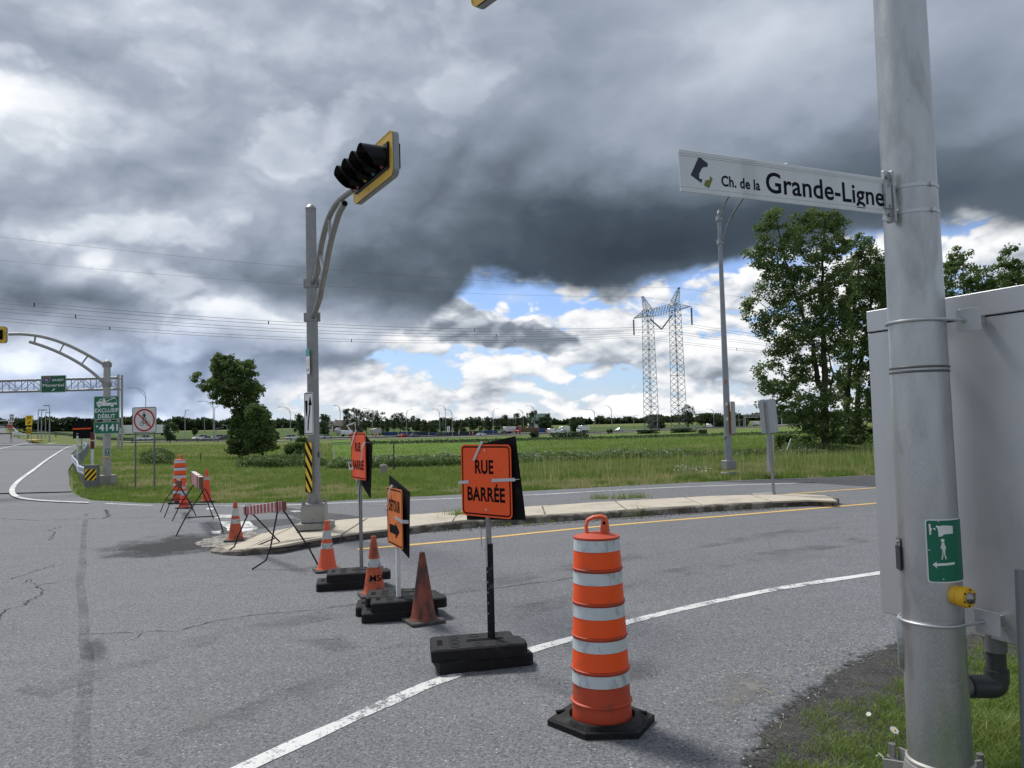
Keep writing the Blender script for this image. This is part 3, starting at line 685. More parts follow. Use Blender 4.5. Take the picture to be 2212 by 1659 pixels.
# bare dirt of the corner by the pole
m, nt, p, pos = base_nodes('dirt')
a_, b_, c_ = noise(nt, pos, 3, 6, .65), noise(nt, pos, 28, 5, .65), noise(nt, pos, 120, 2, .6)
col = mixc(nt, (a_*.5+b_*.5).step(.4, .62), (.022, .022, .022), (.062, .060, .056)); col = mixc(nt, c_.step(.60, .66)*.8, col, (.30, .29, .27))
nt.links.new(col.s, p.inputs['Base Color']); p.inputs['Roughness'].default_value = .95; bump(nt, p, b_*.7+c_*.6, 1.0, .02); M_dirt = m
at = nt.nodes.new('ShaderNodeAttribute'); at.attribute_name = 'inner'; e_ = V(nt, at.outputs['Fac'])
k_ = (e_*3.2 + (a_-.5)*1.1 + (b_-.5)*1.5 + (noise(nt, pos, 9, 6, .7)-.5)*1.6).step(-.12, .34)
nt.links.new(k_.s, p.inputs['Alpha'])
def signed(ed, X, Y):
    ed = np.array(ed); best = np.full(X.shape, 9.); sg_ = np.ones(X.shape)
    for a, b in zip(ed[:-1], ed[1:]):
        d = b-a; L = np.hypot(*d); s = np.clip(((X-a[0])*d[0]+(Y-a[1])*d[1])/L**2, 0, 1); dd = np.hypot(X-a[0]-s*d[0], Y-a[1]-s*d[1]); cr = d[0]*(Y-a[1])-d[1]*(X-a[0]); up = dd < best
        best = np.where(up, dd, best); sg_ = np.where(up, np.where(cr < 0, 1, -1), sg_)
    return best*sg_
cg = gp([(1480, 1900), (1597, 1668), (1648, 1572), (1693, 1522), (1733, 1492), (1812, 1442), (1878, 1404), (1983, 1382), (2150, 1362), (2500, 1340)])
gx_, gy_ = np.meshgrid(np.arange(.6, 7, .07), np.arange(1.0, 8.4, .07)); sdv = np.clip(signed(cg, gx_, gy_), -1, 1).ravel()
nn_ = gx_.shape[1]; q_ = np.arange((gx_.shape[0]-1)*nn_).reshape(-1, nn_)[:, :-1].ravel(); dz_ = .008 + np.clip(sdv, 0, .3)*.05 + np.clip(sdv, 0, .2)*.06*fbm(gx_.ravel()*3, gy_.ravel()*3, 4, 55)
me_ = mesh('bare_dirt', np.stack([gx_.ravel(), gy_.ravel(), dz_], -1), np.stack([q_, q_+1, q_+nn_+1, q_+nn_], -1), True); at_ = me_.attributes.new('inner', 'FLOAT', 'POINT'); at_.data.foreach_set('value', sdv.astype(np.float32))
tag(link('bare_dirt', me_, M_dirt), kind='structure')
# ------------------------------------------------------------------ materials of the things
M_galv = mat('galvanised_steel', (.30, .30, .295), .48, .70, var=.16, scale=9, bump=.12, bscale=90, dirt=(.22, .22, .22), dscale=4, damt=.5)
M_poleal = mat('pole_aluminium', (.50, .51, .51), .36, .80, var=.20, scale=9, bump=.22, bscale=120, dirt=(.30, .30, .29), dscale=5, damt=.55, stretch=(1, 1, .35))
M_steel_d = mat('dull_grey_metal', (.30, .305, .31), .55, .6, var=.12, scale=5, dirt=(.16, .15, .14), dscale=3, damt=.4)
M_rubber = mat('black_rubber', (.012, .012, .0125), .62, var=.35, scale=14, bump=.5, bscale=60, dirt=(.055, .052, .048), dscale=7, damt=.45, dlev=(.54, .76), spec=.25)
M_blackp = mat('black_plywood', (.008, .008, .009), .8, var=.3, scale=12, bump=.3, bscale=30, dirt=(.030, .030, .030), dscale=6, damt=.4, spec=.12)
M_or = mat('fluorescent_orange_sheeting', (.95, .092, .004), .5, var=.05, scale=5, bump=.10, bscale=220, dirt=(.42, .09, .04), dscale=9, damt=.40, dlev=(.56, .70))
M_or_old = mat('aged_orange_sheeting', (.80, .19, .02), .5, var=.07, scale=5, dirt=(.40, .10, .03), dscale=5, damt=.35)
M_plor = mat('orange_plastic', (.50, .058, .018), .55, var=.14, scale=7, bump=.1, bscale=40, dirt=(.22, .06, .04), dscale=9, damt=.6, dlev=(.52, .68))
M_plor2 = mat('orange_plastic_ridge', (.70, .13, .055), .5, var=.08, scale=6)
M_refl = mat('silver_reflective_band', (.60, .645, .66), .45, .05, var=.16, scale=7, bump=.25, bscale=160, dirt=(.24, .24, .24), dscale=13, damt=.6, stretch=(1, 1, .5))
M_reflw = mat('dirty_white_collar', (.50, .51, .50), .55, var=.16, scale=14, dirt=(.12, .11, .10), dscale=16, damt=.75, dlev=(.54, .62))
M_black = mat('black_print', (.008, .008, .009), .8, spec=.08); M_white_r = mat('white_sheeting', (.80, .81, .80), .5, var=.06, scale=4, dirt=(.40, .40, .38), dscale=5, damt=.35)
M_green = mat('green_sheeting', (.002, .155, .082), .45, var=.08, scale=3); M_red = mat('red_print', (.50, .012, .025), .5); M_yel = mat('yellow_sheeting', (.86, .56, .01), .5, var=.06, scale=5)
M_sigyel = mat('signal_yellow', (.80, .50, .06), .5, var=.10, scale=5, dirt=(.42, .22, .03), dscale=6, damt=.4)
M_strap = mat('galvanised_strap', (.55, .56, .57), .40, .6, var=.12, scale=12); M_wpost = mat('white_painted_post', (.70, .70, .69), .55, var=.06, scale=8, dirt=(.35, .33, .30), dscale=9, damt=.5)
M_gloss = mat('glossy_black_plastic', (.008, .008, .009), .22, var=.2, scale=6); M_concb = mat('concrete_block', (.33, .31, .28), .9, var=.2, scale=6, bump=.7, bscale=40, dirt=(.14, .13, .12), dscale=5, damt=.6)
M_conepl = [mat('cone_plastic_bright', (.80, .10, .03), .5, var=.12, scale=8, dirt=(.20, .08, .05), dscale=8, damt=.65, dlev=(.54, .68)),
            mat('cone_plastic_dirty', (.55, .095, .030), .6, var=.25, scale=10, dirt=(.10, .05, .035), dscale=10, damt=.85, dlev=(.46, .66), bump=.2),
            mat('cone_plastic_grimy', (.26, .062, .036), .7, var=.45, scale=12, dirt=(.045, .034, .030), dscale=9, damt=.92, dlev=(.40, .62), bump=.4, stretch=(1, 1, .5)),
            mat('cone_plastic_new', (.88, .085, .03), .5, var=.06, scale=6)]

# ------------------------------------------------------------------ barrel (construction drum)
def drum(label, loc, rz):
    t = thing('traffic_barrel', label, 'traffic barrel', loc, rz, 'orange and silver traffic barrels')
    Z = [1.224, 1.146, 1.024, .933, .808, .717, .592, .506, .377, .288, .165, .062]; r0, r1 = .147, .193
    def rr(z, z_=0): return r0 + (r1-r0)*(1.224-z)/(1.224-.062)
    mb = MB(); prof = [(.02, 1.262), (.06, 1.256), (.125, 1.240), (.150, 1.234), (.152, 1.226), (rr(1.224)-.004, 1.224)]
    body = []
    for i, z in enumerate((1.024, .808, .592, .377, .165)):        # moulded steps below each pair of bands
        zt_ = [1.224, 1.024, .808, .592, .377][i]-.008
        body += [(rr(zt_)-.003, zt_), (rr(z+.02)-.001, z+.012), (rr(z)+.009, z+.007), (rr(z)+.010, z), (rr(z)+.008, z-.005), (rr(z)-.001, z-.010)]
    prof += body + [(rr(.10), .10), (r1, .05)]
    mb.lathe(prof, 48, caps=True); mb.f = [f[::-1] for f in mb.f]; b = mb.build('body', M_plor, t, True)
    def band(name, zt_, zb, m, parent):
        mb = MB(); mb.lathe([(rr(zb)+.0015+(.002), zb), (rr(zt_)+.0015+(.000), zt_)], 48, caps=False); return mb.build(name, m, parent, True)
    for zt_, zb in ((1.219, 1.146), (1.010, .933), (.794, .717), (.578, .506), (.363, .288)): band('silver_band', zt_, zb, M_refl, t)
    for zt_, zb in ((1.145, 1.036), (.932, .820), (.716, .604), (.505, .389)): band('orange_band', zt_, zb, M_or, t)
    mb = MB()                                                      # handle: a bent strap with a wider end
    mb.tube([(-.062, 0, 1.245), (-.066, 0, 1.30), (-.055, 0, 1.338), (-.02, 0, 1.356), (.03, 0, 1.362), (.062, 0, 1.350), (.070, 0, 1.31), (.074, 0, 1.245)], [.013, .012, .013, .014, .015, .015, .014, .015], 10, squash=1.25)
    mb.plate([(.022, 1.248), (.075, 1.248), (.070, 1.350), (.040, 1.352), (.030, 1.30)], -.012, .012)
    h = mb.build('handle', M_plor2, t, True); mb = MB(); mb.lathe([(.011, -.0135), (.011, .0135)], 12, c=(.052, 0, 1.318), axis='y'); mb.build('handle_hole', M_black, h)
    hexa = [(-.355, -.0), (-.135, -.25), (.195, -.25), (.345, .03), (.19, .24), (-.19, .27)]
    mb = MB(); mb.prism(hexa, 0.0, .045, .008); k = mb.build('rubber_base', M_rubber, t)
    hi = [(x*.93, y*.93) for x, y in hexa]; n = 36; ring = [(.232*math.cos(2*PI*i/n), .232*math.sin(2*PI*i/n)) for i in range(n)]
    mb = MB(); vs = [(x, y, .045) for x, y in hi]; vi = [(.235*math.cos(2*PI*i/n), .235*math.sin(2*PI*i/n)) for i in range(n)]
    vs2 = [(x, y, .072) for x, y in vi]; vs3 = [(x*.90, y*.90, .074) for x, y in vi]; vs4 = [(x*.88, y*.88, .046) for x, y in vi]
    # outer skirt: join hexagon to ring by angle
    ho = []
    for i in range(n):
        a = 2*PI*i/n; best = None
        for j in range(6):
            x0_, y0_ = hi[j]; x1_, y1_ = hi[(j+1) % 6]; dx_, dy_ = x1_-x0_, y1_-y0_; ca, sa = math.cos(a), math.sin(a); den = ca*dy_-sa*dx_
            if abs(den) < 1e-9: continue
            r_ = (x0_*dy_-y0_*dx_)/den; s_ = (x0_*sa-y0_*ca)/den
            if r_ > 0 and -1e-6 <= s_ <= 1+1e-6: best = r_
        ho.append(((best or .3)*math.cos(a), (best or .3)*math.sin(a), .046))
    V_ = ho + vs2 + vs3 + vs4; mb.add(V_, [(r*n+i, r*n+(i+1) % n, (r+1)*n+(i+1) % n, (r+1)*n+i) for r in range(3) for i in range(n)]); mb.build('base_collar', M_rubber, t, True)
    for x, y, a in ((-.262, .075, .35), (.262, .02, -.35)):
        mb = MB(); mb.box((x, y, .062), (.062, .03, .014), a); mb.build('grip_hole', M_black, t)
    return t
bar1 = drum('large orange and silver barrel standing nearest the camera', G(1302, 1567) + Vector((0, .02, 0)), 0.0); bar1.scale = (1, 1, .98)
bar2 = dup(bar1, (-9.35, 21.6, 0), .9, 'distant orange and silver barrel among the barricades by the grass')

# ------------------------------------------------------------------ cones
def cone(label, loc, rz, m, collars, h=.69, text_=None, group='orange traffic cones', collar_m=None, tilt=None, base=.36):
    t = thing('traffic_cone', label, 'traffic cone', loc, rz, group, tilt)
    def r(z): return .026 + (.128-.026)*(h-z)/(h-.035)
    mb = MB(); mb.lathe([(.014, h-.01), (.022, h), (.027, h-.004), (r(h*.5), h*.5), (r(.07), .07), (.134, .045), (.142, .036)], 28, caps=True); mb.f = [f[::-1] for f in mb.f]; mb.build('cone_body', m, t, True)
    mb = MB(); p = rrect(base, base, .045, 4); mb.prism(p, 0, .034, .008); mb.build('base_plate', mat('cone_base_rubber', (.06, .05, .045), .8, var=.4, scale=9, dirt=(.17, .15, .13), dscale=6, damt=.7), t)
    for z0, z1 in collars:
        mb = MB(); mb.lathe([(r(z0)+.0022, z0), (r(z1)+.0022, z1)], 28, caps=False); mb.build('reflective_collar', collar_m or M_reflw, t, True)
    if text_:
        def wrap(p):
            z = p[2]; a = p[0]/r(z) - PI/2; rad = r(z)+.0025; return (rad*math.cos(a), rad*math.sin(a), z)
        text(text_, -.068, .135, .180, .250, 0, M_black, t, .018, 'stencil_letters', wrap=wrap)
    return t
cone('grimy dark orange cone without collars beside the black rubber weights', G(915, 1343), R_(28), M_conepl[2], [])
cone('dirty orange cone stencilled with black capital letters', G(809, 1286), R_(20), M_conepl[1], [(.335, .43)], text_='MSA')
cone('clean orange cone with two white collars left of the stacked weights', G(707, 1233), R_(24), M_conepl[0], [(.31, .385), (.44, .555)])
cone('weathered orange cone with two white collars on the island tip', Vector((-4.97, 13.75, .022)), R_(10), M_conepl[1], [(.31, .385), (.44, .575)])
cone('small orange cone in front of the distant barrel', Vector((-8.62, 20.15, 0)), R_(5), M_conepl[3], [(.33, .45), (.50, .57)], h=.70)
cone('orange cone half hidden behind the distant barrel', Vector((-8.72, 21.9, 0)), R_(5), M_conepl[3], [(.62, .70)], h=.92, base=.40)

# ------------------------------------------------------------------ rubber weights
def weight_mesh():
    mb = MB(); out = [(-.36, -.19), (.36, -.19), (.385, -.165), (.385, -.055), (.36, -.03), (.36, .03), (.30, .055), (.30, .165), (.275, .19), (-.36, .19), (-.385, .165), (-.385, -.165)]
    mb.prism(out, .0, .098, .012); return mb
W0 = None
def weight(label, loc, rz, tilt=None, group='black rubber sign weights'):
    global W0
    if W0 is not None:
        c = dup(W0, loc, rz, label); c.rotation_euler = ((tilt or (0, 0))[0], (tilt or (0, 0))[1], rz); c['group'] = group; return c
    t = thing('rubber_weight', label, 'rubber weight', loc, rz, group, tilt)
    weight_mesh().build('block', M_rubber, t)
    mb = MB(); mb.box((.06, .0, .0985), (.30, .052, .003)); mb.build('post_slot', M_black, t)
    mb = MB(); mb.box((-.31, .0, .0985), (.045, .13, .003)); mb.build('handle_slot', M_black, t)
    for x, y in ((-.19, .11), (-.02, .12), (.14, .12), (-.19, 0), (-.19, -.11), (0, -.12), (.17, -.12)):
        mb = MB(); mb.lathe([(.042, .096), (.042, .1015), (.034, .1015), (.034, .099)], 16, c=(x, y, 0), caps=False); mb.build('round_recess', M_rubber, t, True)
    W0 = t; return t
# ------------------------------------------------------------------ orange signs on stands
def sign_stand(label, loc, rz, lines, post, board, straps, msheet, zc, group, zpost0, arrow=None, side=.60):
    t = thing('road_sign', label, 'road sign', loc, rz, group)
    w = side
    mb = MB(); mb.plate(rrect(w, w, .045, 6, 0, zc), -.0015, .0015); s = mb.build('sign_panel', msheet, t)
    ringplate(w-.028, w-.028, .036, .012, -.0028, 'border', M_black, s, 0, zc)
    for (b, x0, x1, z0, z1, ref) in lines: text(b, x0, x1, zc+z0, zc+z1, -.0032, M_black, s, .030, 'lettering', ref)
    if arrow: flats('arrow', [[(x, zc+z) for x, z in arrow]], -.0032, M_black, s)
    for z in (.25, -.24):
        mb = MB(); mb.lathe([(.010, -.007), (.010, -.002)], 10, c=(0.0, 0, zc+z), axis='y'); mb.build('bolt', M_strap, s)
    mb = MB(); mb.plate([(x, zc+z) for x, z in board], .034, .044); mb.build('cover_board', M_blackp, t)
    for path, wd in straps:
        mb = MB()
        for a, b in zip(path[:-1], path[1:]):
            a, b = Vector(a), Vector(b); a.z += zc; b.z += zc; d = (b-a).normalized(); n = Vector((0, 1, 0)) if abs(d.y) < .7 else Vector((0, 0, 1)); u = d.cross(n).normalized()*wd/2; q = n*.0015
            mb.add([a+u+q, a-u+q, b-u+q, b+u+q, a+u-q, a-u-q, b-u-q, b+u-q], [(0, 1, 2, 3), (7, 6, 5, 4), (0, 4, 5, 1), (1, 5, 6, 2), (2, 6, 7, 3), (3, 7, 4, 0)])
        mb.build('strap', M_strap, t)
    post(t, zc, zpost0); return t
def post_front(t, zc, z0):
    mb = MB(); mb.box((0, .022, (z0+.97)/2), (.050, .036, .97-z0)); p = mb.build('lower_post', mat('black_painted_steel', (.016, .016, .017), .5, .3, var=.3, scale=9, dirt=(.14, .13, .13), dscale=14, damt=.6, dlev=(.56, .66)), t)
    for k in range(7):
        mb = MB(); mb.lathe([(.006, -.001), (.0085, -.0015), (.0085, .001)], 10, c=(-.008, .0025, .40+k*.085), axis='y'); mb.build('bolt_hole', M_galv, p)
    mb = MB(); mb.box((0, .018, (.94+zc+.28)/2), (.038, .026, zc+.28-.94)); mb.build('upper_post', M_steel_d, t)
    hook(t, .98)
def hook(t, z):
    mb = MB(); mb.box((-.012, -.001, z-.08), (.022, .006, .24)); mb.tube([(-.018, -.006, z-.055), (-.045, -.008, z-.055), (-.062, -.008, z-.03), (-.062, -.008, z+.10), (-.085, -.01, z+.125)], .006, 6); mb.build('hook_bracket', M_strap, t)
def post_rear(t, zc, z0):
    mb = MB(); mb.plate([(x, z) for x, z in ((-.02, z0), (.02, z0), (.02, zc+.28), (-.02, zc+.28))], .008, .012)
    for s in (-1, 1): mb.box((s*.024, .018, (z0+zc+.28)/2), (.008, .03, zc+.28-z0))
    mb.build('channel_post', M_galv, t); hook(t, zc-.42)
def post_white(t, zc, z0):
    mb = MB(); mb.box((0, .026, (z0+zc+.25)/2), (.045, .040, zc+.25-z0)); mb.build('white_post', M_wpost, t)
TXT = [('RUE', -.125, .095, .055, .172, 'U'), ('BARRÉE', -.225, .222, -.172, -.055, 'B')]
g3 = 'orange roadworks signs on rubber weights'
pf = G(1057.6, 1379, .2); rzf = R_(-44)
sign_stand('large orange rue barrée sign on a black post behind the nearest barrel', (pf.x, pf.y, 0), rzf, TXT, post_front,
    [(-.315, .27), (.315, .365), (.405, -.30), (-.28, -.345)], [([(-.03, .04, .31), (-.03, -.006, .325), (-.045, -.008, .30), (-.135, -.008, .165)], .024), ([(-.33, .03, -.025), (-.33, -.008, -.025), (-.20, -.008, -.015)], .026), ([(.08, -.008, .005), (.30, -.009, .018), (.345, -.009, .02), (.345, .035, .02)], .026)],
    M_or, 1.49, g3, .10)
weight('black rubber weight on the ground under the front rue barrée sign', (-.30, 6.42, 0), R_(16)); weight('upper black rubber weight holding the front sign post', (-.335, 6.40, .100), R_(8), (0.03, -.015))
pr = G(778, 1232, .15)
sign_stand('orange rue barrée sign on a galvanised post farthest back', (pr.x, pr.y, 0), R_(-61), TXT, post_rear,
    [(-.2, .42), (.44, .16), (.33, -.52), (-.22, -.25)], [([(-.05, .045, .30), (-.05, -.01, .33), (-.10, -.014, .29), (-.27, -.014, .12)], .034), ([(.36, .03, .17), (.36, -.03, .18), (.30, -.045, .12), (.20, -.03, -.06)], .03), ([(-.30, .03, -.10), (-.40, -.01, -.10), (-.32, -.02, -.18), (-.18, -.01, -.16)], .03)],
    M_or, 1.60, g3, .10)
weight('lower rubber weight under the farthest rue barrée sign', (-2.08, 9.62, 0), R_(12)); weight('upper rubber weight under the farthest rue barrée sign', (-1.96, 9.66, .100), R_(10), (.02, .0))
pd = G(855.7, 1289.6, .2)
DET = [('DÉTOUR', -.215, .215, .055, .175, 'D')]
ARW = [(-.20, -.085), (.03, -.085), (.03, -.05), (.185, -.135), (.03, -.22), (.03, -.175), (-.20, -.175)]
sign_stand('orange détour sign with a right arrow on a white post', (pd.x, pd.y, 0), R_(-66), DET, post_white,
    [(-.33, .42), (.43, .29), (.37, -.37), (-.3, -.25)], [([(.0, .045, .29), (.0, -.02, .33), (-.04, -.03, .31), (-.12, -.03, .24), (-.20, -.02, .12)], .030), ([(-.29, .03, .10), (-.33, -.02, .10), (-.36, -.22, .12)], .022), ([(-.3, .02, .06), (-.34, -.02, .06), (-.24, -.02, .05)], .03), ([(.05, -.014, .005), (.34, -.018, -.01), (.40, .03, -.01)], .034)],
    M_or_old, 1.02, g3, .2, ARW)
weight('left rubber weight on the ground under the détour sign', (-1.33, 8.33, 0), R_(8)); weight('front rubber weight on the ground under the détour sign', (-1.22, 8.05, 0), R_(10))
weight('upper left rubber weight under the détour sign', (-1.22, 8.30, .100), R_(8), (.01, .01)); weight('upper front rubber weight behind the grimy cone', (-1.13, 8.08, .100), R_(9), (.0, -.02))

# ------------------------------------------------------------------ barricades
M_stripe = mat('red_stripe_paint', (.42, .05, .05), .6, var=.15, scale=14, dirt=(.5, .45, .42), dscale=18, damt=.5, dlev=(.58, .66)); M_bwood = mat('barricade_board_white', (.60, .56, .53), .7, var=.12, scale=12, dirt=(.33, .17, .12), dscale=9, damt=.6)
M_wend = mat('old_brown_wood', (.20, .085, .055), .8, var=.3, scale=20, bump=.5, bscale=50, stretch=(1, 1, 4)); M_rod = mat('rusty_dark_rod', (.030, .022, .022), .6, .5, var=.4, scale=30)
def barricade(label, L, R, h, th, legs, nstripe, zL, zR, worn=False):
    """board from L to R (plan points) at heights zL, zR, on bent rod legs"""
    L, R = Vector((*L, zL)), Vector((*R, zR)); mid = (L+R)/2; base = Vector((mid.x, mid.y, 0)); d = R-L; rz = math.atan2(d.y, d.x); ln = d.length
    t = thing('barricade', label, 'barricade', base, 0, 'red and white striped barricades')
    o = bpy.data.objects; mb = MB(); mb.M = Matrix.Translation(mid-base) @ Matrix.Rotation(rz, 4, 'Z') @ Matrix.Rotation(-math.asin(d.z/ln), 4, 'Y')
    M0 = mb.M.copy(); mb.box((0, 0, 0), (ln, th, h), 0, .006); b = mb.build('board', M_bwood if not worn else M_wend, t)
    for s in (-1, 1): e = MB(); e.M = M0; e.box((s*(ln/2+.0015), 0, 0), (.003, th*.96, h*.96)); e.build('board_end', M_wend, b)
    sw = ln/(2*nstripe)
    for k in range(nstripe):
        x = -ln/2 + sw*(2*k+.6); e = MB(); e.M = M0
        for y in (-th/2-.002, th/2+.002): e.box((x+sw/2, y, 0), (sw, .003, h-.006))
        e.build('red_stripe', M_stripe, b)
    for path in legs:
        e = MB(); e.tube([Vector(p)-base for p in path], .012 if len(path) > 2 or True else .01, 6); e.build('leg' if path[0][2] > .4 else 'crossbar', M_rod, t)
    for s in (-.82, .82):
        e = MB(); e.M = M0; x = s*ln/2
        for y in (-th/2-.008, th/2+.008): e.box((x, y, 0), (.022, .008, h+.03))
        e.box((x, 0, h/2+.012), (.022, th+.024, .008)); e.build('clamp', M_rod, t)
    return t
barricade('red and white striped barricade with bent rod legs by the island', (-4.40, 12.62), (-3.32, 11.12), .142, .07,
    [[(-4.30, 12.45, .62), (-4.42, 12.35, .30), (-4.50, 12.40, .12), (-4.68, 12.48, .012)], [(-3.45, 11.25, .80), (-3.50, 11.05, .28), (-3.55, 11.0, .12), (-3.72, 10.92, .012)],
     [(-3.36, 11.22, .80), (-3.00, 11.18, .28), (-2.86, 11.18, .012)], [(-4.24, 12.5, .62), (-3.98, 12.8, .2), (-3.88, 13.0, .012)], [(-3.51, 11.04, .27), (-3.02, 11.18, .30)], [(-4.42, 12.6, .013), (-3.98, 12.8, .18)]], 11, .66, .87)
barricade('tall worn barricade seen end on right of the distant barrel', (-7.2, 17.3), (-6.08, 15.0), .25, .09,
    [[(-6.02, 15.0, .86), (-6.28, 14.75, .35), (-6.43, 14.67, .012)], [(-6.0, 15.0, .86), (-5.75, 15.02, .3), (-5.66, 15.0, .012)], [(-6.26, 14.78, .34), (-5.74, 15.02, .33)],
     [(-7.1, 17.2, .86), (-7.45, 17.2, .35), (-7.62, 17.2, .012)], [(-7.05, 17.2, .86), (-6.9, 17.4, .35), (-6.83, 17.51, .012)], [(-7.45, 17.2, .36), (-6.92, 17.4, .34)]], 6, .97, .97)
barricade('small worn barricade seen end on left of the distant barrel', (-8.45, 19.4), (-7.78, 17.95), .16, .09,
    [[(-7.80, 18.0, .70), (-8.0, 17.9, .3), (-8.10, 17.86, .012)], [(-7.78, 18.0, .70), (-7.56, 18.05, .28), (-7.46, 18.09, .012)], [(-8.0, 17.9, .32), (-7.58, 18.05, .32)],
     [(-8.42, 19.3, .68), (-8.68, 19.2, .3), (-8.78, 19.15, .012)], [(-8.40, 19.3, .68), (-8.2, 19.4, .28), (-8.1, 19.45, .012)], [(-8.66, 19.2, .3), (-8.2, 19.4, .3)]], 4, .75, .77, True)

# ------------------------------------------------------------------ traffic signal head
M_lensr = mat('dark_red_lens', (.22, .006, .012), .25); M_lensg = mat('dark_green_lens', (.008, .10, .065), .25); M_lensy = mat('dark_amber_lens', (.24, .14, .02), .25)
def signal_head(label, loc, rz, lenses, group, tiltx=0, sp=.315, off=None, hoods=True):
    """row of lamps along +x from the arm end, lamps face -y"""
    t = thing('traffic_signal', label, 'traffic signal', loc, rz, group); n = len(lenses); L = sp*n+.02; W = .40
    mb = MB(); mb.box((L/2+.08, .06, 0), (L, .18, .36), 0, .02); mb.build('housing', M_gloss, t)
    o = rrect(L+.24, .595, .095, 5, L/2+.08, 0); mb = MB(); mb.plate(o, .0, .012); bp = mb.build('backplate', M_sigyel, t)
    mb = MB(); nn = len(o)
    for (y0_, y1_, m_) in ((-.004, .085, None),):
        vs = [(x, y0_, z) for x, z in o] + [(x, y1_, z) for x, z in o]; mb.add(vs, [(i, (i+1) % nn, nn+(i+1) % nn, nn+i) for i in range(nn)])
    mb.build('rim', mat('signal_rim_grey', (.30, .31, .32), .5, .5), t)
    ringplate(L+.238, .593, .095, .012, -.004, 'edge_lip', M_sigyel, t, L/2+.08, 0)
    for k, le in enumerate(lenses):
        x = .09 + sp*(k+.5)
        mb = MB(); mb.lathe([(.138, -.035), (.12, -.055), (.08, -.068), (.02, -.072)], 24, c=(x, 0, 0), axis='y', caps=True); mb.build('lens', {'r': M_lensr, 'g': M_lensg, 'y': M_lensy, 'k': M_gloss, 'on': mat('green_arrow_lit', (.05, .95, .45), .4, emit=1.6)}[le] if le != 'on' else M_gloss, t, True)
        if le == 'on': flats('green_arrow', [[(x-.09, -.02), (x+.01, -.02), (x+.01, -.07), (x+.09, 0), (x+.01, .07), (x+.01, .02), (x-.09, .02)]], -.075, mat('green_arrow_lit', (.05, .95, .45), .4, emit=1.6), t)
        if not hoods: continue
        mb = MB(); n_ = 22; ri, ro = .139, .145; A = [R_(-62 + 304*i/n_) for i in range(n_+1)]   # open below
        A = [a + R_(0) for a in A]
        vi, vo_, vi0, vo0 = [], [], [], []
        for a in A:
            lenf = .29*(.42 + .58*max(0, min(1, (math.sin(a)+.9)/1.3)))
            ca, sa = math.cos(a), math.sin(a)
            vi.append((x+ri*ca, -.05-lenf, ri*sa)); vo_.append((x+ro*ca, -.05-lenf, ro*sa)); vi0.append((x+ri*ca, -.02, ri*sa)); vo0.append((x+(ro+.006)*ca, -.02, (ro+.006)*sa))
        V_ = vi+vo_+vi0+vo0; m_ = n_+1
        F_ = [(i, i+1, 2*m_+i+1, 2*m_+i) for i in range(n_)] + [(m_+i+1, m_+i, 3*m_+i, 3*m_+i+1) for i in range(n_)] + [(i+1, i, m_+i, m_+i+1) for i in range(n_)]
        mb.add(V_, F_); mb.build('hood', M_gloss, t, True)
    mb = MB(); mb.box((L/2+.05, .19, 0), (.5, .08, .16), 0, .02); mb.build('mount_box', mat('signal_rim_grey', (0, 0, 0)), t)
    return t
def bez(p, n=14):
    p = [Vector(q) for q in p]; out = []
    for k in range(n+1):
        t = k/n; q = list(p)
        while len(q) > 1: q = [a*(1-t)+b*t for a, b in zip(q[:-1], q[1:])]
        out.append(q[0])
    return out
def resample(P, n):
    P = [Vector(p) for p in P]; m = len(P)-1; out = []
    for k in range(n+1):
        f = k/n*m; i = min(int(f), m-1); t = f-i; p0, p1, p2, p3 = P[max(i-1, 0)], P[i], P[i+1], P[min(i+2, m)]
        out.append(.5*((2*p1)+(p2-p0)*t+(2*p0-5*p1+4*p2-p3)*t*t+(3*p1-p0-3*p2+p3)*t**3))
    return out
def in_plane(px, py, foot, d):            # where a line of sight meets the upright plane through foot along d
    r = ray(px, py); nx, ny = -d.y, d.x; s = (foot.x*nx+foot.y*ny)/(r.x*nx+r.y*ny); return Vector((r.x*s, r.y*s, CAMH+r.z*s))
def clamp_band(t, r, z, m, w=.20):
    mb = MB(); mb.lathe([(r+.004, z-w/2), (r+.012, z-w/2), (r+.012, z+w/2), (r+.004, z+w/2)], 24, caps=False)
    for a in (0, PI): mb.box((math.cos(a)*(r+.02), math.sin(a)*(r+.02), z), (.045, .06, w*1.05), a)
    mb.build('bracket', m, t, False)
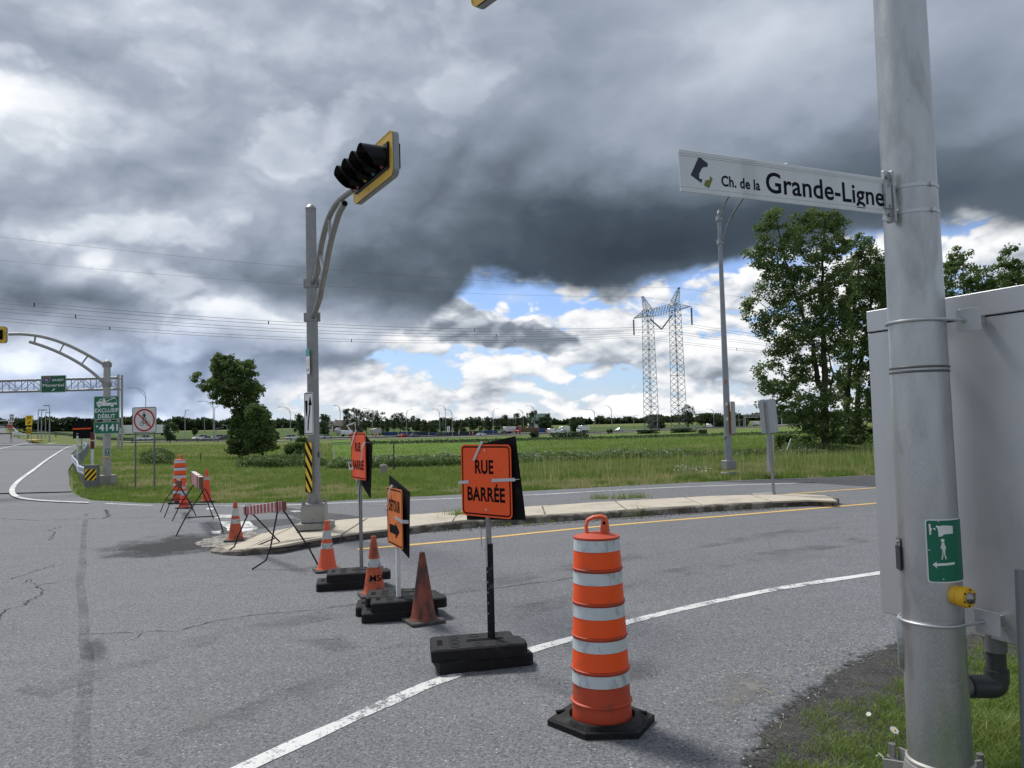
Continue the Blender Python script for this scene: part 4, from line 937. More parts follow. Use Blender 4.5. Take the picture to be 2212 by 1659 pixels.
def signal_pole(label, loc, prof, brackets, arm_hi, arm_lo, struts, base, m, arm_r=(.062, .05), rz=0, tilt=None):
    t = thing('signal_pole', label, 'signal pole', loc, rz, None, tilt)
    mb = MB(); mb.lathe([(r, z) for z, r in prof][::1], 32, caps=True); mb.build('pole', m, t, True)
    zt_, rt = prof[-1]; mb = MB(); mb.lathe([(rt+.004, zt_-.03), (rt+.006, zt_), (rt*.7, zt_+.05), (.01, zt_+.085)], 24); mb.build('cap', m, t, True)
    for z, r in brackets: clamp_band(t, r, z, mat('bracket_grey', (.30, .30, .29), .5, .6, var=.15, scale=8), .16)
    ah = bez(arm_hi, 18) if len(arm_hi) < 5 else resample(arm_hi, 18); mb = MB(); mb.tube(ah, [arm_r[0] + (arm_r[1]-arm_r[0])*i/18 for i in range(19)], 14); a = mb.build('upper_arm', m, t, True)
    al = bez(arm_lo, 18) if len(arm_lo) < 5 else resample(arm_lo, 18); mb = MB(); mb.tube(al, [arm_r[0]*.95]*19, 14); mb.build('lower_arm', m, t, True)
    e = MB(); d = (al[-1]-al[-2]).normalized(); e.tube([al[-1]+d*.001, al[-1]+d*.003], arm_r[0]*.78, 14); e.build('arm_opening', M_black, t)
    for s in struts:
        p, q = ah[int(s*18)], min(al, key=lambda v: (v-ah[int(s*18)]).length); e = MB(); e.tube([p, q], .03, 4); e.build('strut', m, a)
    base(t); return t
# middle pole on the island
mp = Vector((-3.72, 14.35, .136))
def midbase(t):
    mb = MB(); mb.box((.02, .0, .05), (.62, .62, .11), .1, .01); mb.build('concrete_pad', M_concb, t)
    mb = MB(); mb.box((.0, .0, .105+.165), (.43, .43, .33), .1, .02); mb.build('base_box', mat('base_box_aluminium', (.34, .33, .31), .6, .4, var=.15, scale=6, dirt=(.22, .21, .2), dscale=4, damt=.5), t)
    mb = MB()
    for sx in (-1, 1):
        for sy in (-1, 1): mb.lathe([(.035, .43), (.035, .50)], 8, c=(sx*.16, sy*.16, 0)); mb.lathe([(.016, .50), (.016, .55)], 8, c=(sx*.16, sy*.16, 0))
    mb.box((0, 0, .44), (.40, .40, .025), .1); mb.build('anchor_bolts', M_galv, t)
    mb = MB(); mb.lathe([(.055, 0), (.055, .02)], 16, c=(.112, -.02, 1.35), axis='x'); mb.build('hand_hole_cover', M_steel_d, t)
    for z in (.97, 2.62, 2.75, 3.22, 3.36, 1.9):
        mb = MB(); mb.lathe([(.1165-.003*z, z-.008), (.1165-.003*z, z+.008)], 28, caps=True); mb.build('steel_band', M_steel_d, t)
adir = Vector((.40, -.916, 0)); tip_hi = in_plane(765, 408, mp, adir) - mp; lo_tip = AT(743, 440, 11.75) - mp
z1, z2 = 4.70-.136, 4.06-.136
signal_pole('tall grey signal pole standing on the traffic island', mp, [(.43, .118), (1.0, .118), (1.01, .110), (4.0, .104), (6.0, .096)], [(z1, .105), (z2, .107)],
    [(.05, -.08, z1)] + [in_plane(x, y, mp, adir)-mp for x, y in ((687, 582), (694.5, 528.5), (709.8, 471.7), (731.7, 434))] + [tip_hi], [(.05, -.09, z2)] + [in_plane(x, y, mp, adir)-mp for x, y in ((690.5, 645), (694, 624.8), (703.3, 581), (714.2, 524), (731.7, 463), (744.5, 439.5))], (.35, .62, .85), midbase, M_galv, (.052, .048))
hd = Vector((.505, -.863, 0)).normalized()
signal_head('four lamp traffic signal with yellow backplate on the middle pole', mp+tip_hi+hd*.02+Vector((0, 0, .06)), math.atan2(hd.y, hd.x), ['r', 'y', 'g', 'r'], 'yellow backed traffic signals')
# ------------------------------------------------------------------ signs on the middle pole
def flat_sign(label, loc, rz, w, h, rad, m, cat='sign', name='sign', back=True, group=None, th=.003, tilt=None):
    t = thing(name, label, cat, loc, rz, group, tilt); mb = MB(); mb.plate(rrect(w, h, rad, 5), -th/2, th/2); p = mb.build('sign_panel', m, t)
    if back: mb = MB(); mb.plate(rrect(w-.01, h-.01, rad, 5), th/2+.0005, th/2+.002); mb.build('sign_back', M_steel_d, t)
    return t, p
def on_mid(px, py, r=.13): 
    q = AT(px, py, 14.2); return Vector((q.x, 14.2, q.z))
q = on_mid(667, 893); t, p = flat_sign('white keep right sign with black curved arrow on the middle pole', q, R_(-48), .34*1.05, .78, .04, M_white_r, 'sign', 'keep_right_sign')
ringplate(.33, .755, .035, .014, -.0025, 'border', M_black, p)
s = []
pts = [(-.03, -.31), (-.02, -.20), (.01, -.06), (.045, .06), (.055, .18)]
for a, b in zip(pts[:-1], pts[1:]): s.append(bar(a[0], a[1]-.004, b[0], b[1]+.004, .042))
s += [[(-.01, .15), (.13, .15), (.06, .33)], [(-.135, .24), (-.04, .24), (-.045, .07), (-.062, -.03), (-.082, -.06), (-.102, -.03), (-.12, .07)]]
flats('arrow_and_island_symbol', s, -.003, M_black, p)
q = on_mid(667, 1009); t, p = flat_sign('yellow and black diagonal hazard marker low on the middle pole', q, R_(-50), .30, .94, .03, M_yel, 'hazard marker', 'hazard_marker')
ringplate(.298, .938, .03, .012, -.0025, 'border', M_black, p)
def clipped_diag(w, h, pitch, wd, slope, n0, n1):
    out = []
    for k in range(n0, n1):
        z0 = k*pitch; out.append([(-w/2, z0), (w/2, z0-slope*w), (w/2, z0-slope*w+wd), (-w/2, z0+wd)])
    res = []
    for pl in out:
        for lim, up in ((h/2, False), (-h/2, True)):
            o = []
            for i in range(len(pl)):
                a, b = pl[i-1], pl[i]; ia = a[1] >= lim if up else a[1] <= lim; ib = b[1] >= lim if up else b[1] <= lim
                if ia != ib: f = (lim-a[1])/(b[1]-a[1]); o.append((a[0]+(b[0]-a[0])*f, lim))
                if ib: o.append(b)
            pl = o
            if not pl: break
        if len(pl) > 2: res.append(pl)
    return res
flats('black_diagonals', clipped_diag(.27, .91, .235, .115, 1.0, -3, 5), -.0022, M_black, p)
q = on_mid(665, 789); t, p = flat_sign('small white plate with teal top high on the middle pole', q, R_(-62), .28, .33, .01, M_white_r, 'sign', 'route_plate')
mb = MB(); mb.plate([(-.14, .0), (.14, .0), (.14, .13), (-.14, .13)], -.001, .001); mb.M = Matrix.Identity(4); o = mb.build('teal_plate', mat('teal_sheeting', (.03, .33, .28), .5), t, loc=(0, 0, .17))
flats('small_symbols', [bar(-.07, -.02, -.07, .11, .02), bar(.06, -.02, .06, .11, .02), bar(-.07, -.11, -.07, -.06, .035), bar(.05, -.11, .05, -.06, .05)], -.003, mat('grey_print', (.12, .12, .13), .6), p)
# post and sign backs at the right end of the island
b = G(1673, 1069, .13); t = thing('sign_post', 'galvanised post with a grey sign back on the right end of the island', 'sign', (b.x, b.y, .13), R_(6), None, (0, R_(-3)))
mb = MB(); mb.plate([(-.022, 0), (.022, 0), (.022, 2.20), (-.022, 2.20)], -.004, .0)
for s_ in (-1, 1): mb.box((s_*.027, .014, 1.1), (.008, .035, 2.2))
mb.build('channel_post', M_galv, t)
mb = MB(); mb.plate(rrect(.42, .80, .05, 5, .05, 1.86), .032, .035); mb.build('sign_panel', mat('sign_back_aluminium', (.40, .42, .43), .5, .5, var=.1, scale=4), t)
mb = MB(); mb.M = Matrix.Translation((.02, .06, .98)) @ Matrix.Rotation(R_(-40), 4, 'Z') @ Matrix.Rotation(R_(5), 4, 'Y'); mb.plate(rrect(.17, .86, .02, 3), 0, .003); mb.build('side_sign_panel', mat('sign_back_aluminium', (0, 0, 0)), t)
mb = MB(); mb.M = Matrix.Translation((.0235, .064, .98)) @ Matrix.Rotation(R_(-40+180), 4, 'Z') @ Matrix.Rotation(R_(-5), 4, 'Y'); mb.plate(rrect(.17, .86, .02, 3), 0, .001); mb.build('yellow_sheeting', M_yel, t)
# ------------------------------------------------------------------ large lamp post on the right
b = G(1576, 1031); t = thing('lamp_post', 'tall grey lamp post in front of the green field on the right', 'lamp post', (b.x, b.y, 0), 0)
H_ = AT(1554, 463, b.y).z
M_lamp = mat('lamp_post_steel', (.30, .32, .34), .5, .55, var=.12, scale=3, dirt=(.17, .18, .19), dscale=2.2, damt=.4)
mb = MB(); mb.lathe([(.125, .5), (.110, 2.2), (.095, 4.0), (.062, H_-.4), (.058, H_)], 20); mb.build('pole', M_lamp, t, True)
mb = MB(); mb.lathe([(.060, H_), (.075, H_+.02), (.05, H_+.09), (.01, H_+.16)], 14); mb.build('cap', M_lamp, t, True)
mb = MB(); mb.lathe([(.24, -.05), (.24, .04), (.23, .05)], 20); mb.box((0, 0, .08), (.46, .46, .18), .2, .01); mb.build('concrete_footing', M_concb, t)
mb = MB(); mb.box((0, 0, .42), (.36, .36, .30), .2, .02); mb.build('base_box', M_steel_d, t)
top = Vector((b.x, b.y, 0)); ends = AT(1600, 425, b.y-2.0)-top; far_ = AT(1650, 395, b.y-4.2)-top
for z_, nm in ((H_-.12, 'upper_arm'), (H_-.95, 'lower_arm')):
    o = .0 if nm == 'upper_arm' else .18
    mb = MB(); mb.tube(bez([(0.06, -.05, z_), (.22+o*.6, -.5, z_+1.1), (ends.x+o, ends.y, ends.z), (far_.x, far_.y, far_.z+.3)], 16), .032, 8); mb.build(nm, M_lamp, t, True)
for z_ in (H_-.14, H_-.95): mb = MB(); mb.box((.0, 0, z_), (.17, .17, .15), .3); mb.build('bracket', M_lamp, t)
mb = MB(); mb.box((far_.x+.3, far_.y-.3, far_.z+.3), (.7, .3, .14), -.7, .04); mb.build('luminaire', M_steel_d, t)
mb = MB(); mb.lathe([(.07, 0), (.07, .05)], 12, c=(-.15, -.03, 1.35), axis='x'); mb.build('hand_hole_cover', M_steel_d, t)
for z_ in (1.95, 2.45, 3.2): mb = MB(); mb.box((-.03, -.118, z_), (.06, .012, .09)); mb.build('sticker', mat('sticker_red', (.5, .06, .03), .6) if z_ > 3 else M_white_r, t)
q = AT(1585, 902, b.y-.05)
t2, p = flat_sign('grey edge on sign plate with orange rim fixed to the lamp post', (q.x, b.y-.02, q.z), R_(62), .62, 1.06, .03, mat('sign_back_aluminium', (0, 0, 0)), 'sign', 'plate_sign')
mb = MB(); mb.box((0, .012, 0), (.62, .018, 1.08)); mb.build('orange_back', mat('orange_plywood', (.55, .22, .06), .7), t2)

# ------------------------------------------------------------------ big pole in the foreground
BP = Vector((2.07, 3.9, 0.0)); ca = math.atan2(-3.9, -2.07)           # compass from pole to camera
def pr_(z): return .1465 - .0058*z
t = thing('signal_pole', 'wide aluminium signal pole close to the camera on the right', 'signal pole', BP, 0)
mb = MB(); mb.lathe([(pr_(z), z) for z in (.20, .6, 1.2, 2.155, 2.17, 3, 4, 5, 6, 7)], 56); POLE = mb.build('pole', M_poleal, t, True)
mb = MB(); mb.lathe([(pr_(.23)+.001, .225), (pr_(.23)+.010, .232), (pr_(.23)+.010, .246), (pr_(.23)+.001, .255)], 48, caps=False); mb.build('weld_ring', mat('weld_ring', (.44, .43, .40), .5, .4, var=.1), t, True)
mb = MB(); mb.lathe([(.24, .06), (.235, .10), (.175, .16), (pr_(.2)+.012, .225), (pr_(.2)+.004, .235)], 40); mb.prism([(-.25, -.25), (.25, -.25), (.25, .25), (-.25, .25)], .05, .085, .005)
for k in range(8):
    a = k*PI/4+.3; mb.box((math.cos(a)*.19, math.sin(a)*.19, .14), (.14, .014, .12), a)
mb.build('flange', mat('cast_flange', (.36, .35, .33), .6, .5, var=.15, scale=9, dirt=(.15, .14, .13), damt=.5), t)
for k in range(4):
    a = ca + PI/4 + k*PI/2 + R_(6); c = (math.cos(a)*.285, math.sin(a)*.285, 0)
    mb = MB(); mb.lathe([(.042, .085), (.042, .10)], 16, c=c); mb.lathe([(.030, .10), (.030, .15)], 6, c=c); mb.lathe([(.018, .15), (.018, .215)], 12, c=c); mb.build('anchor_bolt', M_galv, t)
mb = MB(); mb.lathe([(.40, -.2), (.40, .030), (.385, .04)], 30); mb.build('concrete_footing', M_concb, t)
for dz_ in (0, .022):
    mb = MB(); mb.lathe([(pr_(2.17)+.001, 2.155+dz_), (pr_(2.17)+.005, 2.158+dz_), (pr_(2.17)+.005, 2.164+dz_), (pr_(2.17)+.001, 2.167+dz_)], 40, caps=False); mb.build('scratched_band', mat('dark_band', (.14, .14, .14), .5, .5), t, True)
a = ca - R_(88); mb = MB(); mb.M = Matrix.Translation((math.cos(a)*.132, math.sin(a)*.132, .79)) @ Matrix.Rotation(a, 4, 'Z'); mb.lathe([(.035, 0), (.034, .028), (.026, .033)], 24, axis='x'); 
mb.v = [(v[0], v[1], .79+(v[2]-.79)*4.0) for v in mb.v]; mb.build('hand_hole_cover', M_poleal, t)
# upper arm, outside the picture, that carries the signal seen at the top edge
far_bl = AT(1034, 16, 6.75); hd2 = Vector((.93, -1.15, 0)).normalized()
headloc = far_bl - hd2*(-.05) + Vector((0, 0, .32)); near_end = headloc + hd2*1.50
mb = MB(); zb = 4.9; a0 = near_end - BP
mb.tube(bez([(-.05, .12, zb), (a0.x*.35, a0.y*.35, zb+.9), (a0.x*.6, a0.y*.6, a0.z), a0], 16), .055, 12); mb.build('upper_arm', M_poleal, t, True)
clamp_band(t, pr_(4.9), 4.9, M_poleal, .16)
signal_head('traffic signal corner showing at the top edge of the view', headloc - hd2*.12, math.atan2(hd2.y, hd2.x), ['r', 'y', 'g', 'r'], 'yellow backed traffic signals')
# street name sign
sr = AT(1912, 424.5, 3.79); sl = AT(1467.5, 367.5, 3.20); d = sr-sl; SL = math.hypot(d.x, d.y); rzs = math.atan2(d.y, d.x); SH = .183
t = thing('street_name_sign', 'white street name sign reading Ch. de la Grande-Ligne', 'street sign', sl, rzs); t.rotation_euler = (0, -math.atan2(d.z, SL), rzs)
M_sn = mat('street_sign_white', (.66, .685, .68), .45, var=.05, scale=6, bump=.10, bscale=30, stretch=(1, 1, .05), dirt=(.36, .37, .36), dscale=4, damt=.35)
mb = MB(); mb.box((SL/2, 0, 0), (SL, .003, SH-.03)); body = mb.build('blade', M_sn, t)
for s_ in (1, -1):
    z = s_*(SH/2-.009); mb = MB(); mb.box((SL/2, 0, z), (SL, .007, .018), 0, .002); mb.build('edge_rail', M_sn, t)
    mb = MB(); mb.box((SL/2, -.001, s_*(SH/2-.024)), (SL, .005, .005), 0, .0015); mb.build('rib', M_sn, t)
M_ink = mat('dark_lettering', (.008, .011, .017), .7, spec=.1)
text('Ch. de la', .228, .455, -.048, .001, -.0022, M_ink, body, .026, 'lettering', 'C')
text('Grande-Ligne', .492, SL-.012, -.053, .044, -.0022, M_ink, body, .016, 'lettering', 'G')
Lg = [(205, 155), (272, 212), (265, 240), (238, 238), (218, 256), (214, 270), (200, 288), (197, 325), (202, 334), (222, 336), (213, 366), (133, 303)]
Ly = [(283, 312), (302, 332), (270, 408), (230, 385), (246, 345), (278, 342)]
def lg(p):                                     # undo the perspective of the measured logo
    pp = (p[0]-50)/1575; u = pp*3.16/(3.75-pp*.59); top_ = 93+(p[0]-50)*.1473; bot = 433+(p[0]-50)*.116; return (u*SL, SH/2-(p[1]-top_)/(bot-top_)*SH)
flats('navy_emblem', [[lg(p) for p in Lg]], -.0024, mat('navy_print', (.006, .012, .04), .45), body); flats('olive_emblem', [[lg(p) for p in Ly]], -.0024, mat('olive_print', (.16, .17, .012), .45), body)
M_cast = mat('cast_bracket', (.48, .49, .49), .5, .6, var=.15, scale=20, bump=.3)
mb = MB(); x = SL+.012; mb.box((x, 0, 0), (.040, .016, .26), 0, .004); mb.box((x+.026, 0, 0), (.014, .05, .26), 0, .004); mb.box((x-.01, -.012, .0), (.045, .012, .13), 0, .003); br = mb.build('sign_bracket', M_cast, t)
for z in (-.095, -.052, .052, .095): mb = MB(); mb.lathe([(.010, -.020), (.010, -.006)], 6, c=(x-.004, 0, z), axis='y'); mb.build('bolt', M_galv, br)
t = [o for o in bpy.data.objects if o.name == 'signal_pole.001' or (o.name == 'signal_pole' and (o.location-BP).length < .1)]
BPT = [o for o in bpy.data.objects if o.type == 'EMPTY' and (o.location-BP).length < .05][0]
dirs = (sl-sr).normalized()
for z in (sr.z+.055, sr.z-.075):
    r = pr_(z); mb = MB(); mb.lathe([(r+.001, z-.008), (r+.0035, z-.008), (r+.0035, z+.008), (r+.001, z+.008)], 48, caps=False); o = mb.build('steel_strap', M_strap, BPT, True)
    a = math.atan2(dirs.y, dirs.x); e = MB(); e.box((math.cos(a)*(r+.022), math.sin(a)*(r+.022), z), (.05, .03, .022), a, .003); e.box((math.cos(a)*(r+.012), math.sin(a)*(r+.012), z-.004), (.018, .034, .045), a, .003); e.build('strap_lug', M_strap, o)
    a2 = ca + R_(48); e = MB(); e.box((math.cos(a2)*(r+.008), math.sin(a2)*(r+.008), z), (.012, .03, .02), a2, .003); e.build('buckle', M_strap, o)
# control cabinet behind the pole
cl_ = AT(1889, 1000, 4.50); zt1 = AT(1870, 673, 4.5).z; zb1 = AT(1908, 1322, 4.5).z; fd = Vector((.415, -.91, 0)); rzc = math.atan2(fd.y, fd.x)
t = thing('control_cabinet', 'large grey signal control cabinet strapped behind the big pole', 'cabinet', (cl_.x, cl_.y, zb1), rzc)
M_cab = mat('cabinet_aluminium', (.58, .59, .605), .40, .55, var=.10, scale=2.0, bump=.03, bscale=14, dirt=(.36, .37, .39), dscale=1.5, damt=.45, stretch=(1, 1, .5))
CH = zt1-zb1; CL = 1.25
mb = MB(); mb.box((CL/2, .30, (CH-.13)/2), (CL, .60, CH-.13), 0, .004); mb.build('body', M_cab, t)
mb = MB(); mb.box((CL/2, .299, CH-.062), (CL+.002, .604, .124), 0, .004); mb.build('lid', M_cab, t)
mb = MB(); mb.box((CL/2, .298, CH-.127), (CL-.004, .594, .006)); mb.build('lid_gap', M_black, t)
nrm = Vector((-.91, -.415, 0))
for z, tl in ((2.415, .045), (.925, -.03)):
    r = pr_(z)+.010; P = []
    bk = BP + Vector((0, 0, z))
    for k in range(25):
        a = -PI/2 + PI*k/24; P.append(bk + fd*(r*math.sin(-a)) + nrm*(r*math.cos(a)))
    P = [P[0] - nrm*.19] + P + [P[-1] - nrm*.30]
    P = [q + Vector((0, 0, 0)) for q in P]
    b0 = t.matrix_basis if False else None
    mb = MB(); mb.tube([q - BP for q in P[::-1]], .0075, 10); u = mb.build('u_bolt', M_strap, BPT, True)
    for s_ in (1, -1):
        c = BP + fd*(s_*r) - nrm*.165 + Vector((0, 0, z)); e = MB(); e.M = Matrix.Translation(c-BP) @ Matrix.Rotation(rzc, 4, 'Z')
        e.box((.02*s_, .0, 0), (.125, .006, .115), 0, .001); e.build('cabinet_bracket', mat('bright_bracket', (.66, .67, .67), .5, .3, var=.1, scale=12), u); e = MB(); e.M = Matrix.Translation(c-BP) @ Matrix.Rotation(rzc, 4, 'Z'); e.box((.02*s_, .055, 0), (.03, .10, .05)); e.build('bracket_arm', M_cast, u)
        e = MB(); e.M = Matrix.Translation(c-BP) @ Matrix.Rotation(rzc, 4, 'Z'); e.lathe([(.014, -.012), (.014, -.004)], 6, axis='y'); e.build('nut', M_strap, u)
# conduit elbow under the cabinet
M_pvc = mat('dark_grey_conduit', (.055, .060, .062), .45, var=.15, scale=8); M_pvcg = mat('grey_conduit', (.22, .22, .22), .5, .2, var=.1)
ex = AT(2150, 1400, 3.95); ez = AT(2150, 1478, 3.95).z
t = thing('cable_conduit', 'dark conduit elbow running from under the cabinet into the pole', 'conduit', (ex.x, ex.y, 0), 0)
tp = (BP - Vector((ex.x, ex.y, 0))).normalized()
mb = MB(); mb.tube([(0, 0, zb1+.02), (0, 0, zb1-.07)], .053, 20); mb.build('conduit_collar', M_pvcg, t, True)
mb = MB(); mb.tube([(0, 0, zb1-.07), (0, 0, zb1-.16)], .046, 20); mb.build('vertical_conduit', M_pvc, t, True)
cc = Vector((0, 0, zb1-.16)); el_ = bez([cc, cc+Vector((0, 0, -.12)), Vector((0, 0, ez))+tp*.02, Vector((0, 0, ez))+tp*.16], 10)
mb = MB(); mb.tube([cc, cc-Vector((0, 0, .02))] + el_[2:], .056, 20); mb.build('elbow', M_pvc, t, True)
mb = MB(); mb.tube([Vector((0, 0, ez))+tp*.16, Vector((0, 0, ez))+tp*.42], .040, 20); mb.build('horizontal_conduit', M_pvcg, t, True)
gx = AT(2214, 1500, 3.7); t = thing('service_conduit', 'grey vertical service pipe at the right edge below the cabinet', 'pipe', (gx.x, gx.y, 0), 0)
mb = MB(); mb.tube([(0.03, 0.0, -.1), (0, 0, .3), (0.012, 0, .8), (.02, 0, 1.2)], .030, 14); mb.build('pipe', mat('grey_service_pipe', (.24, .25, .26), .5, .3), t, True)
mb = MB(); mb.lathe([(.04, .2), (.04, .23)], 14, c=(0.002, 0, 0)); mb.build('pipe_clip', M_galv, t)
# pedestrian crossing plate, bent round the pole
def on_pole(u, z, off):                     # arc position in metres, height, offset from the surface
    r = pr_(z); a = ca - R_(5) + u/r; return (math.cos(a)*(r+off), math.sin(a)*(r+off), z)
def curved(name, poly, off, m, parent, n=1):
    P = []
    for i in range(len(poly)):
        a, b = poly[i], poly[(i+1) % len(poly)]; k = max(1, int(abs(b[0]-a[0])/.012)); P += [(a[0]+(b[0]-a[0])*j/k, a[1]+(b[1]-a[1])*j/k) for j in range(k)]
    xs_ = np.arange(min(p[0] for p in P), max(p[0] for p in P), .012); vs, fs = [], []
    for x_ in xs_:                            # cut into narrow uprights so that it follows the curve
        pl = clipx(clipx(P, x_, True), x_+.012, False)
        if len(pl) < 3: continue
        q = [Vector((a, b, 0)) for a, b in pl]; base = len(vs); vs += [on_pole(a, b, off) for a, b in pl]
        for tr in geometry.tessellate_polygon([q]):
            A, B_, C_ = (q[i] for i in tr); tr = tr if (B_-A).cross(C_-A).z > 0 else tr[::-1]; fs.append(tuple(base+i for i in tr))
    return link(name, mesh(name, vs, fs), m, parent)
t = thing('crossing_sign', 'green pedestrian push button sign wrapped on the big pole', 'sign', BP, 0)
zc = 1.285; W_, Hh = .235, .305
pan = curved('sign_panel', rrect(W_, Hh, .014, 3, W_/2, zc), .003, M_white_r, t); g = curved('green_field', rrect(W_-.012, Hh-.012, .010, 3, W_/2, zc), .0040, M_green, t)
def sg(L): return [(.0+(x-520)/(0.71*720)*W_*1.0, zc+(300-y)/370*Hh) for x, y in L]
curved('push_button_symbol', sg([(555, 142), (573, 142), (575, 205), (558, 205)]), .0048, M_white_r, g); curved('push_button_symbol', sg([(573, 165), (582, 165), (582, 181), (573, 181)]), .0048, M_white_r, g)
curved('pointing_hand', sg([(588, 167), (632, 164), (618, 158), (625, 150), (650, 154), (690, 150), (800, 156), (800, 200), (700, 202), (668, 214), (630, 217), (625, 209), (642, 207), (616, 202), (612, 195), (640, 193), (608, 190), (606, 183), (638, 181), (590, 178)]), .0048, M_white_r, g)
c0_ = sg([(652, 238)])[0]; curved('walking_figure', circ(c0_[0]+.012, c0_[1], .0085, 12), .0048, M_white_r, g)
fx = .012
def sgx(L): return [(a+fx, b) for a, b in sg(L)]
for pl in ([(640, 250), (668, 250), (672, 290), (642, 292)], [(642, 252), (628, 282), (634, 292), (650, 265)], [(664, 252), (682, 280), (678, 292), (662, 268)], [(644, 288), (658, 290), (650, 330), (640, 350), (630, 346), (640, 322)], [(656, 288), (672, 290), (672, 318), (684, 342), (674, 350), (660, 322)]):
    curved('walking_figure', sgx(pl), .0048, M_white_r, g)
curved('arrow', sg([(572, 378), (612, 360), (608, 372), (800, 366), (800, 380), (608, 386), (614, 400)]), .0048, M_white_r, g)
for x, y in ((645, 126), (665, 462), (548, 295)): 
    c = sg([(x, y)])[0]; curved('rivet', circ(c[0], c[1], .004, 8), .006, M_strap, g)
ab = ca + R_(50); M_ped = mat('yellow_button_plastic', (.78, .44, .02), .4, var=.06, scale=9)
r = pr_(1.07); t = thing('push_button', 'yellow pedestrian push button with steel dome on the pole', 'push button', BP + Vector((math.cos(ab)*(r-.015), math.sin(ab)*(r-.015), 1.07)), ab)
mb = MB(); mb.lathe([(.047, .0), (.047, .035), (.044, .037), (.049, .040), (.050, .072), (.046, .082), (.030, .084)], 32, axis='x'); mb.build('housing', M_ped, t, True)
mb = MB(); mb.lathe([(.028, .083), (.027, .092), (.020, .101), (.008, .106), (.001, .107)], 24, axis='x'); mb.build('steel_dome', mat('polished_steel', (.30, .29, .27), .25, .9), t, True)
for k in range(6):
    a = k*PI/3+.4; mb = MB(); mb.lathe([(.0045, .083), (.0045, .0855)], 8, c=(0, math.cos(a)*.038, math.sin(a)*.038), axis='x'); mb.build('screw', M_black, t)
al = ca - R_(70); r = pr_(1.25); t = thing('number_plate', 'small dark number plate on the left side of the big pole', 'number plate', BP + Vector((math.cos(al)*(r+.006), math.sin(al)*(r+.006), 1.245)), al+PI/2)
mb = MB(); mb.plate([(-.03, -.075), (.03, -.075), (.03, .045), (-.03, .045)], -.004, .002); p = mb.build('plate', mat('dark_blue_plate', (.018, .022, .035), .4), t); mb = MB(); mb.plate([(-.025, .045), (.025, .045), (.025, .085), (-.025, .085)], -.001, .002); mb.build('mounting_tab', M_galv, t)
text('E335', -.024, .022, .012, .026, -.0045, mat('grey_print', (0, 0, 0)), p, .0, 'lettering')
mb = MB(); mb.lathe([(.006, -.009), (.006, -.001)], 8, c=(0, 0, .065), axis='y'); mb.build('bolt', M_strap, t)

# ------------------------------------------------------------------ left side of the crossroads
lp = Vector((-15.21, 28.83, tz(-15.2, 28.8)))
def leftbase(t):
    mb = MB(); mb.box((0, 0, .22), (.52, .52, .46), .1, .03); mb.build('base_box', mat('base_box_aluminium', (0, 0, 0)), t); mb = MB(); mb.box((0, 0, .0), (.7, .7, .08), .1); mb.build('concrete_pad', M_concb, t)
zl1, zl2 = AT(230, 790, 28.83).z, AT(230, 832, 28.83).z; tipL = AT(18, 722, 27.0)
def A3(x, y, Y): return AT(x, y, Y)-lp
ztop = AT(229, 783, 28.83).z
signal_pole('grey signal pole with a curved arm over the left road', lp, [(.3, .145), (1.2, .142), (1.22, .138), (ztop, .118)], [(zl1, .125), (zl2, .128)],
    [(-.08, 0, zl1), A3(175, 758, 28.4), A3(110, 716, 27.8), tipL-lp], [(-.08, 0, zl2), A3(192, 790, 28.5), A3(130, 757, 28.1), A3(63, 738, 27.6)], (.27, .52, .80), leftbase, mat('pale_grey_pole', (.42, .41, .39), .55, .4, var=.10, scale=4, dirt=(.26, .25, .24), dscale=4, damt=.4), (.06, .055))
signal_head('traffic signal with green arrow cut by the left edge', tipL - Vector((1.60, 0, 0)), R_(3), ['r', 'y', 'k', 'on'], 'yellow backed traffic signals')
def at_sign(px, py, Y): return AT(px, py, Y)
# EXCLUSIF DEBUT plate with tow truck
c = AT(230.3, 881, 28.6); w, h = .985, .89
t, p = flat_sign('green exclusif début sign with white tow truck pictogram', c, R_(28*0-3), w, h, .05, M_green, 'sign', 'towing_sign')
ringplate(w-.015, h-.015, .045, .014, -.0022, 'border', M_white_r, p)
text('EXCLUSIF', -.455, .455, -.165+.0, -.02, -.0025, M_white_r, p, .022, 'lettering', 'E'); text('DÉBUT', -.335, .335, -.385, -.235, -.0025, M_white_r, p, .022, 'lettering', 'D')
def tw(L): return [((x-1340)/330*w, (1205-y)/295*h) for x, y in L]
flats('tow_truck_symbol', [tw([(1212, 1175), (1212, 1130), (1238, 1125), (1250, 1097), (1268, 1090), (1285, 1095), (1290, 1140), (1380, 1142), (1470, 1142), (1478, 1172), (1440, 1165), (1430, 1180), (1300, 1180)]), tw([(1295, 1078), (1300, 1078), (1325, 1105), (1328, 1140), (1292, 1140)]),
    bar(*tw([(1300, 1085)])[0], *tw([(1450, 1078)])[0], .012), bar(*tw([(1330, 1128)])[0], *tw([(1450, 1080)])[0], .03), bar(*tw([(1450, 1078)])[0], *tw([(1472, 1140)])[0], .012)], -.0025, M_white_r, p)
for x in (1245, 1412):
    c_ = tw([(x, 1175)])[0]; flats('wheel_gap', [circ(*c_, .078)], -.0030, M_green, p); flats('wheel', [circ(*c_, .062)], -.0035, M_white_r, p)
flats('cab_window', [tw([(1252, 1122), (1258, 1102), (1277, 1098), (1280, 1122)])], -.0030, M_green, p)
c = AT(230.5, 924, 28.6); w, h = .985, .45
t, p = flat_sign('green plate reading star 4141 below the towing sign', c, R_(-3), w, h, .03, M_green, 'sign', 'phone_sign')
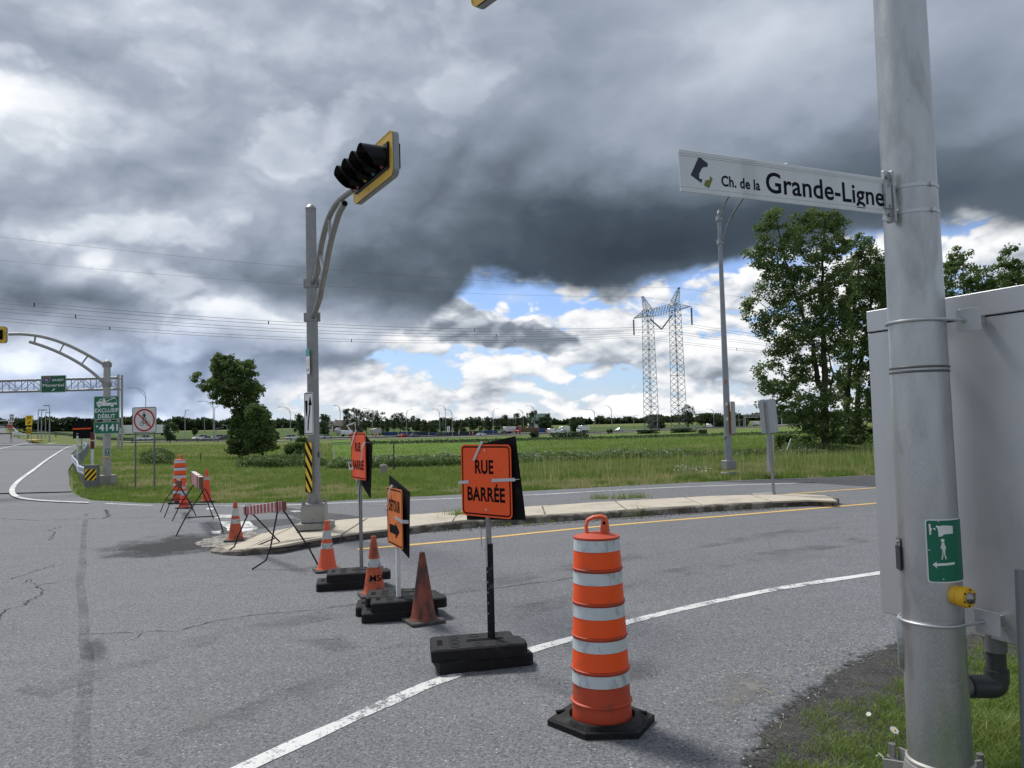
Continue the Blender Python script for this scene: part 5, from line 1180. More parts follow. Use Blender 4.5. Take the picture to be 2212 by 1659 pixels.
ringplate(w-.012, h-.012, .028, .010, -.0022, 'border', M_white_r, p); text('4141', -.295, .43, -.12, .13, -.0025, M_white_r, p, .035, 'lettering', '1'); flats('star_dot', [circ(-.37, .06, .038)], -.0025, M_white_r, p)
c = AT(232, 977, 28.66); t, p = flat_sign('small green push button plate low on the left pole', c, R_(0), .15, .27, .01, M_green, 'sign', 'button_sign')
flats('symbols', [bar(-.05, .08, .05, .08, .025), bar(0, -.03, 0, .04, .03), bar(-.05, -.09, .05, -.09, .02)], -.003, M_white_r, p)
c = AT(231, 988, 28.6); t = thing('push_button', 'small yellow push button on the left pole', 'push button', c, -PI/2); mb = MB(); mb.lathe([(.05, -.03), (.05, .06), (.03, .08)], 14, axis='x'); mb.build('housing', M_ped, t); mb = MB(); mb.lathe([(.028, .081), (.02, .092), (.004, .096)], 12, axis='x'); mb.build('steel_dome', mat('polished_steel', (0, 0, 0)), t)
# no pedestrians, no bicycles
bl, br_ = G(292.8, 1053), G(332, 1060.5); c = AT(312.2, 907, 27.4); cz = c.z; rzn = math.atan2(br_.y-bl.y, br_.x-bl.x)
pc = (bl+br_)/2; t = thing('prohibition_sign', 'white no pedestrians or bicycles sign with red ring on two posts', 'sign', (pc.x, pc.y, 0), -.12)
half = .50
for s_ in (-1, 1):
    mb = MB(); mb.tube([(s_*.36+s_*.0, .04, -.1), (s_*.36, .04, cz+.35)], .030, 8); mb.build('post', mat('dark_grey_post', (.17, .18, .19), .5, .5, var=.1), t)
w = .93; mb = MB(); mb.plate(rrect(w, w*.985, .06, 5, 0, cz), 0, .004); p = mb.build('sign_panel', mat('warm_white_sheeting', (.72, .71, .68), .5, var=.04), t)
ringplate(w-.012, w*.985-.012, .055, .018, -.0015, 'border', M_black, p, 0, cz)
def off(L): return [[(a, b+cz) for a, b in pl] for pl in L]
flats('walker_symbol', off([circ(-.005, .255, .026, 12), [(-.035, .215), (.025, .215), (.03, .11), (-.03, .11)], bar(-.03, .21, -.085, .13, .026), bar(.02, .21, .07, .14, .026), bar(-.015, .12, -.05, .0, .034), bar(.015, .12, .06, .01, .034)]), -.0016, M_black, p)
bw = annulus(-.10, -.135, .062, .078, n=20) + annulus(.13, -.135, .062, .078, n=20) + [bar(-.10, -.135, -.05, -.04, .014), bar(-.05, -.04, .08, -.04, .014), bar(-.05, -.04, .02, -.135, .014), bar(.02, -.135, .08, -.04, .014), bar(.13, -.135, .075, -.01, .014), bar(.02, -.135, -.10, -.135, .012), bar(-.06, .0, -.035, -.04, .012), bar(-.085, .0, -.03, .0, .016), bar(.045, -.005, .10, .0, .014)]
flats('bicycle_symbol', off(bw), -.0016, M_black, p)
flats('red_ring', off(annulus(0, -.01, .345, .405, n=40)), -.0028, M_red, p); flats('red_slash', off([bar(-.26, .25, .26, -.27, .052)]), -.0031, M_red, p)
# ---- W-beam guardrail beside the approach road
def wprof(): return [(-.00, -.155), (.05, -.12), (.05, -.06), (.0, -.02), (.0, .02), (.05, .06), (.05, .12), (.0, .155)]
def beam(P, h, name, parent, m, side=1, sc=1.0):
    pr = wprof(); vs = []; n = len(pr)
    for i, p_ in enumerate(P):
        a, b = Vector(P[max(i-1, 0)][:2]), Vector(P[min(i+1, len(P)-1)][:2]); d = (b-a).normalized(); nn = Vector((-d.y, d.x))*side
        for o_, z_ in pr: vs.append((p_[0]+nn.x*o_*sc, p_[1]+nn.y*o_*sc, p_[2]+h+z_*sc))
    fs = [(i*n+k, i*n+k+1, (i+1)*n+k+1, (i+1)*n+k) for i in range(len(P)-1) for k in range(n-1)]
    o = link(name, mesh(name, vs, fs), m, parent); md = o.modifiers.new('t', 'SOLIDIFY'); md.thickness = .006; return o
def interp(P, step):
    out = []
    for a, b in zip(P[:-1], P[1:]):
        L = math.hypot(b[0]-a[0], b[1]-a[1]); n = max(1, int(L/step)); out += [(a[0]+(b[0]-a[0])*k/n, a[1]+(b[1]-a[1])*k/n) for k in range(n)]
    return [(x_, y_, tz(x_, y_)) for x_, y_ in out + [P[-1]]]
def guardrail(label, P, step, h=.60, group='steel guardrails', post=(.14, .14), m=None, side=1, pm=None, every=1):
    q = interp(P, step); t = thing('guardrail', label, 'guardrail', q[0], 0, group); o0 = Vector(q[0]); ql = [tuple(Vector(v)-o0) for v in q]
    beam(ql, h, 'beam', t, m or mat('guardrail_steel', (.50, .55, .60), .45, .6, var=.1, scale=2), side)
    mb = MB(); mb.box((0, 0, h/2), (post[0], post[1], h+.16)); me = mesh('post', mb.v, mb.f); me.materials.append(pm or M_steel_d)
    for i in range(0, len(ql), every):
        a, b = Vector(q[max(i-1, 0)]), Vector(q[min(i+1, len(q)-1)]); d = (b-a).normalized(); nn = Vector((-d.y, d.x, 0))*side
        o = link('post', me, None, t, Vector(ql[i]) - nn*.12); o.rotation_euler = (0, 0, math.atan2(d.y, d.x))
    return t
GR = [(-15.3, 27.75), (-17.2, 30.5), (-19.8, 35), (-22.6, 39.6), (-25.2, 44.0), (-29.0, 51.5), (-34, 61), (-44, 79.5), (-57, 102), (-66, 118)]
guardrail('steel guardrail flaring away beside the left road', GR, 1.9, .60)
t = thing('guardrail_terminal', 'grey guardrail end box with yellow and black striped plate', 'guardrail end', (-15.05, 27.45, 0), R_(-6)); sc = 27.45/1661
mb = MB(); mb.box((0, .05, .46), (.52, .12, .90), 0, .01); mb.build('end_box', mat('terminal_grey', (.17, .175, .18), .55, .4, var=.15, scale=4), t); mb = MB(); mb.plate(rrect(.44, .40, .01, 2, 0, .56), -.016, -.013); p = mb.build('striped_plate', M_yel, t)
flats('black_diagonals', [[(a, b+.56) for a, b in pl] for pl in [[(-x_, z_) for x_, z_ in q] for q in clipped_diag(.43, .39, .20, .10, 1.0, -4, 6)]], -.0175, mat('brown_black_print', (.022, .014, .010), .6), p)
for (x, Y, zt_, cols, lab) in ((167, 43, 1.95, 0, 'white marker post below the left edge of the covered black sign'), (179.6, 60, 2.0, 0, 'white marker post below the middle of the covered black sign'), (189, 82, 1.9, 0, 'white marker post below the right edge of the covered black sign'), (199.6, 29.6, 2.05, 1, 'white marker post with dark red bands by the guardrail end'), (193, 100, 2.2, 0, 'small far marker post right of the covered black sign'), (206, 95, 1.9, 0, 'small far marker post between the banded one and the signal pole')):
    q = AT(x, 960, Y); z0 = tz(q.x, Y)
    t = thing('delineator_post', lab, 'marker post', (q.x, Y, z0), 0, 'white marker posts along the guardrail')
    mb = MB(); mb.box((0, 0, zt_/2), (.10, .04, zt_)); mb.build('post', M_wpost, t)
    if cols:
        for z_ in (zt_-.15, zt_-.50): mb = MB(); mb.box((0, 0, z_), (.125, .06, .30)); mb.build('red_band', mat('dark_red_band', (.12, .012, .010), .5), t)
    else: mb = MB(); mb.box((0, 0, zt_-.08), (.105, .045, .10)); mb.build('reflector', mat('brown_black_print', (0, 0, 0)), t)
c = AT(173.5, 925.5, 45); z0 = tz(c.x, 45)
t = thing('covered_sign', 'black covered roadworks sign with one orange strip on a post', 'road sign', (c.x, 45, z0), R_(4)); zc_ = c.z-z0
mb = MB(); mb.M = Matrix.Rotation(R_(2), 4, 'Y'); mb.plate([(-.48, zc_-.60), (.52, zc_-.58), (.49, zc_+.60), (-.49, zc_+.56)], 0, .02); p = mb.build('black_cover', M_gloss if False else M_blackp, t)
mb = MB(); mb.M = Matrix.Rotation(R_(2), 4, 'Y'); mb.plate([(-.50, zc_-.08), (.54, zc_-.03), (.54, zc_+.05), (-.50, zc_+.0)], -.03, -.022); mb.build('orange_strip', M_or, t)
mb = MB(); mb.tube([(0.05, .06, -.1), (.05, .06, zc_+.5)], .03, 8); mb.build('post', M_steel_d, t)
for x_ in (-.2, .25): mb = MB(); mb.lathe([(.03, -.012), (.03, -.001)], 10, c=(x_, 0, zc_+.5), axis='y'); mb.build('bolt', M_strap, p)
# ---- gantry over the ramp
Yg = 90.0
gb = AT(258, 967, Yg); zb_, zt_ = AT(170, 842.6, Yg).z, AT(170, 818.5, Yg).z; x0_, x1_ = AT(-150, 840, Yg).x, AT(256, 843, Yg).x; zg = tz(gb.x, Yg)
t = thing('sign_gantry', 'steel truss gantry spanning the left road with green destination sign', 'gantry', (x1_, Yg, zg), R_(0)); M_gan = mat('gantry_steel', (.36, .37, .39), .5, .5, var=.08)
def gx_(x): return x-x1_
h0, h1 = zb_-zg, zt_-zg
for y_ in (-.6, .6):
    for z_ in (h0, h1): mb = MB(); mb.tube([(gx_(x0_), y_, z_), (0.1, y_, z_)], .105, 8); mb.build('truss_chord', M_gan, t, True)
npan = 15; pw = (x1_-x0_)/npan
for y_ in (-.6, .6):
    for k in range(npan+1):
        xa = gx_(x0_)+k*pw; mb = MB(); mb.tube([(xa, y_, h0), (xa, y_, h1)], .05, 5); mb.build('truss_upright', M_gan, t)
        if k < npan:
            mb = MB(); a_, b_ = (h0, h1) if k % 2 else (h1, h0); mb.tube([(xa, y_, a_), (xa+pw, y_, b_)], .04, 5); mb.build('truss_diagonal', M_gan, t)
for k in range(npan+1):
    xa = gx_(x0_)+k*pw; mb = MB(); mb.tube([(xa, -.6, h0), (xa, .6, h0)], .03, 5); mb.build('truss_cross_member', M_gan, t)
for y_ in (-.75, .75): mb = MB(); mb.tube([(0.2, y_*.55, -.2), (.2, y_*.55, h1+.35)], .13, 12); mb.build('column', mat('pale_grey_pole', (0, 0, 0)), t, True)
for y_ in (-.75, .75): mb = MB(); mb.tube([(gx_(x0_), y_*.55, -3), (gx_(x0_), y_*.55, h1+.35)], .19, 12); mb.build('column', mat('pale_grey_pole', (0, 0, 0)), t, True)
c = AT(115.8, 829.5, Yg-1.0); w, h = 54.5/1661*(Yg-1), 37.3/1661*(Yg-1)
t, p = flat_sign('green overhead sign reading 10 Ouest Montréal with an arrow', c, 0, w, h, .12, mat('overhead_sign_green', (.004, .105, .052), .5), 'sign', 'destination_sign', th=.05)
u = w/2; ringplate(w-.04, h-.04, .10, .045, -.03, 'border', M_white_r, p)
def gs(x, y): return ((x-672)/312*w, (900-y)/215*h)
a_, b_ = gs(655, 865), gs(803, 838); text('OUEST', a_[0], b_[0], a_[1], b_[1], -.035, M_white_r, p, .03, 'lettering', 'O')
a_, b_ = gs(540, 932), gs(803, 897); text('Montréal', a_[0], b_[0], a_[1], b_[1], -.035, M_white_r, p, .015, 'lettering', 'M')
cx_, cz_ = gs(586, 845)
sh = [gs(545, 830), gs(555, 815), gs(586, 822), gs(618, 815), gs(629, 830), gs(627, 852), gs(612, 872), gs(586, 884), gs(561, 872), gs(547, 852)]
flats('shield_rim', [[(cx_+(a-cx_)*1.08, cz_+(b-cz_)*1.08) for a, b in sh]], -.034, M_white_r, p); flats('blue_shield', [sh], -.037, mat('shield_blue', (.01, .03, .22), .5), p); flats('red_shield_top', [[gs(547, 832), gs(556, 817), gs(586, 823), gs(617, 817), gs(627, 832)]], -.040, M_red, p)
a_, b_ = gs(568, 860), gs(606, 839); text('10', a_[0], b_[0], a_[1], b_[1], -.042, M_white_r, p, .03, 'lettering', '1')
flats('arrow', [[gs(x, y) for x, y in ((651, 980), (662, 990), (683, 968), (692, 977), (692, 957), (668, 957), (676, 963))]], -.035, M_white_r, p)
# ---- small signs far left
def post_sign(name, label, px0, px1, py0, py1, Y, m, base_py=None, posts=1, shape=None, cat='sign'):
    c = AT((px0+px1)/2, (py0+py1)/2, Y); w = (px1-px0)/1661*Y; h = (py1-py0)/1661*Y; z0 = tz(c.x, Y)
    t = thing(name, label, cat, (c.x, Y, z0), 0); zc = c.z-z0
    mb = MB(); mb.plate([(a, b+zc) for a, b in (shape(w, h) if shape else rrect(w, h, min(w, h)*.08, 3))], -.01, .01); p = mb.build('sign_panel', m, t)
    for k in range(posts): x_ = 0 if posts == 1 else (-.28 if k == 0 else .28)*w; mb = MB(); mb.tube([(x_, .06, -.3), (x_, .06, zc+h*.3)], .045, 6); mb.build('post', M_galv, t)
    return t, p, w, h, zc
t, p, w, h, zc = post_sign('speed_limit_sign', 'small white speed limit 70 sign at far left', 20.3, 30.4, 894.5, 912, 135, M_white_r)
text('70', -w*.36, w*.36, zc-h*.36, zc+.05*h, -.02, M_black, p, .03, 'lettering', '7'); flats('caption_bar', [bar(-w*.4, zc+h*.3, w*.4, zc+h*.3, h*.10)], -.02, mat('grey_print', (0, 0, 0)), p)
t, p, w, h, zc = post_sign('exit_speed_sign', 'yellow exit speed 55 sign with black arrow on two posts', 54.5, 71.7, 897.5, 918.5, 130, M_yel, posts=2, shape=lambda w, h: [(-w*.5, -h*.5), (w*.36, -h*.5), (w*.5, h*.5), (-w*.46, h*.5)])
text('55', -w*.26, w*.26, zc+h*.16, zc+h*.40, -.02, M_black, p, .02, 'lettering', '5'); text('MAX km/h', -w*.34, w*.34, zc+h*.0, zc+h*.08, -.02, M_black, p, .0, 'lettering', 'M'); flats('arrow', [[(a*w, zc+b*h) for a, b in ((-.22, -.34), (-.13, -.41), (.05, -.26), (.10, -.33), (.14, -.10), (-.10, -.14), (-.03, -.20))]], -.02, M_black, p)
t, p, w, h, zc = post_sign('chevron_board', 'yellow and black upward chevron board under the exit speed sign', 56.5, 68, 922.5, 937.5, 129, M_yel)
flats('chevrons', [[(-w*.5, zc+z_*h), (0, zc+(z_+.22)*h), (w*.5, zc+z_*h), (w*.5, zc+(z_+.13)*h), (0, zc+(z_+.35)*h), (-w*.5, zc+(z_+.13)*h)] for z_ in (-.62+.1, -.28, -.02, .13)][:3], -.02, M_black, p)
t, p, w, h, zc = post_sign('red_roadworks_sign', 'small red and orange roadworks sign at far left', 16.3, 27.7, 914.5, 925, 133, mat('red_orange_sheeting', (.70, .05, .02), .5)); flats('white_strip', [bar(-w*.48, zc+h*.34, w*.48, zc+h*.34, h*.12)], -.02, M_white_r, p)
flats('dark_strip', [bar(-w*.48, zc+h*.05, w*.48, zc+h*.05, h*.30)], -.021, mat('grey_print', (0, 0, 0)), p)
t, p, w, h, zc = post_sign('warning_sign', 'tiny yellow diamond warning sign left of the lamp poles', 45.5, 49, 926, 933, 190, M_yel, shape=lambda w, h: [(0, -h/2), (w/2, 0), (0, h/2), (-w/2, 0)])
P_ = [(RIDGE[i][0]+6.6, RIDGE[i][1]+1.5) for i in range(len(RIDGE))]; P_ = [(-99.5, 158), (-112, 172)] + P_[2:6]
guardrail('bright white guardrail climbing the overpass at far left', P_, 4, .85, m=mat('white_guardrail', (.70, .72, .74), .5), side=-1, every=2).children[0].scale = (1, 1, 1.25)
q0, q1 = GT(37, 950, 146), GT(63, 955, 126); t = thing('yellow_kerb', 'yellow painted kerb end where the overpass road parts', 'kerb', ((q0.x+q1.x)/2+2, (q0.y+q1.y)/2, q0.z), math.atan2(q1.y-q0.y, q1.x-q0.x))
mb = MB(); mb.box((0, 0, .1), ((q1-q0).length*.8, 1.0, .35), 0, .1); mb.build('kerb_stone', mat('kerb_yellow', (.60, .45, .12), .7, var=.2), t)
# ------------------------------------------------------------------ power line
def zp(x, y): return ((1540+x/3.95)/1.1573, (680+y/3.95)/1.1573)
M_lat = mat('lattice_steel', (.13, .145, .165), .55, .4, var=.1, scale=.5); M_ins = mat('insulator_glass', (.10, .11, .12), .35); M_wire = mat('cable_aluminium', (.11, .12, .13), .5, .4)
cA, cB = AT(*zp(313, 440), 292), AT(*zp(582, 380), 278.6)
mid = (cA+cB)/2; ud = Vector((cB.x-cA.x, cB.y-cA.y, 0)); half = ud.length/2; ud.normalize(); zb = tz(mid.x, mid.y)
t = thing('pylon', 'tall twin column lattice electricity pylon beyond the green field', 'pylon', (mid.x, mid.y, zb), math.atan2(ud.y, ud.x))
ZB, ZT, ZP = 41.9-zb, 44.6-zb, 49.8-zb
def lattice(mb, A, B, w0, w1, n, r=.10, rd=.06, nx=None):
    """four legged lattice mast between two centres"""
    A, B = Vector(A), Vector(B); d = (B-A).normalized(); s = (Vector((0, 1, 0)).cross(d)).normalized(); q = d.cross(s); prev = None
    for k in range(n+1):
        f = k/n; c = A+(B-A)*f; w = (w0+(w1-w0)*f)/2; cs = [c+s*w*i+q*w*j for i, j in ((-1, -1), (1, -1), (1, 1), (-1, 1))]
        if prev:
            for i in range(4):
                j = (i+1) % 4; mb.tube([prev[i], cs[i]], r, 4, False)
                mb.tube([prev[i], cs[j]], rd, 3, False); mb.tube([prev[j], cs[i]], rd, 3, False)
        if k % 5 == 0:
            for i in range(4): mb.tube([cs[i], cs[(i+1) % 4]], rd, 3, False)
        prev = cs
for s_ in (-1, 1):
    mb = MB(); lattice(mb, (s_*half, 0, -1), (s_*half, 0, ZT-.2), 4.1, 2.9, 22, .11, .065); mb.build('lattice_column', M_lat, t)
    mb = MB(); lattice(mb, (s_*half, 0, ZT), (s_*(half+2.6), 0, ZP), 2.4, .5, 7, .085, .05); mb.box((s_*(half+2.6), 0, ZP), (1.2, .3, .3)); mb.build('earth_wire_peak', M_lat, t)
    mb = MB(); tipx = s_*(half+8.6)
    for y_ in (-1.1, 1.1):
        mb.tube([(s_*half, y_, ZT), (tipx, 0, ZB+.3)], .10, 4); mb.tube([(s_*half, y_, ZB), (tipx, 0, ZB+.3)], .10, 4)
        for f in (.2, .4, .6, .8): x_ = s_*(half+8.6*f); yy = y_*(1-f); mb.tube([(x_, yy, ZT-(ZT-ZB-.3)*f), (x_, yy, ZB+.3*f)], .06, 3); mb.tube([(x_, yy, ZB+.3*f), (s_*(half+8.6*(f-.2)), y_*(1.2-f), ZT-(ZT-ZB-.3)*(f-.2))], .06, 3)
    mb.build('outer_arm', M_lat, t)
mb = MB(); n = 10
for y_ in (-1.2, 1.2):
    for z_ in (0, 1):
        mb.tube([(-half, y_, (ZB, ZT)[z_]), (0, y_, (ZB, ZT)[z_]-.5), (half, y_, (ZB, ZT)[z_])], .10, 4)
    for k in range(n):
        xa, xb = -half+2*half*k/n, -half+2*half*(k+1)/n; mb.tube([(xa, y_, ZB-.2), ((xa+xb)/2, y_, ZT-.3)], .065, 3); mb.tube([((xa+xb)/2, y_, ZT-.3), (xb, y_, ZB-.2)], .065, 3)
mb.build('cross_beam', M_lat, t)
def insul(a, b):
    mb = MB()
    for o in (-.22, .22): mb.tube([Vector(a)+Vector((o, 0, -.4)), Vector(b)+Vector((o, 0, .3))], .14, 6)
    mb.tube([a, b], .05, 4); mb.build('insulator', M_ins, t)
pA, pC = (-(half+8.6), 0, ZB-6.6), ((half+8.6), 0, ZB-6.6)
insul((-(half+8.6), 0, ZB+.2), pA); insul(((half+8.6), 0, ZB+.2), pC); insul((-half+1.5, 0, ZB-1), (0, 0, ZB-6.2)); insul((half-1.5, 0, ZB-1), (0, 0, ZB-6.2))
wd = Vector((-ud.y*-1, -ud.x, 0)); wd = Vector((ud.y, -ud.x, 0)); wd = wd if wd.x < 0 else -wd
base = Vector((mid.x, mid.y, zb))
for u_, z_, dbl, a_, b_, lab in ((half+8.6, ZB-6.6, 1, -.088, .00036, 'upper pair of power cables crossing the sky'), (0, ZB-6.3, 1, -.088, .00036, 'middle pair of power cables crossing the sky'), (-(half+8.6), ZB-6.6, 1, -.088, .00036, 'lower pair of power cables crossing the sky'),
                      (half+2.6, ZP, 0, -.055, .00023, 'higher thin earth wire above the power cables'), (-(half+2.6), ZP, 0, -.060, .00022, 'lower thin earth wire above the power cables')):
    P0 = base + ud*u_ + Vector((0, 0, z_)); tt = thing('power_cable', lab, 'power cable', P0, 0, 'overhead power cables')
    for o in ((-.35, .35) if dbl else (0,)):
        pts = []
        for k in range(-22, 34):
            s_ = k*11.0; z = a_*abs(s_)+b_*s_*s_; pts.append(wd*s_ + Vector((0, 0, z+o)) + ud*o)
        mb = MB(); mb.tube(pts, .045 if dbl else .028, 4, False); mb.build('cable', M_wire, tt)
    if dbl:
        for s_ in (-170, -110, -55, 70+u_, 130+u_, 190+u_*.5): z = a_*abs(s_)+b_*s_*s_; mb = MB(); mb.box(tuple(wd*s_ + Vector((0, 0, z))), (.22, .22, .95)); mb.build('spacer', M_wire, tt)

# ------------------------------------------------------------------ trees
def leaf_material(name, c0, c1, c2):
    m = bpy.data.materials.new(name); m.use_nodes = True; nt = m.node_tree; nt.nodes.clear(); out = nt.nodes.new('ShaderNodeOutputMaterial')
    at = nt.nodes.new('ShaderNodeAttribute'); at.attribute_name = 'tint'; f = V(nt, at.outputs['Fac'])
    col = ramp(nt, f, ((0, c0), (.55, c1), (1, c2)))
    d = nt.nodes.new('ShaderNodeBsdfPrincipled'); nt.links.new(col.s, d.inputs['Base Color']); d.inputs['Roughness'].default_value = .55; d.inputs['Specular IOR Level'].default_value = .3
    tr = nt.nodes.new('ShaderNodeBsdfTranslucent'); nt.links.new(col.s, tr.inputs[0]); mx = nt.nodes.new('ShaderNodeMixShader'); mx.inputs[0].default_value = .38
    nt.links.new(d.outputs[0], mx.inputs[1]); nt.links.new(tr.outputs[0], mx.inputs[2]); nt.links.new(mx.outputs[0], out.inputs[0]); return m
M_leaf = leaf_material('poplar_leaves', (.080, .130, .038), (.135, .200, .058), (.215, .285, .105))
M_leafd = leaf_material('dark_leaves', (.032, .054, .022), (.058, .088, .036), (.10, .14, .06))
M_leafp = leaf_material('pale_weed_leaves', (.075, .115, .034), (.11, .16, .05), (.17, .22, .085))
M_bark = mat('bark', (.055, .045, .036), .9, var=.4, scale=3, bump=.8, bscale=12, stretch=(1, 1, .3))
def leaf_mesh(name, cen, size, seed, tint, m, parent=None, loc=None, flat=.0, tri=False, elong=1.0):
    """leaf blades at centres: cen (n,3), size (n,)"""
    r = np.random.default_rng(seed); n = len(cen)
    a = r.normal(size=(n, 3)); a[:, 2] *= (1-flat); a /= np.linalg.norm(a, axis=1, keepdims=True); b = np.cross(a, r.normal(size=(n, 3))); b /= np.linalg.norm(b, axis=1, keepdims=True)
    c = np.cross(a, b); s = size[:, None]
    if tri: v = np.stack([cen+b*s*elong, cen-b*s*.5+c*s*.8, cen-b*s*.5-c*s*.8], 1); k = 3
    else: v = np.stack([cen+b*s*elong, cen+c*s*.62+a*s*.15, cen-b*s*.9, cen-c*s*.62+a*s*.15], 1); k = 4
    f = np.arange(n*k).reshape(n, k); me = mesh(name, v.reshape(-1, 3), f)
    at = me.attributes.new('tint', 'FLOAT', 'POINT'); at.data.foreach_set('value', np.repeat(tint, k).astype(np.float32))
    return link(name, me, m, parent, loc)
def inside(poly, x, z):
    c = False; n = len(poly)
    for i in range(n):
        x1, z1 = poly[i-1]; x2, z2 = poly[i]
        if (z1 > z) != (z2 > z) and x < (x2-x1)*(z-z1)/(z2-z1)+x1: c = not c
    return c
def hero_tree(label, loc, poly, limbs, ncl, rc, nleaf, ls, seed, depth=.45, m=None, group=None, kind='tree', gap=.0, name='poplar_tree'):
    """poly: outline of the crown in x,z metres from the foot; limbs: polylines with radii"""
    r = random.Random(seed); t = thing(name, label, kind, loc, 0, group); mb = MB(); nodes = []
    for P, ra, rb in limbs:
        q = [Vector(p) for p in P]; L = []
        for a, b in zip(q[:-1], q[1:]):
            k = max(1, int((b-a).length/.5)); L += [a+(b-a)*i/k + Vector((r.uniform(-.04, .04), r.uniform(-.04, .04), 0)) for i in range(k)]
        L.append(q[-1]); n = len(L); mb.tube(L, [ra+(rb-ra)*i/(n-1) for i in range(n)], 8); nodes += L[1:]
    xs = [p[0] for p in poly]; zs = [p[1] for p in poly]; cl = []; tries = 0
    while len(cl) < ncl and tries < ncl*60:
        tries += 1; x, z = r.uniform(min(xs), max(xs)), r.uniform(min(zs), max(zs))
        if not inside(poly, x, z): continue
        d = 0
        while inside(poly, x+d, z) and inside(poly, x-d, z) and d < 6: d += .4
        y = r.uniform(-1, 1)*max(.5, depth*(d+1.0)); c = Vector((x, y, z))
        if math.sin(x*2.1+y*1.3+seed)*math.sin(z*1.7-x)*math.sin(y*1.9+z*.7) > .35-gap: continue
        if any((c-o).length < rc*.62 for o in cl): continue
        cl.append(c)
    axis = [Vector(n) for n in nodes]
    cl.sort(key=lambda c: min((c-a).length for a in axis))
    for c in cl:
        best = min(nodes, key=lambda nn: (c-nn).length + max(0, nn.z-c.z)*1.6); L = (c-best).length
        if L > .15:
            md = (best+c)/2 + Vector((r.uniform(-.1, .1), r.uniform(-.1, .1), -.08*L))*1; mb.tube([best, md, c], [.012+.011*min(L, 3), .012+.005*L, .008], 4, False); nodes += [md, c]
    mb.build('trunk', M_bark, t, False)
    g = np.random.default_rng(seed); C_ = np.array([tuple(c) for c in cl]); cnt = g.integers(int(nleaf*.5), int(nleaf*1.5), len(C_)); idx = np.repeat(np.arange(len(C_)), cnt)
    sz = g.uniform(.55, 1.35, len(C_))*rc; off = g.normal(size=(len(idx), 3)); off /= np.linalg.norm(off, axis=1, keepdims=True); off *= (g.random(len(idx))**.5)[:, None]
    pos = C_[idx] + off*sz[idx][:, None]*np.array([1, 1, .75]); ct = g.normal(.45, .16, len(C_))
    tint = np.clip(ct[idx] + g.normal(0, .20, len(idx)), 0, 1)
    leaf_mesh('crown', pos, g.uniform(.65, 1.2, len(idx))*ls, seed+1, tint, m or M_leaf, t); return t
def zr(x, y): return ((1800+x/2.212)/1.1573, (500+y/2.212)/1.1573)
def rel(L, conv, foot, Y):
    out = []
    for x, y in L: q = AT(*conv(x, y), Y); out.append((q.x-foot.x, q.z-foot.z))
    return out
YR = 43.0; f1 = GT(*zr(592, 1400), YR); f1.z = AT(*zr(592, 1400), YR).z; f1.z = tz(f1.x, YR)
P1 = rel([(285, 50), (370, 80), (440, 95), (480, 55), (600, 60), (665, 100), (670, 190), (700, 300), (710, 700), (700, 1000), (690, 1330), (560, 1330), (400, 1250), (370, 1200), (290, 1175), (195, 1145), (290, 1100), (215, 1050), (195, 990), (180, 930), (260, 900), (330, 900), (290, 850), (220, 780), (200, 700), (150, 650), (115, 572), (190, 540), (200, 450), (190, 370), (140, 310), (150, 232), (220, 200), (225, 100)], zr, f1, YR)
def lm(L): return [(a, 0.0+.3*math.sin(i*2.1), b) for i, (a, b) in enumerate(rel(L, zr, f1, YR))]
hero_tree('tall leafy poplar nearest the control cabinet, light showing through its crown', f1, P1, [(lm([(592, 1410), (585, 1200), (570, 900), (565, 700), (578, 350), (575, 90)]), .26, .03), (lm([(575, 1060), (550, 1000), (505, 800), (430, 560), (375, 360), (300, 90)]), .15, .02), (lm([(565, 700), (620, 600), (640, 560)]), .07, .02), (lm([(600, 1100), (640, 960), (580, 820)]), .07, .03), (lm([(545, 1010), (430, 960), (330, 940)]), .06, .02), (lm([(500, 800), (400, 700), (250, 600)]), .06, .02)],
    620, .40, 76, .082, 41, .40, gap=.06)
f2 = GT(*zr(715, 1400), 46.); P2 = rel([(700, 240), (760, 195), (800, 235), (845, 210), (880, 290), (925, 290), (1000, 300), (1010, 600), (960, 800), (960, 1400), (650, 1380), (690, 900), (680, 500)], zr, f2, 46.)
def lm2(L): return [(a, .2*math.sin(i*1.7), b) for i, (a, b) in enumerate(rel(L, zr, f2, 46.))]
hero_tree('dense poplar partly hidden behind the big pole', f2, P2, [(lm2([(700, 1410), (715, 1000), (740, 600), (770, 240)]), .22, .03), (lm2([(765, 1410), (770, 1000), (830, 600), (860, 260)]), .2, .03), (lm2([(750, 900), (880, 700), (930, 500)]), .08, .02)], 420, .45, 80, .09, 42, .5, gap=-.1)
for i, (px, top, w, Y, lab) in enumerate(((2095, 543, 120, 62, 'rounded poplar showing above the cabinet right of the big pole'), (2200, 538, 80, 60, 'poplar at the right edge above the cabinet'), (1960, 600, 90, 66, 'poplar crown behind the big pole'))):
    f = GT(px, 930, Y); H_ = AT(px, top, Y).z-f.z; W_ = w/1661*Y
    P = [(math.cos(a)*W_*.56*(1+.18*math.sin(3*a+i)), H_*.60 + math.sin(a)*H_*.40*(1+.06*math.sin(5*a))) for a in [k*PI/10 for k in range(20)]]
    hero_tree(lab, f, P, [([(0, 0, 0), (.1, 0, H_*.4), (.2, 0, H_*.93)], .25, .04), ([(.05, 0, H_*.35), (-W_*.2, .2, H_*.6), (-W_*.3, 0, H_*.8)], .12, .03)], 260, .5, 80, .11, 50+i, .6, gap=-.2)
def zl(x, y): return ((380+x/5.027)/1.1573, (860+y/5.027)/1.1573)
YL = 60.0; f3 = GT(*zl(1180, 1390), YL)
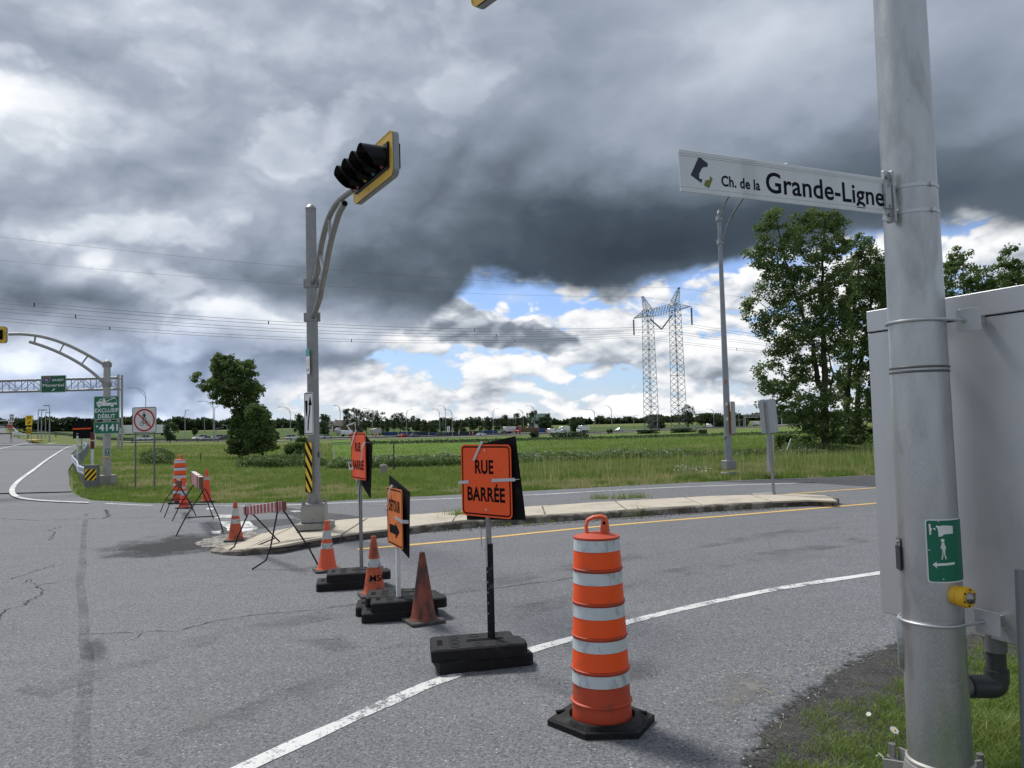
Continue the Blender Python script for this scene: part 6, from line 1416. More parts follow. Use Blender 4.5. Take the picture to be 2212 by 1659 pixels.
P3 = rel([(830, 140), (930, 135), (1010, 155), (1070, 240), (1120, 230), (1200, 195), (1330, 290), (1335, 385), (1300, 440), (1345, 520), (1385, 555), (1345, 640), (1315, 720), (1250, 760), (1290, 820), (1290, 1340), (1100, 1400), (985, 1350), (965, 1150), (1030, 1000), (1020, 850), (1075, 800), (960, 830), (880, 770), (800, 730), (745, 650), (820, 600), (740, 580), (650, 600), (640, 535), (525, 480), (530, 370), (650, 360), (720, 450), (790, 470), (830, 340), (735, 330), (740, 280), (770, 190)], zl, f3, YL)
def lm3(L): return [(a, .15*math.sin(i*1.7), b) for i, (a, b) in enumerate(rel(L, zl, f3, YL))]
hero_tree('wind bent tree with one long branch reaching left of the middle pole', f3, P3, [(lm3([(1190, 1400), (1160, 1000), (1130, 800), (1080, 500), (980, 230)]), .2, .03), (lm3([(1130, 800), (1060, 740), (900, 620), (700, 470), (560, 420)]), .10, .02), (lm3([(1120, 760), (1230, 500), (1280, 300)]), .1, .02)], 560, .31, 40, .11, 43, .5, M_leaf, gap=.18, name='tree')
f4 = GT(*zl(1400, 1340), YL-2); P4 = rel([(1200, 800), (1300, 760), (1390, 800), (1445, 880), (1460, 1000), (1520, 1080), (1560, 1200), (1540, 1310), (1300, 1350), (1240, 1340)], zl, f4, YL-2)
hero_tree('bushy lower tree growing against the wind bent tree', f4, P4, [([(0, 0, 0), (-.4, 0, 2), (-.6, 0, 4)], .12, .03)], 260, .34, 62, .10, 44, .6, M_leaf, gap=.0, name='tree')
# the simpler trees and bushes farther off
def small_tree(label, px, py_base, top, wpx, Y, seed, m=None, group='background trees along the highway', col=0, name='tree', ls=None, low=.08, n=None, cat='tree', foot=True):
    f = GT(px, py_base, Y); H_ = max(1.0, AT(px, top, Y).z-f.z); W_ = wpx/1661*Y; g = np.random.default_rng(seed); k = 9 if cat == 'tree' else 5
    t = thing(name, label, cat, f, 0, group); n = n or 1500; ls = ls or W_*.045+.06
    cz = g.uniform(low+.12, .92, k*3); cw = np.sin(np.clip((cz-low)/(1.02-low), 0, 1)*PI)**.6; cx = g.uniform(-1, 1, k*3)*W_*.36*cw; cy = g.uniform(-1, 1, k*3)*W_*.36*cw
    cr = g.uniform(.14, .28, k*3)*W_*(.55+.45*cw); idx = g.integers(0, k*3, n); o = g.normal(size=(n, 3)); o /= np.linalg.norm(o, axis=1, keepdims=True); o *= (g.random(n)**.45)[:, None]
    pos = np.stack([cx[idx], cy[idx], cz[idx]*H_], -1) + o*cr[idx][:, None]*np.array([1, 1, 1.15]); pos[:, 2] = np.clip(pos[:, 2], .1, H_)
    ct = g.normal(.42, .15, k*3); leaf_mesh('crown', pos, g.uniform(.6, 1.3, n)*ls, seed, np.clip(ct[idx]+g.normal(0, .15, n), 0, 1), m or M_leafd, t, tri=False)
    mb = MB(); mb.tube([(0, 0, -.3), (.02*W_, 0, H_*.4), (0, 0, H_*.8)], [W_*.035, W_*.025, W_*.008], 5)
    for j in range(4): a = j*1.7; mb.tube([(0, 0, H_*(.25+.1*j)), (math.cos(a)*W_*.25, math.sin(a)*W_*.25, H_*(.42+.1*j))], [W_*.014, W_*.006], 4, False)
    mb.build('trunk', M_bark, t); return t
def D(px): tt = (px-1106)/1661; return 345/(1-1.1*min(tt, .45))
def x7(x): return (820+x/3.6867)/1.1573
def y7(y): return (960+y/3.6867)/1.1573
def x8(x): return (1300+x/2.4578)/1.1573
def y8(y): return (960+y/2.4578)/1.1573
BTN = ['leftmost tall poplar right of the middle pole', 'second tall poplar right of the middle pole, above the brown house', 'tall poplar behind the lamp over the white machine', 'wind swept poplar left of the rear orange sign top', 'wind swept poplar directly above the rear orange sign', 'wind swept poplar just right of the rear orange sign', 'last tall poplar of the left group', 'narrow low tree right of the tall poplar group', 'tall dark tree left of the first gap in the row', 'second tall dark tree left of the first gap in the row', 'slim tree beside the two tall dark ones', 'short slim tree left of the lamp with a right arm', 'pointed tree right of the lamp with a right arm', 'round tree right of the pointed one', 'wide low tree left of the lamp cluster', 'wide low tree behind the leftmost lamp of the cluster', 'domed tree behind the tallest lamp of the cluster', 'domed tree right of the lamp cluster', 'low tree above the white roadside board', 'low tree left of the front orange sign', 'broad tree above the left corner of the front orange sign', 'broad tree above the front orange sign', 'broad tree above the right corner of the front orange sign', 'small tree left of the lamp by the white sedan', 'broad tree right of the lamp by the white sedan', 'low tree left of the pointed tree near the red truck', 'pointed tree left of the red truck', 'low tree above the red truck cab', 'tall narrow tree left of the tall pale lamp', 'tall dark tree behind the tall pale lamp', 'low tree around the pale green roof', 'tall dark tree right of the pale green roof']
BT = [(175, 220, 80), (245, 210, 85), (300, 228, 70), (355, 232, 80), (410, 236, 75), (455, 240, 75), (505, 250, 60), (550, 312, 60), (610, 268, 70), (665, 262, 80), (700, 285, 55), (742, 310, 45), (785, 285, 50), (830, 318, 85), (905, 330, 90), (975, 328, 100), (1050, 306, 85), (1110, 305, 90), (1190, 335, 80), (1255, 342, 80), (1330, 298, 85), (1395, 292, 90), (1480, 295, 90), (1560, 310, 60), (1625, 286, 95), (1690, 300, 60), (1740, 262, 70), (1800, 300, 60), (1855, 262, 60), (1900, 236, 75), (1975, 310, 70), (2030, 262, 75)]
for i, (x, tp, w) in enumerate(BT):
    small_tree(BTN[i], x7(x), 925, y7(tp), w/3.6867/1.1573*1.25, D(x7(x))+60+(i*37 % 50), 100+i, n=1300)
for i, (px, tp, w, lab) in enumerate(((x8(1035), y8(128), 34, 'slim leaning poplar right beside the pylon'), (x8(1160), y8(184), 62, 'round dark tree right of the pylon'), (x8(1215), y8(205), 45, 'small dark tree between the pylon and the lamp post'), (x8(830), y8(208), 60, 'low tree seen through the pylon legs'), (x8(348), y8(220), 45, 'low tree beside the white box truck'), (x8(155), y8(205), 40, 'low tree left of the white box truck'), (1690, 905, 40, 'dark tree behind the yellow diamond sign'), (1600, 906, 40, 'dark tree left of the grey sign back'), (700, 895, 34, 'tree just right of the middle pole'), (650, 893, 36, 'small tree just left of the middle pole'), (367, 912, 34, 'small tree on the highway bank at left'), (420, 925, 16, 'low bush on the far bank beside the white car'), (2080, 880, 60, 'tree hidden low behind the cabinet'))):
    small_tree(lab, px, 930, tp, w, {367: 190, 420: 330, 650: 250, 700: 300}.get(int(px), D(px)+70 if px < 1900 else 90), 160+i, n=1500)
for i, (px, base_y, tp, w, Y, lab) in enumerate(((x7(1908), 963, y7(430), 22, 170, 'small dark bush standing alone in the meadow'), (x8(785), 934, y8(285), 50, 270, 'low bushes at the left foot of the pylon'), (x8(1000), 934, y8(282), 56, 262, 'low bushes at the right foot of the pylon'), (x8(1122), 942, y8(312), 22, 180, 'small tuft bush in the meadow right of the pylon'), (x8(300), 944, y8(330), 90, 165, 'long low bush in the meadow'), (655, 975, 945, 34, 60, 'green shrub left of the middle pole'), (x8(1640), 975, y8(318), 70, 46, 'leafy shrub at the left foot of the poplar'), (x8(1760), 978, y8(330), 60, 44.5, 'low shrub under the poplar'), (x8(2000), 978, y8(330), 70, 45.5, 'dark shrub under the hidden poplar'), (640, 977, 957, 60, 52, 'low weedy shrub behind the yellow marker'), (x8(550), 936, y8(278), 14, 360, 'tiny bush by the highway lamp'))):
    small_tree(lab, px, base_y, tp, w, Y, 200+i, M_leaf if Y < 70 else M_leafd, 'bushes in the fields', name='bush', cat='bush', low=-.1, n=2600 if Y < 70 else 1100, ls=.10 if Y < 70 else None)
# far woods
def woods(name, label, px0, px1, Yf, ytop, seed, n, ls, thick=30):
    g = np.random.default_rng(seed); P = []; T_ = []
    px = g.uniform(px0, px1, n//28); s = []
    for x in px:
        Y = Yf(x)+g.uniform(0, thick); d = ray(x, 900); X = d.x/d.y*Y; z0 = tz(X, Y); top = AT(x, ytop(x)+g.normal(0, 1.6)+3*math.sin(x*.11)+2*math.sin(x*.043), Y).z; h = max(3, top-z0); w = h*.36
        k = 28; o = g.normal(size=(k, 3)); o /= np.linalg.norm(o, axis=1, keepdims=True); o *= (g.random(k)**.4)[:, None]
        zc = g.uniform(.15, .95, k); P.append(np.stack([X+o[:, 0]*w*(1.25-zc*.8), Y+o[:, 1]*w, z0+zc*h], -1)); T_.append(np.clip(g.normal(.38, .12)+g.normal(0, .12, k), 0, 1))
    P = np.concatenate(P); T_ = np.concatenate(T_); o = leaf_mesh(name, P, g.uniform(.6, 1.3, len(P))*ls, seed, T_, M_leafd, tri=True); tag(o, label, 'woods', kind='stuff')
woods('far_woods', 'dark continuous woods on the horizon at left', -260, 680, lambda x: D(x)+330, lambda x: np.interp(x, [-200, 60, 130, 250, 420, 680], [905, 912, 909, 911, 911, 914]), 301, 36000, 3.2)
woods('distant_woods', 'distant woods along the horizon in the middle and right', 640, 2500, lambda x: D(min(x, 1500))+520, lambda x: hor(x)-3.0+np.interp(x, [640, 1250, 1500, 1800], [-6, -2, -3, -4]), 302, 26000, 4.0)

# ------------------------------------------------------------------ highway lamps
def far_lamp(px, ytop, arm, Y, label, ybase=945, double=False, r=.11):
    f = GT(px, ybase, Y); H_ = AT(px, ytop, Y).z-f.z; a = arm/1661*Y; t = thing('highway_lamp', label, 'street lamp', f, 0, 'highway street lamps')
    m = mat('lamp_pale_steel', (.34, .36, .38), .5, .5)
    mb = MB(); mb.tube([(0, 0, -.5), (0, 0, H_*.86)], [r*1.5, r*.8], 6); mb.build('pole', m, t)
    sg_ = 1 if a > 0 else -1
    mb = MB(); mb.tube([(0, 0, H_*.85), (a*.12, 0, H_*.93), (a*.45, 0, H_*.99), (a, 0, H_)], [r*.8, r*.7, r*.6, r*.6], 5); 
    if r > .1: mb.tube([(0, 0, H_*.80), (a*.22, 0, H_*.90), (a*.5, 0, H_*.965)], [r*.5]*3, 4)
    mb.build('arm', m, t)
    mb = MB(); mb.box((a+sg_*.35, 0, H_-.02), (.95, .35, .2), 0, .05); mb.build('luminaire', M_steel_d, t); return t
def x3(x): return (380+x/5.027)/1.1573
def y3(y): return (860+y/5.027)/1.1573
def x2(x): return x/4.424/1.1573
def y2(y): return (920+y/4.424)/1.1573
LAMPS = [(x2(1612), y2(215), -33, 215, 'lamp rising right behind the prohibition sign'), (x2(2047), y2(465), 3, 230, 'slim lamp between the prohibition sign and the wind bent tree'), (x3(772), y3(713), -27, 228, 'taller lamp left of the wind bent tree, arm to the left'), (x3(788), y3(790), 2, 232, 'bare pole close beside the taller lamp left of the bent tree'),
    (x3(661), y3(920), -4, 400, 'small distant lamp left of the bent tree'), (x3(945), y3(1020), -10, 420, 'small distant lamp against the woods, arm left'), (x3(270), y3(1030), 7, 420, 'small distant lamp against the woods, arm right'), (x3(810), y3(1055), 12, 430, 'small bowed distant lamp left of the bent tree'),
    (x3(1740), y3(788), -21, 262, 'lamp just left of the middle pole'), (x3(1633), y3(1030), 0.5, 400, 'thin bare pole left of the middle pole'), (x7(115), y7(195), -9, 275, 'lamp just right of the middle pole'), (x7(283), y7(250), -8, 330, 'lamp in front of the tall poplars'), (x7(410), y7(226), -14, 300, 'lamp above the rear orange sign'), (x7(727), y7(234), 9, 330, 'lamp left of centre with arm to the right'),
    (x7(1033), y7(229), -12, 335, 'left lamp of the cluster of three'), (x7(1088), y7(196), -11, 340, 'tallest lamp of the cluster of three'), (x7(1147), y7(231), -12, 325, 'right lamp of the cluster of three'), (x7(1160), y7(308), 5, 480, 'small lamp behind the cluster of three'), (x7(1525), y7(229), 9, 375, 'lamp right of the white sedan'), (x7(1803), y7(236), -10, 425, 'lamp in front of the red truck'), (x7(1907), y7(198), -14, 420, 'tall pale lamp right of the red truck'), (x7(1733), y7(315), 3, 520, 'small lamp beside the dark tree left of the red truck'),
    (x8(352), y8(196), 9, 520, 'lamp behind the white box truck'), (x8(463), y8(154), -14, 440, 'lamp right of the white box truck'), (x8(567), y8(133), -14, 440, 'tall lamp left of the pylon'), (x8(702), y8(191), 10, 520, 'small lamp close left of the pylon'), (x8(847), y8(165), .6, 420, 'thin pole behind the left pylon leg'), (x8(1195), y8(152), -13, 520, 'lamp right of the white van'), (x8(1350), y8(160), .6, 480, 'bare white pole right of the lamp post'), (x8(1378), y8(186), .6, 500, 'pair pole nearer the gantry')]
for px, yt, arm, Y, lab in LAMPS: far_lamp(px, yt, arm, Y, lab, r=.16 if Y > 380 else .11)
for i, (px, yt, Y) in enumerate(((x2(420), y2(462), 150), (x2(457), y2(465), 156), (x2(502), y2(490), 185), (x2(547), y2(412), 142))):
    far_lamp(px, yt, 2.5 if i != 3 else -3, Y, ('left pole of the group behind the yellow exit sign', 'second pole of the group behind the yellow exit sign', 'third, shorter pole of the group behind the yellow exit sign', 'tallest rightmost pole near the covered black sign')[i], 955, r=.10)
# distant sign gantry at right
c0, c1 = AT(x8(1385), 925, 560), AT(x8(1610), 925, 560); zz = tz(c0.x, 560); t = thing('far_gantry', 'distant pale highway sign gantry right of the lamp post', 'gantry', (c0.x, 560, zz), 0); mg = mat('gantry_pale', (.45, .47, .49), .5, .3)
hh = AT(x8(1400), y8(190), 560).z-zz; w_ = c1.x-c0.x
for x_ in (0, w_): mb = MB(); mb.tube([(x_, 0, -1), (x_, 0, hh+.5)], .35, 6); mb.build('column', mg, t)
mb = MB()
for z_ in (hh-1.8, hh): mb.tube([(0, 0, z_), (w_, 0, z_)], .14, 4)
for k in range(26): xa = w_*k/26; mb.tube([(xa, 0, hh-1.8 if k % 2 else hh), (xa+w_/26, 0, hh if k % 2 else hh-1.8)], .09, 3)
mb.build('truss', mg, t)
t, p, w, h, zc = post_sign('warning_sign', 'yellow diamond warning sign left of the poplar foot', x8(1657), x8(1675), y8(231), y8(249), 300, M_yel, shape=lambda w, h: [(0, -h/2), (w/2, 0), (0, h/2), (-w/2, 0)]); flats('symbol', [bar(0, zc-h*.2, 0, zc+h*.2, w*.16)], -.02, M_black, p)
t, p, w, h, zc = post_sign('billboard', 'white upright roadside board in front of the dark trees', x7(1097), x7(1123), y7(390), y7(443), 352, M_white_r); flats('dark_stripe', [bar(0, zc-h*.4, 0, zc+h*.35, w*.2)], -.02, mat('grey_print', (0, 0, 0)), p)

# ------------------------------------------------------------------ vehicles
M_glass = mat('dark_car_glass', (.012, .015, .018), .12, spec=.8); M_tyre = mat('tyre', (.012, .012, .012), .8); M_rim = mat('wheel_rim', (.30, .30, .31), .4, .7)
def carpaint(n, c): return mat('paint_'+n, c, .28, .15, coat=.6)
PW, PS, PD, PR, PB = carpaint('white', (.72, .73, .74)), carpaint('silver', (.42, .44, .46)), carpaint('dark', (.020, .024, .032)), carpaint('red', (.42, .02, .02)), carpaint('blue_grey', (.08, .11, .16))
def wheels(t, xs_, w, r=.34, dual=False):
    for x in xs_:
        for s in (-1, 1):
            mb = MB(); mb.lathe([(r*.55, -.11), (r*.95, -.11), (r, -.07), (r, .07), (r*.95, .11), (r*.55, .11)], 14, c=(x, s*(w/2-.08), r), axis='y'); o = mb.build('wheel', M_tyre, t, True)
            mb = MB(); mb.lathe([(.02, -.112*s if s < 0 else .0), (r*.55, .0)], 10, c=(x, s*(w/2+.035), r), axis='y', caps=False); mb.build('rim', M_rim, o)
def slab(mb, prof, w, inset=0.0, topz=None):
    """side profile in x,z made as wide as w; points above topz lean in"""
    n = len(prof); vs = []
    for s in (-1, 1):
        for x, z in prof: vs.append((x, s*(w/2-(inset*max(0, z-topz) if topz is not None else 0)), z))
    A = sum(prof[i-1][0]*prof[i][1]-prof[i][0]*prof[i-1][1] for i in range(n)); fs = [(i, (i+1) % n, n+(i+1) % n, n+i) if A < 0 else (i, n+i, n+(i+1) % n, (i+1) % n) for i in range(n)]
    q = [Vector((x, z, 0)) for x, z in prof]
    for tr in geometry.tessellate_polygon([q]): fs.append(tuple(tr)); fs.append(tuple(n+i for i in tr[::-1]))
    mb.add(vs, fs)
KIND = {'sedan': ([(-2.3, .32), (-2.32, .62), (-2.2, .86), (-1.55, .95), (-.85, .98), (.75, .95), (1.6, .86), (2.15, .72), (2.3, .5), (2.28, .3)], [(-1.75, .93), (-1.0, 1.38), (-.5, 1.45), (.15, 1.43), (1.05, .93)], 4.6, 1.8, (-1.4, 1.42)),
        'suv': ([(-2.3, .38), (-2.34, .75), (-2.28, 1.02), (.9, 1.05), (1.9, .98), (2.25, .8), (2.32, .5), (2.28, .36)], [(-2.22, 1.0), (-2.0, 1.55), (-1.6, 1.70), (.1, 1.68), (1.05, 1.02)], 4.65, 1.9, (-1.4, 1.42)),
        'pickup': ([(-2.85, .5), (-2.88, 1.08), (-.95, 1.10), (-.9, 1.06), (1.3, 1.08), (2.45, 1.02), (2.75, .8), (2.78, .45)], [(-.9, 1.05), (-.75, 1.80), (.35, 1.84), (.65, 1.80), (1.35, 1.06)], 5.7, 2.0, (-1.8, 1.85)),
        'van': ([(-2.75, .4), (-2.8, 2.3), (-2.6, 2.5), (1.2, 2.48), (1.6, 2.3), (2.2, 1.3), (2.75, 1.1), (2.85, .75), (2.8, .38)], None, 5.6, 2.0, (-1.75, 1.9))}
def car(kind, paint, label, loc, rz, group='vehicles on the highway'):
    body, cab, L, w, ax = KIND[kind]; t = thing({'sedan': 'parked_car', 'suv': 'suv_car', 'pickup': 'pickup_truck', 'van': 'van'}[kind].replace('parked_', ''), label, {'sedan': 'car', 'suv': 'car', 'pickup': 'pickup', 'van': 'van'}[kind], loc, rz, group)
    mb = MB(); slab(mb, body, w, .12, .8); b = mb.build('body', paint, t)
    if cab:
        mb = MB(); slab(mb, cab, w-.08, .30, .95); mb.build('glasshouse', M_glass, t)
        rf = [(x*.93-.02, z) for x, z in cab if z > 1.3]; mb = MB(); x0_, x1_ = rf[0][0], rf[-1][0]; zt = max(z for x, z in cab); mb.box(((x0_+x1_)/2, 0, zt+.005), (abs(x1_-x0_)+.1, w-.42, .05), 0, .02); mb.build('roof', paint, t)
        for s in (-1, 1):
            for xx in ((x0_+x1_)/2,): mb = MB(); mb.tube([(xx, s*(w/2-.06), .95), (xx, s*(w/2-.20), zt-.02)], .045, 4); mb.build('pillar', paint, t)
    else:
        for s in (-1, 1): mb = MB(); mb.box((1.2, s*(w/2-.02), 1.65), (.9, .02, .55)); mb.build('side_window', M_glass, t)
        mb = MB(); slab(mb, [(1.63, 2.25), (2.22, 1.33), (2.26, 1.33), (1.68, 2.27)], w-.35); mb.build('windscreen', M_glass, t)
    for s in (-1, 1):
        mb = MB(); mb.box((L/2-.03, s*(w/2-.3), .68), (.06, .32, .14)); mb.build('headlight', M_white_r, t); mb = MB(); mb.box((-L/2+.02, s*(w/2-.25), .85), (.06, .22, .16)); mb.build('tail_light', M_red, t)
    wheels(t, ax, w, .34 if kind != 'van' else .36); return t
def hw_at(px, d):
    tt = (px-1106)/1661; X = D(px)*tt
    for _ in range(30):
        x_, y_ = hwp(X/1.0, d); d_ = ray(px, 930); X += (d_.x/d_.y*y_-x_)*.5
    x_, y_ = hwp(X, d); return Vector((x_, y_, tz(x_, y_)+.28))
HA = math.atan2(.74, .67)
def put(kind, paint, px, d, label, rev=False): return car(kind, paint, label, hw_at(px, d), HA+(PI if rev else 0))
put('pickup', PW, x2(1602), 18, 'white pickup seen behind the prohibition sign posts'); put('suv', PW, x3(602), 18, 'white car on the far lanes left of the bent tree', True); put('sedan', PS, x3(700), -6, 'silver car on the near lanes under the tall lamp'); put('suv', PS, x3(810), 22, 'silver car on the far lanes behind the tall lamp', True)
put('suv', carpaint('maroon', (.08, .022, .022)), x3(915), 22, 'dark maroon car just left of the bent tree', True); put('suv', PW, x3(1765), 0, 'white station wagon left of the middle pole'); put('sedan', PS, x3(2190), -1, 'silver car just right of the middle pole')
put('sedan', PR, x7(690), 8, 'red car in front of the blue containers', True); put('sedan', PB, x7(797), -1, 'dark blue car left of the centre lamps'); put('suv', PD, x7(1043), 15, 'dark car beside the cluster of three lamps'); put('sedan', PW, x7(1412), -2, 'white sedan behind the front orange sign'); put('suv', PD, x7(1605), 17, 'dark car left of the red truck', True)
put('van', PW, x7(2068), 5, 'white van leading the group right of the red truck'); put('suv', PW, x8(275), -2, 'white car beside the white camper'); put('pickup', PS, x8(611), 17, 'silver pickup left of the pylon', True); put('sedan', PS, x8(1075), 17, 'silver car right of the pylon'); put('van', PW, x8(1165), 17, 'white van between the pylon and the lamp post'); put('sedan', PW, x8(1664), 17, 'white car beyond the yellow diamond sign')
def truck(label, loc, rz, cabp, boxp, L, h, cab_h=2.6, name='box_truck', flatbed=False):
    t = thing(name, label, 'truck', loc, rz, 'vehicles on the highway'); mb = MB(); mb.box((-L/2, 0, 1.1+(h-1.1)/2), (L, 2.5, h-1.1) if not flatbed else (L, 2.5, h-1.1), 0, .04); mb.build('box' if not flatbed else 'load', boxp, t)
    mb = MB(); slab(mb, [(.15, .5), (.15, cab_h), (1.2, cab_h), (1.7, 1.75), (2.3 if flatbed else 1.9, 1.5), (2.4 if flatbed else 2.0, .5)], 2.3); mb.build('cab', cabp, t)
    mb = MB(); slab(mb, [(1.22, cab_h-.15), (1.72, 1.72), (1.76, 1.72), (1.28, cab_h-.13)], 2.0); mb.build('windscreen', M_glass, t)
    for s in (-1, 1): mb = MB(); mb.box((.95, s*1.155, 2.05), (.8, .02, .6)); mb.build('side_window', M_glass, t)
    mb = MB(); mb.box((-L/2+.5, 0, .85), (L+1, 1.0, .3)); mb.build('chassis', M_tyre, t); wheels(t, (1.2, -L+1.2, -L+2.4), 2.4, .5); return t
truck('white box truck with dark red printed side', hw_at(x8(370), 17), HA+PI, PW, PW, 6.5, 3.6)
bt = truck('red truck tractor with a brown loaded trailer', hw_at(x7(1765), 17), HA+PI, PR, mat('brown_load', (.16, .08, .045), .8, var=.3, scale=.6), 13.5, 2.7, 3.5, 'tractor_trailer', True)
truck('long white trailer passing behind the green phone plate', hw_at(x2(1360), 62)+Vector((0, 0, .6)), HA+PI, PW, PW, 17, 4.2, 3.2, 'tractor_trailer'); truck('white truck between the two sign backs at right', hw_at(x8(1462), 17), HA, PW, PW, 6, 3.4)
truck('white camper truck right of the red truck', hw_at(x8(255), 9), HA+PI, PW, PW, 5.2, 3.3, 2.5, 'camper_truck')
c = hw_at(x7(1680), 22); t = thing('trailer', 'plain white trailer parked left of the red truck', 'trailer', c, HA); mb = MB(); mb.box((0, 0, 2.2), (8, 2.5, 2.4), 0, .1); mb.build('box', PW, t); wheels(t, (-2.5, -1.5), 2.4, .45)
c = hw_at(x7(185), 28); t = thing('crane_machine', 'white roadworks machine with folded boom left of the rear sign', 'machine', c, .4); mb = MB(); mb.box((0, 0, 1.6), (3.2, 2.2, 1.8), 0, .2); mb.build('body', PW, t); mb = MB(); mb.box((-2.4, 0, 1.7), (1.4, 2.0, 1.9), 0, .25); mb.build('cab', PW, t); mb = MB(); mb.tube([(1, 0, 2.4), (-.5, 0, 4.4), (2.8, 0, 5.6), (3.2, 0, 3.0)], .28, 6); mb.build('boom', PW, t); mb = MB(); mb.lathe([(.2, -2.4), (1.1, -1.2), (1.2, 0), (.5, .9)], 12, c=(-4.2, 0, 2.8)); mb.build('hopper', PS, t); wheels(t, (-2, 1), 2.2, .5)
c = hw_at(x7(452), 30); t = thing('dump_truck', 'pale truck with grey load behind the rear orange sign', 'truck', c, HA); mb = MB(); slab(mb, [(-2.6, 1.0), (-3.0, 2.7), (-1, 3.2), (1.4, 2.6), (1.4, 1.0)], 2.4); mb.build('load', mat('pale_load', (.42, .42, .40), .8, var=.3), t); mb = MB(); mb.box((2.3, 0, 1.6), (1.6, 2.2, 2.0), 0, .2); mb.build('cab', PD, t); wheels(t, (-1.6, 2.2), 2.3, .5)
M_cont = [mat('container_blue', (.012, .05, .17), .5, var=.1, scale=.5), mat('container_navy', (.012, .022, .055), .5, var=.1, scale=.5)]
for i, (xa, xb, ya, yb, k) in enumerate(((515, 645, 455, 487, 0), (650, 780, 447, 480, 0), (785, 925, 446, 478, 1), (930, 1060, 443, 470, 0), (1065, 1200, 441, 470, 1), (1210, 1300, 433, 465, 1), (1305, 1425, 430, 462, 1), (1430, 1560, 427, 460, 0), (1605, 1672, 424, 455, 1), (1905, 2008, 413, 452, 0), (1640, 1700, 420, 440, 0))):
    px = x7((xa+xb)/2); Y = D(px)+42; f = GT(px, 930, Y); w = (xb-xa)/3.6867/1.1573/1661*Y*.96; h = (yb-ya)/3.6867/1.1573/1661*Y+.3; nm = ('bright blue', 'navy blue')[k]
    t = thing('freight_container', nm + ' container %s, behind the highway' % ('at the left end', 'beside the left end one', 'left of the cluster of lamps', 'behind the dark car', 'under the white roadside board', 'right of the roadside board', 'left of the white sedan', 'behind the white sedan', 'behind the dark car near the red truck', 'right of the red truck', 'behind the white trailer')[i], 'container', f, R_(8), 'containers behind the highway')
    mb = MB(); mb.box((0, 0, h/2), (w, 2.6, h)); mb.build('body', M_cont[k], t)
    mb = MB(); n = max(4, int(w/.6))
    for q_ in range(n): mb.box((-w/2+w*(q_+.5)/n, -1.33, h/2), (w/n*.45, .07, h*.88))
    mb.build('ribs', M_cont[k], t)
def house(label, px, Y, w, d, h, rh, wall, roof, name='house'):
    f = GT(px, 930, Y); t = thing(name, label, 'house', f, R_(14)); mb = MB(); mb.box((0, 0, h/2), (w, d, h)); mb.build('wall', wall, t)
    mb = MB(); o = .6; mb.add([(-w/2-o, -d/2-o, h), (w/2+o, -d/2-o, h), (w/2+o, d/2+o, h), (-w/2-o, d/2+o, h), (-w/2+2, 0, h+rh), (w/2-2, 0, h+rh)], [(0, 1, 5, 4), (1, 2, 5), (2, 3, 4, 5), (3, 0, 4), (3, 2, 1, 0)]); r_ = mb.build('roof', roof, t)
    mb = MB(); mb.box((w*.15, .4, h+rh*.9), (.8, .8, 1.4)); mb.build('chimney', wall, r_)
    for k in range(3):
        x_ = -w*.32+k*w*.3; mb = MB(); mb.box((x_, -d/2-.03, h*.55), (1.6, .08, 1.2)); q_ = mb.build('window', M_white_r, t); mb = MB(); mb.box((x_, -d/2-.09, h*.55), (1.4, .04, 1.0)); mb.build('pane', M_glass, q_)
house('low brown roofed house under the tall poplars', x7(185), 400, 15, 9, 3.2, 3.0, mat('house_brick', (.20, .12, .09), .85, var=.2, scale=1), mat('roof_brown', (.075, .065, .058), .85, var=.2)); house('small pale house among the trees beside the middle pole', x7(70), 430, 9, 8, 3, 2.4, M_white_r, mat('roof_grey', (.10, .10, .10), .8)); house('building with a pale green roof between the dark trees', x7(1945), 600, 16, 10, 6, 5.0, M_white_r, mat('roof_green', (.08, .16, .12), .6, var=.1))
# orange markers out on the highway
def hmark(px, d, lab, s=1.0):
    t = thing('highway_marker', lab, 'traffic marker', hw_at(px, d), 0, 'small orange markers on the highway'); mb = MB(); mb.lathe([(.28*s, 0), (.28*s, .1), (.16*s, .15), (.12*s, 1.3*s), (.05, 1.35*s)], 8); mb.build('marker_body', M_or, t); mb = MB(); mb.lathe([(.15*s, .7*s), (.14*s, .95*s)], 8, caps=False); mb.build('reflective_collar', M_refl, t)
hmark(x7(436), 12, 'orange marker right of the rear sign', 1.6); hmark(x7(1333), 14, 'orange marker left of the white sedan', 1.6); hmark(x7(2013), 12, 'orange marker left of the white van', 1.6); hmark(x8(1350), 14, 'orange marker right of the lamp post', 1.5); hmark(x7(678), -9, 'orange marker lying by the red car', 1.1); hmark(x8(540), -9, 'orange marker on the verge left of the pylon', 1.2)
# median and edge guardrails of the highway
def hwline(d, xa, xb): return [hwp(x, d) for x in np.linspace(xa, xb, 14)]
guardrail('long guardrail along the near side of the highway at left', hwline(-12, -135, -80), 3.2, .75, post=(.2, .25), m=mat('dark_guardrail', (.16, .17, .18), .6, .4), pm=mat('dark_guardrail_post', (.09, .085, .08), .8)); guardrail('grey guardrail in the highway median', hwline(8, -120, 190), 8, .5, m=mat('dark_guardrail', (0, 0, 0)), every=1)
guardrail('guardrail in front of the woods at left', [(x, 300+.35*x) for x in np.linspace(-240, -120, 10)], 8, .8, m=mat('dark_guardrail', (0, 0, 0)))
